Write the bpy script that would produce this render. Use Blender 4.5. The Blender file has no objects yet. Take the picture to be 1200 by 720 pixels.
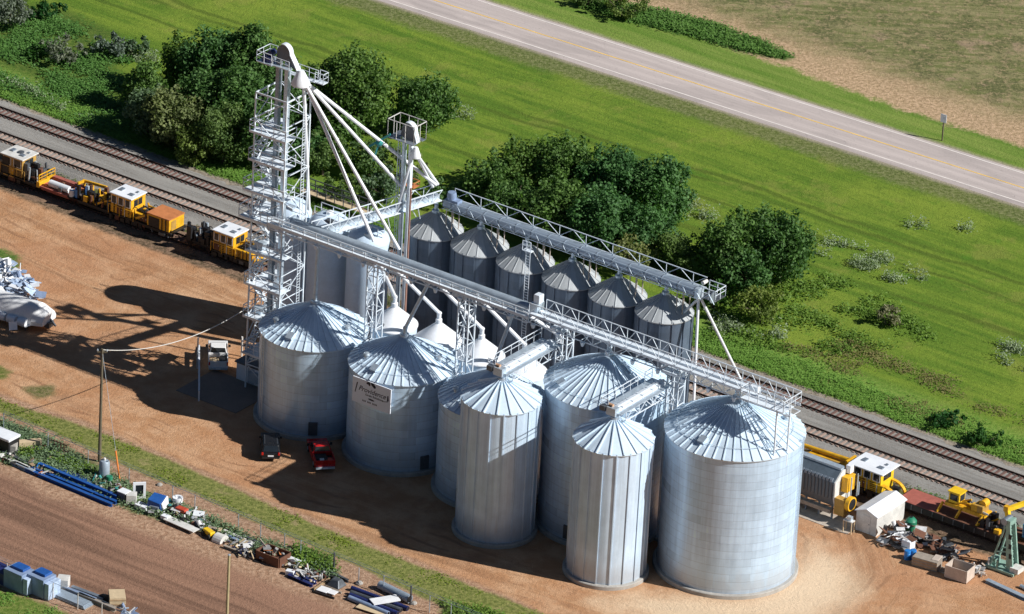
import bpy, math, random
import numpy as np
from mathutils import Vector, Matrix

random.seed(11)
RNG = np.random.default_rng(11)
R = math.radians
SC = bpy.context.scene
COL = SC.collection

# ------------------------------------------------------------------ camera
TH, ROLL, FPX = R(25.8), 0.055, 8000.0
DIST = FPX / 11.5
_f = Vector((0, math.cos(TH), -math.sin(TH)))
_r = Vector((1, 0, 0))
_u = Vector((0, math.sin(TH), math.cos(TH)))
CR = (_r * math.cos(ROLL) + _u * math.sin(ROLL)).normalized()
CU = (_u * math.cos(ROLL) - _r * math.sin(ROLL)).normalized()
CAM = -DIST * _f


def P(px, py, z=0.0):
    """point of the place, at height z, seen at this spot of the photograph"""
    d = _f + CR * ((px - 600) / FPX) - CU * ((py - 360) / FPX)
    return CAM + d * ((z - CAM.z) / d.z)


def proj(p):
    v = Vector(p) - CAM
    k = FPX / v.dot(_f)
    return 600 + k * v.dot(CR), 360 - k * v.dot(CU)


def zat(base, py):
    lo, hi = -5.0, 80.0
    for _ in range(50):
        m = (lo + hi) / 2
        if proj((base.x, base.y, m))[1] > py:
            lo = m
        else:
            hi = m
    return lo


cam_d = bpy.data.cameras.new('camera')
cam = bpy.data.objects.new('camera', cam_d)
COL.objects.link(cam)
M4 = Matrix.Identity(4)
for i in range(3):
    M4[i][0], M4[i][1], M4[i][2], M4[i][3] = CR[i], CU[i], -_f[i], CAM[i]
cam.matrix_world = M4
cam_d.sensor_width = 36
cam_d.sensor_fit = 'HORIZONTAL'
cam_d.lens = FPX * 36 / 1200
cam_d.clip_start = 10
cam_d.clip_end = 20000
SC.camera = cam

# ------------------------------------------------------------------ light
SUN_TO = Vector((220, -71, 0)).normalized() * math.cos(R(37)) + Vector((0, 0, math.sin(R(37))))
sun_d = bpy.data.lights.new('sun', 'SUN')
sun_d.energy = 5.8
sun_d.angle = R(0.5)
sun_d.color = (1.0, 0.97, 0.92)
sun = bpy.data.objects.new('sun', sun_d)
COL.objects.link(sun)
sun.rotation_euler = SUN_TO.to_track_quat('Z', 'Y').to_euler()
sun.location = (60, -40, 80)
w = bpy.data.worlds.new('World')
SC.world = w
w.use_nodes = True
wn = w.node_tree
bg = wn.nodes['Background']
sky = wn.nodes.new('ShaderNodeTexSky')
sky.sky_type = 'NISHITA'
sky.sun_disc = False
sky.sun_elevation = R(37)
sky.sun_rotation = math.atan2(SUN_TO.x, SUN_TO.y)
sky.air_density = 1.3
sky.dust_density = 0.6
tint = wn.nodes.new('ShaderNodeMix')
tint.data_type = 'RGBA'
tint.blend_type = 'MULTIPLY'
tint.inputs[0].default_value = 1.0
tint.inputs[7].default_value = (0.80, 1.0, 1.3, 1)
wn.links.new(sky.outputs[0], tint.inputs[6])
wn.links.new(tint.outputs[2], bg.inputs[0])
bg.inputs[1].default_value = 0.024
SC.view_settings.view_transform = 'Standard'
SC.view_settings.look = 'None'
SC.view_settings.exposure = 0
SC.view_settings.gamma = 1
SC.cycles.max_bounces = 5
SC.cycles.diffuse_bounces = 2
SC.cycles.glossy_bounces = 3
SC.cycles.transmission_bounces = 2
SC.cycles.transparent_max_bounces = 12


# ------------------------------------------------------------------ nodes
class NT:
    def __init__(self, name):
        self.m = bpy.data.materials.new(name)
        self.m.use_nodes = True
        self.t = self.m.node_tree
        self.b = self.t.nodes['Principled BSDF']
        self.out = self.t.nodes['Material Output']
        self._tc = None

    def n(self, kind, **kw):
        o = self.t.nodes.new(kind)
        for k, v in kw.items():
            setattr(o, k, v)
        return o

    def put(self, sock, v):
        if hasattr(v, 'is_output') or isinstance(v, bpy.types.NodeSocket):
            self.t.links.new(v, sock)
        elif isinstance(v, (tuple, list)) and len(v) == 3 and sock.type == 'RGBA':
            sock.default_value = (*v, 1)
        else:
            sock.default_value = v

    def obj(self):
        if not self._tc:
            self._tc = self.n('ShaderNodeTexCoord')
        return self._tc.outputs['Object']

    def attr(self, name, vec=False):
        a = self.n('ShaderNodeAttribute', attribute_name=name)
        return a.outputs['Vector'] if vec else a.outputs['Fac']

    def math(self, op, a, b=0.0, c=0.0, clamp=False):
        o = self.n('ShaderNodeMath', operation=op, use_clamp=clamp)
        self.put(o.inputs[0], a)
        self.put(o.inputs[1], b)
        self.put(o.inputs[2], c)
        return o.outputs[0]

    def noise(self, scale, detail=4.0, rough=0.6, vec=None, dist=0.0):
        o = self.n('ShaderNodeTexNoise')
        self.put(o.inputs['Vector'], vec if vec is not None else self.obj())
        o.inputs['Scale'].default_value = scale
        o.inputs['Detail'].default_value = detail
        o.inputs['Roughness'].default_value = rough
        o.inputs['Distortion'].default_value = dist
        return o.outputs['Fac']

    def scale(self, vec, s, rot=None):
        o = self.n('ShaderNodeMapping')
        self.put(o.inputs['Vector'], vec)
        o.inputs['Scale'].default_value = s
        if rot:
            o.inputs['Rotation'].default_value = rot
        return o.outputs[0]

    def mix(self, f, a, b, mode='MIX'):
        o = self.n('ShaderNodeMix', data_type='RGBA', blend_type=mode)
        self.put(o.inputs[0], f)
        self.put(o.inputs[6], a)
        self.put(o.inputs[7], b)
        return o.outputs[2]

    def ss(self, v, lo, hi):
        o = self.n('ShaderNodeMapRange', interpolation_type='SMOOTHSTEP')
        self.put(o.inputs[0], v)
        o.inputs[1].default_value = lo
        o.inputs[2].default_value = hi
        return o.outputs[0]

    def lin(self, v, lo, hi, a, b):
        o = self.n('ShaderNodeMapRange')
        self.put(o.inputs[0], v)
        o.inputs[1].default_value = lo
        o.inputs[2].default_value = hi
        o.inputs[3].default_value = a
        o.inputs[4].default_value = b
        return o.outputs[0]

    def bump(self, h, strength=0.3, dist=0.05):
        o = self.n('ShaderNodeBump')
        o.inputs['Strength'].default_value = strength
        o.inputs['Distance'].default_value = dist
        self.put(o.inputs['Height'], h)
        self.t.links.new(o.outputs[0], self.b.inputs['Normal'])

    def set(self, **kw):
        for k, v in kw.items():
            self.put(self.b.inputs[k.replace('_', ' ')], v)
        return self.m


def mat(name, col, rough=0.6, metal=0.0, var=0.25, scale=1.5, wear=None, wear_amt=0.45, bump=0.0):
    """painted / weathered surface: broad mottling, fine grime and worn patches"""
    t = NT(name)
    n1 = t.noise(scale, 5, 0.65)
    n2 = t.noise(scale * 7, 4, 0.7)
    k = t.lin(n1, 0.25, 0.75, 1 - var, 1 + var * 0.6)
    k2 = t.lin(n2, 0.3, 0.7, 1 - var * 0.5, 1 + var * 0.4)
    c = t.mix(1.0, col, t.math('MULTIPLY', k, k2), 'MULTIPLY')
    if wear:
        c = t.mix(t.ss(n2, 1 - wear_amt, 1 - wear_amt + 0.15), c, wear)
    t.set(Base_Color=c, Roughness=t.lin(n1, 0.3, 0.7, max(rough - 0.1, 0.05), min(rough + 0.12, 1)), Metallic=metal)
    if bump:
        t.bump(n2, bump, 0.03)
    return t.m


def galv(name, col=(0.50, 0.53, 0.57), metal=0.75, rough=0.42, ring=0.81, npan=20, amp=0.12, streak=True, dark_seam=0.75):
    """galvanised corrugated sheet: staggered sheets of slightly different spangle, seams, water streaks"""
    t = NT(name)
    s = t.n('ShaderNodeSeparateXYZ')
    t.put(s.inputs[0], t.obj())
    ang = t.math('ARCTAN2', s.outputs[1], s.outputs[0])
    zi = t.math('DIVIDE', s.outputs[2], ring)
    row = t.math('FLOOR', zi)
    a2 = t.math('ADD', t.math('MULTIPLY', ang, npan / 6.28318), t.math('MULTIPLY', row, 0.5))
    pan = t.math('FLOOR', a2)
    wn_ = t.n('ShaderNodeTexWhiteNoise', noise_dimensions='2D')
    cv = t.n('ShaderNodeCombineXYZ')
    t.put(cv.inputs[0], pan)
    t.put(cv.inputs[1], row)
    t.put(wn_.inputs['Vector'], cv.outputs[0])
    rnd = wn_.outputs['Value']
    fz = t.math('FRACT', zi)
    seam = t.math('LESS_THAN', fz, 0.07)
    k = t.lin(rnd, 0, 1, 1 - amp, 1 + amp * 0.7)
    k = t.math('MULTIPLY', k, t.math('SUBTRACT', 1.0, t.math('MULTIPLY', seam, 1 - dark_seam)))
    n = t.noise(0.5, 5, 0.65)
    k = t.math('MULTIPLY', k, t.lin(n, 0.3, 0.7, 0.88, 1.08))
    if streak:
        st = t.noise(1.0, 3, 0.6, t.scale(t.obj(), (3.2, 3.2, 0.12)))
        k = t.math('MULTIPLY', k, t.lin(st, 0.35, 0.7, 1.05, 0.86))
    c = t.mix(1.0, col, k, 'MULTIPLY')
    if streak:
        dz = t.math('ADD', s.outputs[2], t.math('MULTIPLY', t.math('SUBTRACT', st, 0.5), 4.0))
        c = t.mix(t.math('MULTIPLY', t.math('SUBTRACT', 1.0, t.ss(dz, 0.6, 3.2)), 0.38), c, (0.26, 0.19, 0.13))
        rs = t.noise(1.0, 4, 0.7, t.scale(t.obj(), (2.6, 2.6, 0.06), (0, 0, 0.7)))
        c = t.mix(t.math('MULTIPLY', t.ss(rs, 0.63, 0.74), 0.30), c, (0.22, 0.21, 0.22))
    t.set(Base_Color=c, Metallic=metal, Roughness=t.lin(rnd, 0, 1, rough - 0.04, rough + 0.07))
    cor = t.math('SINE', t.math('MULTIPLY', s.outputs[2], 6.28318 / 0.101))
    t.bump(t.math('ADD', t.math('MULTIPLY', cor, 0.25), t.math('MULTIPLY', n, 1.0)), 0.18, 0.03)
    return t.m


MT = {}
MT['bin'] = galv('galvanised_sheet', col=(0.60, 0.79, 0.99), metal=0.20, rough=0.30, amp=0.075, dark_seam=0.80)
MT['bin_stiff'] = galv('galvanised_sheet_narrow', col=(0.64, 0.80, 0.97), metal=0.15, rough=0.34, npan=18, ring=60, amp=0.06, dark_seam=1)
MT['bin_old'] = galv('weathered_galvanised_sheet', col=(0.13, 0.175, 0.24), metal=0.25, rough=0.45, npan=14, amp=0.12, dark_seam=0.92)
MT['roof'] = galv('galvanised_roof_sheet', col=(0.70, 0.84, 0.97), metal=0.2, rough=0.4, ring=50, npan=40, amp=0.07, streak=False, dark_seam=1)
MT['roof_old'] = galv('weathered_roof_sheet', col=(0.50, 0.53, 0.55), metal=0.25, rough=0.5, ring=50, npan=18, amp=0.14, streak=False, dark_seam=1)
MT['white_steel'] = mat('white_galvanised_steel', (0.80, 0.88, 0.96), 0.42, 0.1, 0.16, 2.0)
MT['steel'] = mat('light_steel', (0.58, 0.68, 0.77), 0.4, 0.5, 0.2, 2.0)
MT['steel_dark'] = mat('dark_grey_steel', (0.13, 0.145, 0.165), 0.45, 0.45, 0.3, 1.2)
MT['steel_mid'] = mat('blue_grey_steel', (0.30, 0.35, 0.41), 0.42, 0.5, 0.25, 1.5)
MT['white_paint'] = mat('white_paint', (0.84, 0.87, 0.92), 0.4, 0.0, 0.1, 0.7)
MT['tank_white'] = mat('white_tank_paint', (0.62, 0.76, 0.92), 0.42, 0.0, 0.12, 0.5)
MT['white_dirty'] = mat('dirty_white_paint', (0.70, 0.69, 0.66), 0.55, 0.0, 0.25, 1.2, wear=(0.25, 0.18, 0.12), wear_amt=0.3)
MT['concrete'] = mat('concrete', (0.42, 0.40, 0.37), 0.85, 0, 0.25, 0.9, bump=0.4)
MT['slab'] = mat('grey_slab', (0.25, 0.20, 0.165), 0.85, 0, 0.2, 0.5, bump=0.3)
MT['yellow'] = mat('yellow_machine_paint', (0.84, 0.45, 0.02), 0.5, 0, 0.35, 1.3, wear=(0.09, 0.05, 0.025), wear_amt=0.42)
MT['yellow_bright'] = mat('bright_yellow_paint', (0.90, 0.58, 0.02), 0.45, 0, 0.25, 1.6, wear=(0.25, 0.12, 0.03), wear_amt=0.34)
MT['ochre'] = mat('ochre_dirty_paint', (0.50, 0.30, 0.07), 0.6, 0, 0.3, 1.6, wear=(0.10, 0.06, 0.03), wear_amt=0.4)
MT['rust'] = mat('rusty_steel', (0.17, 0.075, 0.045), 0.85, 0.1, 0.4, 2.0, bump=0.4)
MT['rust_orange'] = mat('orange_rust', (0.55, 0.20, 0.07), 0.8, 0.0, 0.25, 2.0)
MT['red_deck'] = mat('red_oxide_deck', (0.40, 0.12, 0.09), 0.8, 0.0, 0.25, 1.5)
MT['black'] = mat('black_greasy_steel', (0.022, 0.022, 0.025), 0.5, 0.2, 0.4, 2.5)
MT['rubber'] = mat('black_rubber', (0.02, 0.02, 0.02), 0.85, 0, 0.3, 3)
MT['glass'] = mat('dark_glass', (0.02, 0.026, 0.034), 0.08, 0, 0.2, 1.0)
MT['blue'] = mat('blue_paint', (0.02, 0.10, 0.36), 0.45, 0, 0.25, 1.4, wear=(0.10, 0.12, 0.2), wear_amt=0.3)
MT['blue_dark'] = mat('dark_blue_paint', (0.02, 0.03, 0.13), 0.45, 0, 0.3, 1.4)
MT['blue_bright'] = mat('bright_blue_plastic', (0.03, 0.22, 0.62), 0.4, 0, 0.2, 1.4)
MT['blue_pale'] = mat('pale_blue_grey_sheet', (0.24, 0.32, 0.48), 0.5, 0.0, 0.25, 1.4)
MT['mint'] = mat('mint_green_paint', (0.30, 0.47, 0.40), 0.5, 0.1, 0.3, 1.6, wear=(0.06, 0.12, 0.10), wear_amt=0.4)
MT['teal'] = mat('teal_paint', (0.03, 0.25, 0.25), 0.5, 0.1, 0.2, 1.6)
MT['green'] = mat('green_plastic', (0.02, 0.22, 0.12), 0.5, 0, 0.2, 1.6)
MT['wood'] = mat('weathered_wood', (0.42, 0.29, 0.17), 0.85, 0, 0.3, 2.0, bump=0.4)
MT['wood_pale'] = mat('pale_timber', (0.60, 0.47, 0.30), 0.8, 0, 0.2, 2.0)
MT['wood_grey'] = mat('greyed_timber', (0.34, 0.29, 0.24), 0.9, 0, 0.3, 2.0)
MT['pole_wood'] = mat('creosoted_pole_wood', (0.14, 0.12, 0.08), 0.9, 0, 0.3, 2.0)
MT['tie'] = mat('railway_tie_wood', (0.17, 0.095, 0.08), 0.9, 0, 0.35, 1.2)
MT['tie_pale'] = mat('weathered_tie_wood', (0.40, 0.29, 0.24), 0.9, 0, 0.3, 1.2)
MT['rail'] = mat('rusty_rail', (0.045, 0.024, 0.018), 0.7, 0.3, 0.3, 1.0)
MT['red_car'] = mat('red_car_paint', (0.52, 0.012, 0.012), 0.25, 0, 0.1, 1.0)
MT['black_car'] = mat('black_car_paint', (0.010, 0.011, 0.014), 0.3, 0.0, 0.1, 1.0)
MT['white_car'] = mat('white_car_paint', (0.80, 0.80, 0.80), 0.25, 0, 0.06, 1.0)
MT['tail_red'] = mat('red_lamp_lens', (0.6, 0.02, 0.015), 0.2, 0, 0.1, 3)
MT['red'] = mat('faded_red_paint', (0.55, 0.08, 0.04), 0.5, 0, 0.25, 2)
MT['orange'] = mat('orange_marker', (0.80, 0.24, 0.05), 0.5, 0, 0.1, 2)
MT['beige'] = mat('beige_paint', (0.58, 0.49, 0.42), 0.6, 0, 0.2, 1.5)
MT['ink'] = mat('dark_sign_ink', (0.02, 0.02, 0.045), 0.6, 0, 0.1, 3)
MT['sign_white'] = mat('white_sign_board', (0.86, 0.91, 1.0), 0.5, 0, 0.04, 0.8)
MT['cable'] = mat('pale_cable', (0.70, 0.68, 0.64), 0.5, 0.1, 0.1, 3)
MT['culvert'] = mat('blue_grey_pipe', (0.38, 0.46, 0.55), 0.5, 0.3, 0.15, 2)
MT['skin_tarp'] = mat('white_tarpaulin', (0.82, 0.83, 0.85), 0.55, 0, 0.12, 1.0)
MT['litter_blue'] = mat('blue_white_sheeting', (0.50, 0.62, 0.80), 0.5, 0, 0.35, 3.0, wear=(0.12, 0.25, 0.6), wear_amt=0.45)
MT['scrap'] = mat('mixed_scrap_metal', (0.42, 0.42, 0.42), 0.55, 0.3, 0.5, 3.0, wear=(0.10, 0.06, 0.04), wear_amt=0.45)
MT['scrap_white'] = mat('white_scrap_sheet', (0.72, 0.72, 0.72), 0.5, 0.1, 0.3, 3.0)


def chain_mat():
    t = NT('chain_link_mesh')
    s = t.n('ShaderNodeSeparateXYZ')
    t.put(s.inputs[0], t.obj())
    a = t.math('FRACT', t.math('MULTIPLY', t.math('ADD', s.outputs[0], s.outputs[2]), 11.0))
    b = t.math('FRACT', t.math('MULTIPLY', t.math('SUBTRACT', s.outputs[0], s.outputs[2]), 11.0))
    m = t.math('MAXIMUM', t.math('LESS_THAN', a, 0.055), t.math('LESS_THAN', b, 0.055))
    t.set(Base_Color=(0.5, 0.53, 0.55), Metallic=0.4, Roughness=0.5, Alpha=m)
    return t.m


MT['chain'] = chain_mat()
MT['housing'] = mat('grey_belt_cover', (0.42, 0.50, 0.58), 0.4, 0.3, 0.2, 0.8)


# ------------------------------------------------------------------ meshes
class MB:
    """collects shapes for ONE mesh object"""

    def __init__(self, rot=None):
        self.v, self.f = [], []

    def add(self, vs, fs):
        o = len(self.v)
        self.v += [tuple(p) for p in vs]
        self.f += [tuple(i + o for i in f) for f in fs]
        return self

    def bx(self, x0, x1, y0, y1, z0, z1):
        vs = [(x0, y0, z0), (x1, y0, z0), (x1, y1, z0), (x0, y1, z0), (x0, y0, z1), (x1, y0, z1), (x1, y1, z1), (x0, y1, z1)]
        return self.add(vs, [(3, 2, 1, 0), (4, 5, 6, 7), (0, 1, 5, 4), (1, 2, 6, 5), (2, 3, 7, 6), (3, 0, 4, 7)])

    def hexa(self, b, t):
        """solid between bottom quad b and top quad t (both counter-clockwise from above)"""
        return self.add(list(b) + list(t), [(3, 2, 1, 0), (4, 5, 6, 7), (0, 1, 5, 4), (1, 2, 6, 5), (2, 3, 7, 6), (3, 0, 4, 7)])

    def bar(self, a, b, w, h=None):
        a, b = Vector(a), Vector(b)
        h = w if h is None else h
        d = (b - a)
        if d.length < 1e-6:
            return self
        d.normalize()
        s = d.cross(Vector((0, 0, 1)))
        if s.length < 1e-4:
            s = Vector((1, 0, 0))
        s.normalize()
        n = s.cross(d)
        s, n = s * w / 2, n * h / 2
        q = [a - s - n, a + s - n, a + s + n, a - s + n, b - s - n, b + s - n, b + s + n, b - s + n]
        return self.add(q, [(0, 1, 2, 3), (7, 6, 5, 4), (1, 0, 4, 5), (2, 1, 5, 6), (3, 2, 6, 7), (0, 3, 7, 4)])

    def tube(self, a, b, r, n=8, r2=None):
        a, b = Vector(a), Vector(b)
        r2 = r if r2 is None else r2
        d = (b - a).normalized()
        s = d.cross(Vector((0, 0, 1)))
        if s.length < 1e-4:
            s = Vector((1, 0, 0))
        s.normalize()
        m = d.cross(s)
        vs = []
        for c, rr in ((a, r), (b, r2)):
            for k in range(n):
                t = 2 * math.pi * k / n
                vs.append(c + (s * math.cos(t) + m * math.sin(t)) * rr)
        fs = [(k, (k + 1) % n, n + (k + 1) % n, n + k) for k in range(n)]
        fs += [tuple(range(n))[::-1], tuple(range(n, 2 * n))]
        return self.add(vs, fs)

    def path(self, pts, r, n=6):
        for a, b in zip(pts, pts[1:]):
            self.tube(a, b, r, n)
        return self

    def lathe(self, prof, n=32, c=(0, 0, 0), cap=True, a0=0.0):
        c = Vector(c)
        vs = []
        for r, z in prof:
            for k in range(n):
                t = a0 + 2 * math.pi * k / n
                vs.append((c.x + r * math.cos(t), c.y + r * math.sin(t), c.z + z))
        fs = []
        for i in range(len(prof) - 1):
            for k in range(n):
                k2 = (k + 1) % n
                fs.append((i * n + k, i * n + k2, (i + 1) * n + k2, (i + 1) * n + k))
        if cap:
            fs.append(tuple(range(n))[::-1])
            m = (len(prof) - 1) * n
            fs.append(tuple(range(m, m + n)))
        return self.add(vs, fs)

    def prism(self, pts, axis, a, b):
        """closed outline pts swept along axis ('x','y' or 'z') from a to b"""
        n = len(pts)

        def q(p, t):
            return {'x': (t, p[0], p[1]), 'y': (p[0], t, p[1]), 'z': (p[0], p[1], t)}[axis]
        vs = [q(p, a) for p in pts] + [q(p, b) for p in pts]
        fs = [(k, (k + 1) % n, n + (k + 1) % n, n + k) for k in range(n)]
        fs += [tuple(range(n))[::-1], tuple(range(n, 2 * n))]
        return self.add(vs, fs)

    def wheel(self, c, r, w, axis='x', n=16):
        c = Vector(c)
        d = Vector((1, 0, 0)) if axis == 'x' else Vector((0, 1, 0))
        return self.tube(c - d * w / 2, c + d * w / 2, r, n)

    def build(self, name, m, parent=None, origin=None, smooth=38, bevel=0.0):
        me = bpy.data.meshes.new(name)
        vs = self.v
        if origin is not None:
            o = Vector(origin)
            vs = [(p[0] - o.x, p[1] - o.y, p[2] - o.z) for p in vs]
        me.from_pydata(vs, [], self.f)
        me.validate()
        bm = __import__('bmesh').new()
        bm.from_mesh(me)
        __import__('bmesh').ops.recalc_face_normals(bm, faces=bm.faces)
        bm.to_mesh(me)
        bm.free()
        me.materials.append(MT[m] if isinstance(m, str) else m)
        if smooth:
            me.polygons.foreach_set('use_smooth', [True] * len(me.polygons))
            me.set_sharp_from_angle(angle=R(smooth))
        ob = bpy.data.objects.new(name, me)
        COL.objects.link(ob)
        if parent is not None:
            ob.parent = parent
        elif origin is not None:
            ob.location = origin
        if bevel:
            b = ob.modifiers.new('bevel', 'BEVEL')
            b.width = bevel
            b.segments = 2
            b.limit_method = 'ANGLE'
        return ob


def tag(o, label=None, cat=None, group=None, kind=None):
    for k, v in (('label', label), ('category', cat), ('group', group), ('kind', kind)):
        if v:
            o[k] = v
    return o


def thing(name, label, cat, loc=(0, 0, 0), rotz=0.0, group=None):
    o = bpy.data.objects.new(name, None)
    COL.objects.link(o)
    o.empty_display_size = 0.5
    o.location = loc
    o.rotation_euler = (0, 0, rotz)
    return tag(o, label, cat, group, 'thing')


def dup(root, loc, rotz=None, label=None, scale=None):
    def cp(o, par):
        c = o.copy()
        COL.objects.link(c)
        c.parent = par
        for ch in list(o.children):
            cp(ch, c)
        return c
    r = cp(root, None)
    r.location = loc
    if rotz is not None:
        r.rotation_euler = (0, 0, rotz)
    if scale is not None:
        r.scale = scale
    if label:
        r['label'] = label
    return r


# ------------------------------------------------------------------ directions of the place
_a, _b = P(0, 158, .45), P(1200, 594.5, .45)
U = (_b - _a)
U.z = 0
U.normalize()                                   # along the railway, towards the right front
V = Vector((-U.y, U.x, 0))                      # away from the camera, towards the highway
ANG = math.atan2(U.y, U.x)
O_NEAR = P(600, 376.8, .45)
O_NEAR.z = 0


def uv(p):
    d = Vector((p[0], p[1], 0)) - O_NEAR
    return d.dot(U), d.dot(V)


def UVp(u, v, z=0.0):
    q = O_NEAR + U * u + V * v
    return Vector((q.x, q.y, z))


V_FAR = uv(P(600, 346.5, .45))[1]
V_SID = uv(P(600, 421.5, .45))[1]
H0, H1 = P(455, 0), P(1200, 240)
H2, H3 = P(553, 0), P(1200, 204)
HC0, HC1 = (H0 + H2) / 2, (H1 + H3) / 2
HD = (HC1 - HC0)
HD.z = 0
HD.normalize()
HN = Vector((-HD.y, HD.x, 0))
HW0 = abs((H2 - H0).dot(HN)) / 2
HW1 = abs((H3 - H1).dot(HN)) / 2
print('ANG', math.degrees(ANG), 'VFAR', V_FAR, 'VSID', V_SID, 'HW', HW0, HW1, 'hwang', math.degrees(math.atan2(HD.y, HD.x)))
# =================================================================== GROUND
def sdf(pts, X, Y):
    """signed distance in metres (inside > 0) to a polygon"""
    d = np.full(X.shape, 1e9)
    ins = np.zeros(X.shape, bool)
    n = len(pts)
    for i in range(n):
        x0, y0 = pts[i]
        x1, y1 = pts[(i + 1) % n]
        ex, ey = x1 - x0, y1 - y0
        t = np.clip(((X - x0) * ex + (Y - y0) * ey) / (ex * ex + ey * ey + 1e-9), 0, 1)
        d = np.minimum(d, np.hypot(X - x0 - t * ex, Y - y0 - t * ey))
        c = ((y0 > Y) != (y1 > Y)) & (X < (x1 - x0) * (Y - y0) / (y1 - y0 + 1e-12) + x0)
        ins ^= c
    return np.where(ins, d, -d)


def polyline(pts, X, Y):
    """arc length and signed offset of the nearest place on a line"""
    best = np.full(X.shape, 1e9)
    S = np.zeros(X.shape)
    Dd = np.zeros(X.shape)
    acc = 0.0
    for (x0, y0), (x1, y1) in zip(pts, pts[1:]):
        ex, ey = x1 - x0, y1 - y0
        L = math.hypot(ex, ey)
        t = np.clip(((X - x0) * ex + (Y - y0) * ey) / (L * L), 0, 1)
        dd = np.hypot(X - x0 - t * ex, Y - y0 - t * ey)
        sg = np.sign(ex * (Y - y0) - ey * (X - x0))
        m = dd < best
        best[m] = dd[m]
        S[m] = (acc + t * L)[m]
        Dd[m] = (dd * sg)[m]
        acc += L
    return S, Dd, best


def gp(pts):
    return [(P(x, y).x, P(x, y).y) for x, y in pts]


def axis(lo, hi, step, far):
    a = list(np.arange(lo, hi + 1e-6, step))
    k = step
    while a[-1] < far:
        k *= 1.6
        a.append(a[-1] + k)
    k = step
    while a[0] > -far:
        k *= 1.6
        a.insert(0, a[0] - k)
    return np.array(a)


gx, gy = axis(-66, 66, 0.55, 4000), axis(-92, 96, 0.55, 4000)
GX, GY = np.meshgrid(gx, gy)
nx, ny = len(gx), len(gy)
verts = np.stack([GX.ravel(), GY.ravel(), np.zeros(nx * ny)], 1)
idx = np.arange(nx * ny).reshape(ny, nx)
quads = np.stack([idx[:-1, :-1], idx[:-1, 1:], idx[1:, 1:], idx[1:, :-1]], -1).reshape(-1, 4)
gme = bpy.data.meshes.new('ground')
gme.from_pydata(verts.tolist(), [], quads.tolist())
X, Y = GX.ravel(), GY.ravel()
POLY = {
    'yard': [(-90, 195), (0, 222), (150, 283), (300, 337), (520, 418), (940, 572), (1290, 700), (1320, 900), (800, 850), (680, 742), (600, 700), (450, 642), (330, 592), (200, 535), (100, 494), (30, 472), (-90, 430)],
    'strip': [(-90, 436), (30, 479), (100, 500), (200, 540), (330, 598), (450, 648), (600, 705), (760, 770), (640, 770), (560, 727), (480, 694), (420, 664), (330, 626), (230, 580), (150, 549), (60, 506), (-90, 452)],
    'weeds': [(-90, 470), (0, 492), (60, 515), (151, 566), (280, 622), (330, 642), (392, 667), (396, 680), (340, 668), (280, 640), (235, 620), (150, 597), (100, 575), (40, 550), (-90, 520)],
    'weeds2': [(515, 706), (560, 716), (610, 735), (640, 780), (520, 740)],
    'lowroad': [(-90, 520), (0, 553), (60, 583), (130, 607), (190, 632), (250, 655), (330, 688), (400, 712), (540, 790), (230, 830), (140, 740), (100, 700), (40, 672), (-90, 630)],
    'verge': [(-90, 665), (0, 690), (50, 706), (90, 724), (150, 790), (60, 850), (-90, 800)],
    'field': [(560, -300), (610, -40), (690, 4), (770, 28), (900, 72), (1000, 108), (1110, 146), (1200, 172), (1320, 212), (1700, 300), (1700, -300)],
    'hedge': [(640, -40), (700, 0), (760, 10), (830, 26), (900, 52), (928, 66), (920, 70), (860, 58), (800, 40), (740, 26), (680, 8)],
    'patch1': [(-60, 420), (-10, 425), (12, 436), (6, 446), (-30, 442)],
    'patch2': [(-60, 285), (0, 292), (22, 300), (26, 312), (10, 322), (-60, 310)],
    'pale': [(880, 700), (940, 660), (952, 640), (985, 655), (1010, 690), (960, 730), (800, 735), (700, 705), (790, 700)],
    'scruff': [(-60, 20), (60, 0), (140, 40), (150, 90), (145, 135), (110, 150), (0, 108), (-60, 90)],
    'dark1': [(30, 455), (60, 452), (70, 462), (44, 468)],
}
ATT = {k: sdf(gp(p), X, Y) for k, p in POLY.items()}
uu = (X - O_NEAR.x) * U.x + (Y - O_NEAR.y) * U.y
vv = (X - O_NEAR.x) * V.x + (Y - O_NEAR.y) * V.y
hv = (X - HC0.x) * HN.x + (Y - HC0.y) * HN.y
paths = [
    gp([(-200, 400), (0, 455), (150, 515), (300, 575), (450, 632), (600, 685), (760, 735), (880, 745), (965, 715), (1000, 670), (985, 625), (940, 595)]),
    gp([(-120, 200), (0, 262), (100, 308), (200, 345), (300, 385), (420, 430)]),
    gp([(-200, 500), (0, 590), (150, 650), (300, 705), (500, 800)]),
    gp([(1010, 760), (1060, 690), (1130, 705), (1300, 760)]),
]
bestd = np.full(X.shape, 1e9)
FS = np.zeros(X.shape)
FD = np.zeros(X.shape)
for k, pl in enumerate(paths):
    S_, D_, B_ = polyline(pl, X, Y)
    m = B_ < bestd
    bestd[m] = B_[m]
    FS[m] = S_[m] + 300 * k
    FD[m] = D_[m] + 60 * k
for k, a in ATT.items():
    at = gme.attributes.new('sd_' + k, 'FLOAT', 'POINT')
    at.data.foreach_set('value', np.clip(a, -50, 50).astype(np.float32))
for nm, arr in (('uvw', np.stack([uu, vv, hv], 1)), ('flow', np.stack([FS, FD, bestd], 1))):
    at = gme.attributes.new(nm, 'FLOAT_VECTOR', 'POINT')
    at.data.foreach_set('vector', arr.astype(np.float32).ravel())


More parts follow.
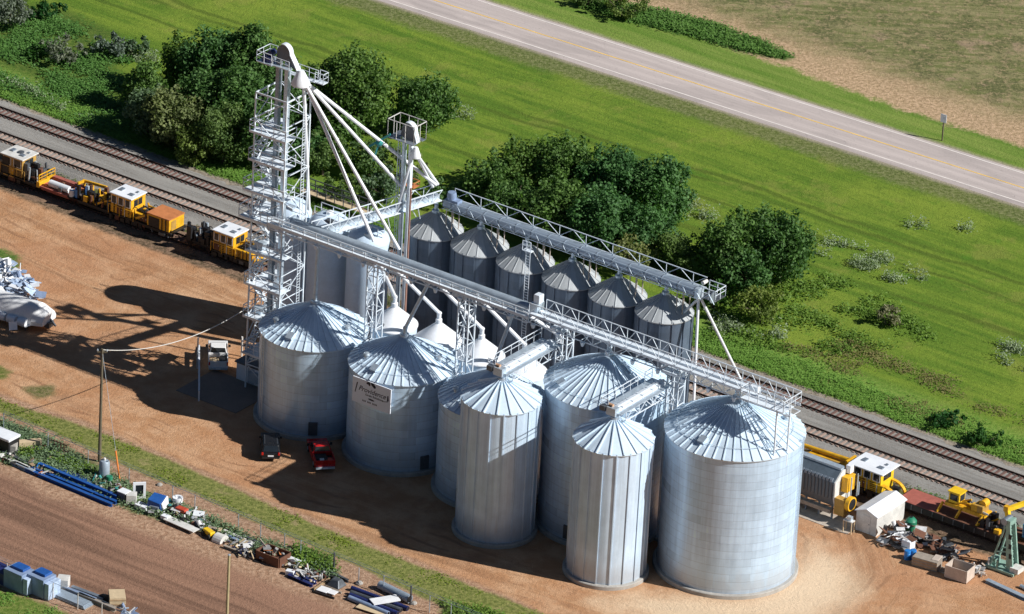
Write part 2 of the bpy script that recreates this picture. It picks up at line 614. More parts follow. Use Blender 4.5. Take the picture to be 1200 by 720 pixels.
def ground_mat():
    t = NT('ground_grass_and_dirt')
    sep = t.n('ShaderNodeSeparateXYZ')
    t.put(sep.inputs[0], t.attr('uvw', True))
    u_, v_, h_ = sep.outputs
    big = t.noise(0.05, 4, 0.6)
    med = t.noise(0.35, 5, 0.65)
    fine = t.noise(2.2, 5, 0.7)
    grain = t.noise(9.0, 3, 0.7)
    strk = t.noise(1.0, 5, 0.65, t.scale(t.attr('uvw', True), (0.05, 0.55, 0.0)))
    strk2 = t.noise(1.0, 4, 0.65, t.scale(t.attr('uvw', True), (0.25, 1.6, 0.0)))
    wob = t.math('ADD', t.math('MULTIPLY', t.math('SUBTRACT', med, 0.5), 3.0), t.math('MULTIPLY', t.math('SUBTRACT', fine, 0.5), 1.6))

    # meadow
    g = t.mix(t.ss(strk, 0.34, 0.66), (0.096, 0.182, 0.020), (0.190, 0.275, 0.034))
    g = t.mix(t.math('MULTIPLY', t.ss(big, 0.48, 0.66), 0.75), g, (0.225, 0.300, 0.040))
    g = t.mix(t.math('MULTIPLY', t.ss(strk2, 0.52, 0.72), 0.5), g, (0.070, 0.150, 0.016))
    g = t.mix(t.math('MULTIPLY', t.ss(med, 0.56, 0.72), 0.55), g, (0.085, 0.215, 0.020))
    g = t.mix(t.math('MULTIPLY', t.ss(fine, 0.56, 0.74), 0.38), g, (0.26, 0.30, 0.075))
    g = t.mix(t.math('MULTIPLY', t.ss(t.noise(0.9, 5, 0.75), 0.52, 0.64), 0.4), g, (0.070, 0.135, 0.018))
    g = t.mix(t.math('MULTIPLY', t.ss(t.noise(0.17, 4, 0.65), 0.54, 0.66), 0.5), g, (0.24, 0.265, 0.055))
    g = t.mix(t.math('MULTIPLY', t.ss(grain, 0.55, 0.7), 0.16), g, (0.05, 0.095, 0.012))
    for hh, ww in ((-19.0, .28), (-20.6, .28), (-31.5, .35), (-24.6, .22)):
        ln = t.math('SUBTRACT', 1.0, t.ss(t.math('ABSOLUTE', t.math('ADD', h_, t.math('ADD', -hh, t.math('MULTIPLY', t.math('SUBTRACT', big, 0.5), 5.0)))), ww * .6, ww * 2.2))
        g = t.mix(t.math('MULTIPLY', ln, t.math('MULTIPLY', t.ss(strk, 0.36, 0.5), 0.6)), g, (0.062, 0.10, 0.015))
    # darker rank growth between the far bank and the trees
    rank = t.math('MULTIPLY', t.ss(t.math('ADD', t.attr('sd_scruff'), wob), -1, 2), 0.8)
    g = t.mix(rank, g, t.mix(t.ss(fine, 0.4, 0.62), (0.045, 0.10, 0.018), (0.12, 0.165, 0.035)))

    # highway shoulder and ditch
    sh = t.math('MULTIPLY', t.ss(t.math('ADD', h_, t.math('MULTIPLY', wob, 0.7)), -8.6, -6.6), t.math('SUBTRACT', 1.0, t.ss(h_, -4.5, -3.0)))
    g = t.mix(t.math('MULTIPLY', sh, 0.85), g, t.mix(t.ss(fine, 0.38, 0.66), (0.10, 0.125, 0.035), (0.25, 0.25, 0.12)))
    dn = t.ss(h_, 3.2, 4.2)
    g = t.mix(dn, g, t.mix(t.ss(strk, 0.35, 0.65), (0.125, 0.225, 0.032), (0.225, 0.30, 0.065)))
    ga = t.math('ADD', t.math('ABSOLUTE', h_), t.math('MULTIPLY', wob, 0.35))
    g = t.mix(t.math('MULTIPLY', t.math('SUBTRACT', 1.0, t.ss(ga, 3.9, 4.9)), 0.85), g, t.mix(grain, (0.30, 0.25, 0.20), (0.50, 0.43, 0.36)))
    # stubble field beyond
    fd = t.math('ADD', t.attr('sd_field'), t.math('MULTIPLY', wob, 1.3))
    fstr = t.noise(1.0, 5, 0.7, t.scale(t.obj(), (0.12, 0.9, 0.0), (0, 0, R(14))))
    fc = t.mix(t.ss(fstr, 0.40, 0.60), (0.15, 0.17, 0.058), (0.28, 0.255, 0.125))
    fc = t.mix(t.math('MULTIPLY', t.ss(t.noise(0.22, 5, 0.7), 0.46, 0.60), 0.75), fc, t.mix(t.ss(fine, 0.4, 0.62), (0.075, 0.09, 0.035), (0.20, 0.19, 0.085)))
    fc = t.mix(t.math('MULTIPLY', t.ss(t.noise(0.13, 4, 0.7), 0.56, 0.68), 0.7), fc, t.mix(fine, (0.22, 0.15, 0.10), (0.50, 0.36, 0.26)))
    fc = t.mix(t.math('MULTIPLY', t.ss(t.noise(1.1, 5, 0.75), 0.50, 0.62), 0.6), fc, (0.40, 0.30, 0.18))
    fc = t.mix(t.math('MULTIPLY', t.ss(t.noise(1.4, 5, 0.75, t.scale(t.obj(), (1, 1, 1), (0, 0, 1))), 0.53, 0.64), 0.7), fc, (0.075, 0.085, 0.035))
    edge = t.math('SUBTRACT', 1.0, t.ss(t.math('ADD', fd, t.math('MULTIPLY', wob, 1.5)), 3.0, 11.0))
    fc = t.mix(t.math('MULTIPLY', edge, 0.9), fc, t.mix(t.ss(fine, 0.35, 0.65), (0.36, 0.25, 0.14), (0.66, 0.46, 0.30)))
    g = t.mix(t.ss(fd, -0.7, 0.7), g, fc)
    g = t.mix(t.ss(t.math('ADD', t.attr('sd_hedge'), wob), -0.8, 0.6), g, (0.06, 0.14, 0.025))

    # bank beside the railway
    vb = t.math('ADD', v_, t.math('MULTIPLY', wob, 0.45))
    lush = t.math('MULTIPLY', t.ss(vb, 8.2, 9.0), t.math('SUBTRACT', 1.0, t.ss(vb, 13.0, 16.0)))
    g = t.mix(lush, g, t.mix(t.ss(fine, 0.35, 0.62), (0.105, 0.22, 0.026), (0.22, 0.32, 0.065)))
    duff = t.math('MULTIPLY', t.ss(vb, 6.6, 7.1), t.math('SUBTRACT', 1.0, t.ss(vb, 8.0, 8.6)))
    g = t.mix(duff, g, t.mix(t.ss(fine, 0.35, 0.6), (0.20, 0.17, 0.13), (0.36, 0.31, 0.25)))
    # weedy brown earth under and beside the siding
    south = t.math('SUBTRACT', 1.0, t.ss(vb, 6.6, 7.0))
    ws = t.mix(t.ss(fine, 0.38, 0.62), (0.10, 0.075, 0.045), (0.27, 0.18, 0.12))
    ws = t.mix(t.math('MULTIPLY', t.ss(med, 0.47, 0.6), t.ss(vb, -6.5, -4.5)), ws, t.mix(grain, (0.05, 0.08, 0.018), (0.15, 0.17, 0.06)))
    g = t.mix(south, g, ws)

    # graded dirt yard, with wheel tracks that follow the roads
    fl = t.n('ShaderNodeSeparateXYZ')
    t.put(fl.inputs[0], t.attr('flow', True))
    tr = t.noise(1.0, 4, 0.62, t.scale(t.attr('flow', True), (0.022, 0.42, 0.0)), 0.4)
    tr2 = t.noise(1.0, 3, 0.6, t.scale(t.attr('flow', True), (0.06, 1.7, 0.0)), 0.5)
    near = t.math('SUBTRACT', 1.0, t.ss(fl.outputs[2], 3.0, 9.0))
    d = t.mix(t.ss(med, 0.36, 0.66), (0.475, 0.25, 0.127), (0.60, 0.365, 0.215))
    d = t.mix(t.math('MULTIPLY', t.ss(big, 0.44, 0.62), 0.55), d, (0.47, 0.235, 0.125))
    d = t.mix(t.math('MULTIPLY', t.math('MULTIPLY', t.ss(tr, 0.5, 0.68), near), 0.6), d, (0.31, 0.165, 0.088))
    d = t.mix(t.math('MULTIPLY', t.math('MULTIPLY', t.ss(tr2, 0.53, 0.68), near), 0.4), d, (0.64, 0.41, 0.245))
    rr_ = t.math('FRACT', t.math('ADD', t.math('MULTIPLY', fl.outputs[1], 0.52), t.math('MULTIPLY', t.noise(0.09, 3, 0.5), 3.2)))
    rut = t.math('SUBTRACT', 1.0, t.ss(t.math('ABSOLUTE', t.math('SUBTRACT', rr_, 0.5)), 0.04, 0.16))
    rut = t.math('MULTIPLY', t.math('MULTIPLY', rut, near), t.ss(t.noise(0.16, 4, 0.6), 0.46, 0.60))
    d = t.mix(t.math('MULTIPLY', rut, 0.75), d, (0.33, 0.175, 0.095))
    d = t.mix(t.math('MULTIPLY', t.ss(t.noise(0.12, 5, 0.7), 0.55, 0.68), 0.5), d, (0.34, 0.19, 0.11))
    d = t.mix(t.math('MULTIPLY', t.ss(fine, 0.56, 0.72), 0.4), d, (0.29, 0.17, 0.10))
    d = t.mix(t.math('MULTIPLY', t.ss(grain, 0.6, 0.75), 0.15), d, (0.68, 0.47, 0.30))
    d = t.mix(t.math('MULTIPLY', t.ss(t.math('ADD', t.attr('sd_pale'), wob), -3.0, 2.5), 0.75), d, (0.80, 0.63, 0.44))
    yd = t.math('ADD', t.attr('sd_yard'), t.math('MULTIPLY', wob, 0.5))
    # strip between the yard and the lower road: pale rubbly earth
    low = t.math('SUBTRACT', 1.0, t.ss(v_, -46.0, -44.0))
    rub = t.mix(t.ss(fine, 0.36, 0.66), (0.32, 0.185, 0.115), (0.54, 0.36, 0.245))
    rub = t.mix(t.math('MULTIPLY', t.ss(med, 0.52, 0.68), 0.6), rub, (0.19, 0.115, 0.07))
    g = t.mix(low, g, rub)
    lr = t.mix(t.ss(tr, 0.38, 0.62), (0.335, 0.19, 0.127), (0.19, 0.108, 0.073))
    lr = t.mix(t.math('MULTIPLY', t.ss(tr2, 0.5, 0.66), 0.2), lr, (0.42, 0.25, 0.17))
    lr = t.mix(t.math('MULTIPLY', t.ss(fine, 0.55, 0.72), 0.2), lr, (0.40, 0.26, 0.18))
    g = t.mix(t.ss(t.math('ADD', t.attr('sd_lowroad'), t.math('MULTIPLY', wob, 0.7)), -0.8, 1.2), g, lr)
    g = t.mix(t.ss(yd, -0.5, 0.5), g, d)
    gs = t.mix(t.ss(fine, 0.36, 0.64), (0.12, 0.15, 0.034), (0.265, 0.27, 0.085))
    gs = t.mix(t.math('MULTIPLY', t.ss(med, 0.55, 0.7), 0.7), gs, (0.38, 0.30, 0.16))
    g = t.mix(t.ss(t.math('ADD', t.attr('sd_strip'), t.math('MULTIPLY', wob, 0.45)), -0.35, 0.35), g, gs)
    for k, a, b in (('weeds', (0.07, 0.12, 0.03), (0.20, 0.235, 0.10)), ('weeds2', (0.06, 0.12, 0.025), (0.16, 0.21, 0.06)),
                    ('verge', (0.085, 0.16, 0.02), (0.20, 0.24, 0.06)), ('patch1', (0.09, 0.14, 0.02), (0.25, 0.22, 0.08)),
                    ('patch2', (0.05, 0.13, 0.02), (0.15, 0.21, 0.05)), ('dark1', (0.1, 0.12, 0.03), (0.25, 0.2, 0.1))):
        g = t.mix(t.ss(t.math('ADD', t.attr('sd_' + k), t.math('MULTIPLY', wob, 0.9)), -0.5, 0.5), g, t.mix(t.ss(fine, 0.36, 0.62), a, b))
    gk = t.lin(grain, 0.3, 0.7, 0.82, 1.14)
    g = t.mix(1.0, g, gk, 'MULTIPLY')
    t.set(Base_Color=g, Roughness=0.95, Specular_IOR_Level=0.15)
    t.bump(t.math('ADD', t.math('MULTIPLY', fine, 1.0), t.math('MULTIPLY', grain, 0.45)), 0.9, 0.16)
    return t.m


gme.materials.append(ground_mat())
ground = bpy.data.objects.new('ground', gme)
COL.objects.link(ground)
tag(ground, kind='structure')

# ------------------------------------------------------------------ ballast, tracks
def ballast_mat():
    t = NT('crushed_stone_ballast')
    n = t.noise(3.5, 4, 0.75)
    g = t.noise(14, 2, 0.7)
    l = t.noise(1.0, 4, 0.6, t.scale(t.obj(), (0.06, 1.2, 1)))
    c = t.mix(t.ss(l, 0.36, 0.64), (0.19, 0.185, 0.175), (0.34, 0.33, 0.31))
    c = t.mix(t.math('MULTIPLY', t.ss(g, 0.4, 0.66), 0.7), c, (0.40, 0.385, 0.36))
    c = t.mix(t.math('MULTIPLY', t.ss(n, 0.52, 0.68), 0.55), c, (0.21, 0.155, 0.115))
    c = t.mix(t.math('MULTIPLY', t.ss(n, 0.30, 0.42), -0.0), c, (0.1, 0.1, 0.1))
    t.set(Base_Color=c, Roughness=0.95, Specular_IOR_Level=0.2)
    t.bump(g, 0.9, 0.1)
    return t.m


MT['ballast'] = ballast_mat()


def strip_bed(name, v0, v1, top, m, L=150, wob=0.25, step=1.0):
    """long raised bed with sloping, slightly ragged shoulders"""
    us = np.arange(-L, L + 0.1, step)
    rnd = np.random.default_rng(int(abs(v0 * 100)))
    prof = [(v0 - 0.9, -0.05), (v0, top), ((v0 + v1) / 2, top + 0.02), (v1, top), (v1 + 0.9, -0.05)]
    mb = MB()
    vs = []
    for a in us:
        for k, (v, z) in enumerate(prof):
            j = rnd.normal(0, wob) if k in (0, 1, 3, 4) else 0
            vs.append((a, v + j, z))
    n = len(prof)
    fs = [(i * n + k, (i + 1) * n + k, (i + 1) * n + k + 1, i * n + k + 1) for i in range(len(us) - 1) for k in range(n - 1)]
    mb.add(vs, fs)
    o = mb.build(name, m, smooth=80)
    o.location = UVp(0, 0, 0)
    o.rotation_euler = (0, 0, ANG)
    return o


bed = strip_bed('railway_ballast', -2.3, V_FAR + 1.9, 0.26, 'ballast')
tag(bed, kind='structure')
bed2 = strip_bed('siding_ballast', V_SID - 1.2, V_SID + 1.5, 0.20, mat('dirty_brown_ballast', (0.22, 0.135, 0.085), 0.95, 0, 0.45, 1.2, wear=(0.34, 0.23, 0.15), wear_amt=0.5, bump=0.8), wob=0.4)
tag(bed2, kind='structure')

tie_mesh = {}
for key in ('tie', 'tie_pale'):
    o = MB().bx(-0.12, 0.12, -0.98, 0.98, -0.06, 0.12).build('tie', key, smooth=0)
    tie_mesh[key] = o.data
    bpy.data.objects.remove(o)


def track(label, v, z0, key, group):
    root = thing('railway_track', label, 'railway track', UVp(0, v, z0), ANG, group)
    for s in (-1, 1):
        y = s * 0.7535
        mb = MB()
        mb.bx(-150, 150, y - 0.07, y + 0.07, 0.12, 0.145)
        mb.bx(-150, 150, y - 0.022, y + 0.022, 0.145, 0.24)
        mb.bx(-150, 150, y - 0.045, y + 0.045, 0.24, 0.285)
        mb.build('rail', 'rail', root, smooth=0)
    rest = MB()
    rnd = random.Random(int(v * 10))
    us = [i * 0.62 for i in range(-160, 161)]
    # the hundred ties that show largest (right front of the photo) one by one
    vis = [a for a in us if -75 < a < 72]
    near = set(vis[-100:])
    for a in us:
        j = rnd.uniform(-0.05, 0.05)
        if a in near:
            o = bpy.data.objects.new('tie', tie_mesh[key])
            COL.objects.link(o)
            o.parent = root
            o.location = (a, j, 0)
            o.rotation_euler = (0, 0, rnd.uniform(-0.02, 0.02))
        else:
            rest.bx(a - 0.12, a + 0.12, -0.98 + j, 0.98 + j, -0.06, 0.12)
    tag(rest.build('ties', key, root, smooth=0), kind='stuff')
    return root


track('railway track nearest the green bank, dark brown ties in grey ballast', V_FAR, 0.24, 'tie', 'railway tracks')
track('railway track with pale weathered ties, between the dark far track and the parked yellow machines', 0.0, 0.24, 'tie_pale', 'railway tracks')
track('siding track carrying the parked yellow rail machines beside the dirt yard', V_SID, 0.17, 'tie', 'railway tracks')


# ------------------------------------------------------------------ highway
def road_mat():
    t = NT('sun_bleached_asphalt')
    s = t.n('ShaderNodeSeparateXYZ')
    t.put(s.inputs[0], t.obj())
    lane = t.math('ABSOLUTE', t.math('SUBTRACT', t.math('ABSOLUTE', s.outputs[1]), 1.65))
    lane = t.math('ABSOLUTE', t.math('SUBTRACT', lane, 0.75))
    wheel = t.math('SUBTRACT', 1.0, t.ss(lane, 0.15, 0.5))
    n = t.noise(1.0, 4, 0.6, t.scale(t.obj(), (0.04, 1.2, 1)))
    g = t.noise(8, 3, 0.7)
    c = t.mix(t.ss(n, 0.35, 0.65), (0.47, 0.41, 0.39), (0.56, 0.49, 0.465))
    c = t.mix(t.math('MULTIPLY', wheel, 0.35), c, (0.40, 0.35, 0.335))
    pt = t.noise(0.22, 2, 0.5, t.scale(t.obj(), (0.35, 1, 1)))
    c = t.mix(t.math('MULTIPLY', t.ss(pt, 0.56, 0.60), 0.3), c, (0.33, 0.29, 0.28))
    vo = t.n('ShaderNodeTexVoronoi', feature='DISTANCE_TO_EDGE')
    t.put(vo.inputs['Vector'], t.scale(t.obj(), (0.10, 0.55, 1)))
    c = t.mix(t.math('MULTIPLY', t.math('LESS_THAN', vo.outputs[0], 0.012), 0.35), c, (0.16, 0.14, 0.14))
    c = t.mix(1.0, c, t.lin(g, 0.3, 0.7, 0.9, 1.08), 'MULTIPLY')
    t.set(Base_Color=c, Roughness=0.9)
    return t.m


hw = MB()
HWW = 3.45
hw.add([(-400, -HWW - .5, 0.0), (400, -HWW - .5, 0.0), (400, -HWW, .13), (-400, -HWW, .13), (-400, HWW, .13), (400, HWW, .13), (400, HWW + .5, 0), (-400, HWW + .5, 0)],
       [(0, 1, 2, 3), (3, 2, 5, 4), (4, 5, 6, 7)])
ho = hw.build('highway', road_mat(), smooth=0)
HANG = math.atan2(HD.y, HD.x)
ho.location = (HC0.x, HC0.y, 0.0)
ho.rotation_euler = (0, 0, HANG)
tag(ho, kind='structure')
mk = MB()
for y in (-HWW + 0.16, HWW - 0.24):
    mk.add([(-400, y - .09, .142), (400, y - .09, .142), (400, y + .09, .142), (-400, y + .09, .142)], [(0, 1, 2, 3)])
o = mk.build('road_edge_line', mat('worn_white_road_paint', (0.80, 0.74, 0.70), 0.8, 0, 0.15, 1.0), smooth=0)
o.location, o.rotation_euler = ho.location, ho.rotation_euler
tag(o, kind='structure')
mk = MB()
mk.add([(-400, -.11, .142), (400, -.11, .142), (400, .11, .142), (-400, .11, .142)], [(0, 1, 2, 3)])
o = mk.build('road_centre_line', mat('worn_yellow_road_paint', (0.82, 0.55, 0.18), 0.8, 0, 0.25, 0.4), smooth=0)
o.location, o.rotation_euler = ho.location, ho.rotation_euler
tag(o, kind='structure')

# concrete weigh pad beside the tower, gravel apron by the shed
pad = MB().bx(-3.6, 3.9, -2.9, 3.2, -0.1, 0.06).build('concrete_pad', 'slab', smooth=0)
pad.location = UVp(-12.6, -31.3, 0)
pad.rotation_euler = (0, 0, ANG)
tag(pad, kind='structure')
pad = MB().bx(-7, 5.0, -1.2, 1.4, -0.1, 0.05).build('gravel_apron', mat('pale_gravel', (0.52, 0.45, 0.38), 0.95, 0, 0.3, 1.5, bump=0.5), smooth=0)
pad.location = UVp(46.0, -14.2, 0)
pad.rotation_euler = (0, 0, ANG)
tag(pad, kind='structure')


# =================================================================== VEGETATION
def leaf_mat(name, dark, light, trans=0.32, streak=False):
    t = NT(name)
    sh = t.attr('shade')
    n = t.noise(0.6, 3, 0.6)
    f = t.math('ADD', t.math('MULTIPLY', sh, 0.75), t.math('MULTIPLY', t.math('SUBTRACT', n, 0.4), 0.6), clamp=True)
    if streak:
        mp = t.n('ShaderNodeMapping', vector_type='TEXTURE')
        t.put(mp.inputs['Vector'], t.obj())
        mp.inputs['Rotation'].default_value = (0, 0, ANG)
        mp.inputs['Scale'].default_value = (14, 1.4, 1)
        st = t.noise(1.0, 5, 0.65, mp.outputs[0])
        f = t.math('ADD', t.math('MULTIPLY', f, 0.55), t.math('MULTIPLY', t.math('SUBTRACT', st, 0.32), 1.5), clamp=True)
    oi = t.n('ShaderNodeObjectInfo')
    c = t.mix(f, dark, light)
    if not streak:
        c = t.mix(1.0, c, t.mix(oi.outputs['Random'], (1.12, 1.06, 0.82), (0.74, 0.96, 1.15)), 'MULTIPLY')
    t.set(Base_Color=c, Roughness=0.6, Specular_IOR_Level=0.25)
    tr = t.n('ShaderNodeBsdfTranslucent')
    t.put(tr.inputs[0], t.mix(1.0, c, (1.1, 1.35, 0.6), 'MULTIPLY'))
    mx = t.n('ShaderNodeMixShader')
    mx.inputs[0].default_value = trans
    t.t.links.new(t.b.outputs[0], mx.inputs[1])
    t.t.links.new(tr.outputs[0], mx.inputs[2])
    t.t.links.new(mx.outputs[0], t.out.inputs[0])
    return t.m


LEAF = {
    'poplar': leaf_mat('dark_poplar_leaves', (0.036, 0.088, 0.024), (0.185, 0.315, 0.085)),
    'willow': leaf_mat('grey_green_willow_leaves', (0.085, 0.12, 0.05), (0.30, 0.34, 0.155)),
    'olive': leaf_mat('olive_shrub_leaves', (0.065, 0.11, 0.03), (0.24, 0.315, 0.085)),
    'grey': leaf_mat('silvery_shrub_leaves', (0.11, 0.12, 0.085), (0.31, 0.32, 0.23)),
    'bush': leaf_mat('low_green_bush_leaves', (0.016, 0.060, 0.012), (0.065, 0.170, 0.032)),
}
BARK = mat('grey_brown_bark', (0.12, 0.095, 0.07), 0.9, 0, 0.3, 3.0, bump=0.5)


def quads_mesh(name, C, Nn, size, shade, m, aspect=1.0):
    """many small leaf-sized quads: centres C, normals Nn"""
    n = len(C)
    rnd = RNG.normal(size=(n, 3))
    T = np.cross(Nn, rnd)
    T /= np.linalg.norm(T, axis=1, keepdims=True) + 1e-9
    B = np.cross(Nn, T)
    s = size[:, None] / 2
    vs = np.stack([C - T * s - B * s * aspect, C + T * s - B * s * aspect * .6, C + T * s * .8 + B * s * aspect, C - T * s * .7 + B * s * aspect], 1).reshape(-1, 3)
    me = bpy.data.meshes.new(name)
    me.vertices.add(4 * n)
    me.vertices.foreach_set('co', vs.astype(np.float32).ravel())
    me.loops.add(4 * n)
    me.loops.foreach_set('vertex_index', np.arange(4 * n, dtype=np.int32))
    me.polygons.add(n)
    me.polygons.foreach_set('loop_start', np.arange(0, 4 * n, 4, dtype=np.int32))
    me.update(calc_edges=True)
    at = me.attributes.new('shade', 'FLOAT', 'FACE')
    at.data.foreach_set('value', shade.astype(np.float32))
    me.materials.append(m)
    return me


def make_tree(px, py, wpx, hpx, kind, label, name='tree', cat='tree', group=None, dens=1.0):
    """px, py: foot of the tree; crown wpx wide and hpx tall in the photograph"""
    base = P(px, py)
    if group in (G1, G2, G3):
        wpx, hpx = wpx * 1.12, hpx * 1.10
    k = (base - CAM).dot(_f) / FPX
    rw = wpx * k / 2
    # the picture height of a rounded crown is its height times cos(tilt) plus its depth times sin(tilt)
    H = max((hpx * k - rw * 0.75 * math.sin(TH)) / math.cos(TH), rw * 0.8)
    low = 0.06 if kind != 'poplar' else 0.10
    root = thing(name, label, cat, base, 0, group)
    shrub = H < 3.2
    nc = max(8, int(10 + 5.0 * rw * rw * H / 14 * (1.2 if kind == 'poplar' else 1)))
    nc = min(int(nc * 1.35), 95)
    Z0 = H * low
    cz = (Z0 + H) / 2
    rz = (H - Z0) / 2
    cen = []
    while len(cen) < nc:
        p = RNG.uniform(-1, 1, 3)
        q = np.linalg.norm(p)
        if q > 1 or q < 0.3:
            continue
        taper = 1.0 if kind != 'poplar' else (1.08 - 0.45 * max(p[2], 0))
        cen.append((p[0] * rw * 0.80 * taper, p[1] * rw * 0.80 * taper, cz + p[2] * rz * 0.86))
    for _ in range(nc // 3):                     # stray shoots that break the outline
        a_, e_ = RNG.uniform(0, 6.28), RNG.uniform(-.2, 1.0)
        k_ = RNG.uniform(0.92, 1.12)
        cen.append((math.cos(a_) * math.sqrt(max(0, 1 - e_ * e_ * .8)) * rw * k_ * .9, math.sin(a_) * math.sqrt(max(0, 1 - e_ * e_ * .8)) * rw * k_ * .9, cz + e_ * rz * k_))
    n0 = nc
    nc = len(cen)
    cen = np.array(cen)
    cr = RNG.uniform(0.16, 0.36, nc) * min(rw, rz * 1.1) * 1.05
    cr = np.clip(cr, 0.3, 1.35)
    cr[n0:] = np.clip(cr[n0:] * 0.5, 0.22, 0.5)
    cshade = RNG.uniform(-0.28, 0.28, nc)
    lsz = 0.20 if kind in ('poplar', 'willow') else 0.17
    per = np.clip((cr ** 2 * 4 * math.pi / (lsz * lsz) * 0.62 * dens), 40, 420).astype(int)
    ci = np.repeat(np.arange(nc), per)
    n = len(ci)
    d = RNG.normal(size=(n, 3))
    d /= np.linalg.norm(d, axis=1, keepdims=True)
    rr = 0.5 + 0.75 * RNG.random(n) ** 0.8
    st = np.array([1, 1, 1.7 if kind == 'poplar' else 1.0])
    C = cen[ci] + d * st * (cr[ci] * rr)[:, None]
    C += RNG.normal(0, 0.07, size=(n, 3))
    keep = C[:, 2] > 0.05
    C, d, ci = C[keep], d[keep], ci[keep]
    n = len(C)
    Nn = d * 0.75 + RNG.normal(size=(n, 3)) * 0.55 + np.array([0, 0, 0.25])
    Nn /= np.linalg.norm(Nn, axis=1, keepdims=True)
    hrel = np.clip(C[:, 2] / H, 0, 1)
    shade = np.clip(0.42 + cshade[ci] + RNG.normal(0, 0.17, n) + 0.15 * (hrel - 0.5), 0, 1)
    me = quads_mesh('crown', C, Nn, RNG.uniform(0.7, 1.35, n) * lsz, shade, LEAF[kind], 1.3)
    o = bpy.data.objects.new('crown', me)
    COL.objects.link(o)
    o.parent = root
    tb = MB()
    order = np.argsort(cen[:, 2])
    if shrub:
        for i in order[::max(1, nc // 7)]:
            tb.tube((RNG.normal(0, .12), RNG.normal(0, .12), -.1), cen[i], 0.06, 5, 0.02)
        tb.build('stem', BARK, root)
    else:
        tr = 0.09 + 0.02 * H
        top = (RNG.normal(0, .3), RNG.normal(0, .3), H * 0.75)
        tb.tube((0, 0, -.2), (top[0] * .4, top[1] * .4, H * .4), tr, 8, tr * .7)
        tb.tube((top[0] * .4, top[1] * .4, H * .4), top, tr * .7, 8, tr * .25)
        for i in order[nc // 6::max(1, nc // 9)]:
            h0 = max(cen[i][2] * 0.55, H * 0.15)
            f = min(h0 / (H * .75), 1)
            tb.tube((top[0] * f * .8, top[1] * f * .8, h0), cen[i], tr * .35, 5, 0.03)
        tb.build('trunk', BARK, root)
    return root


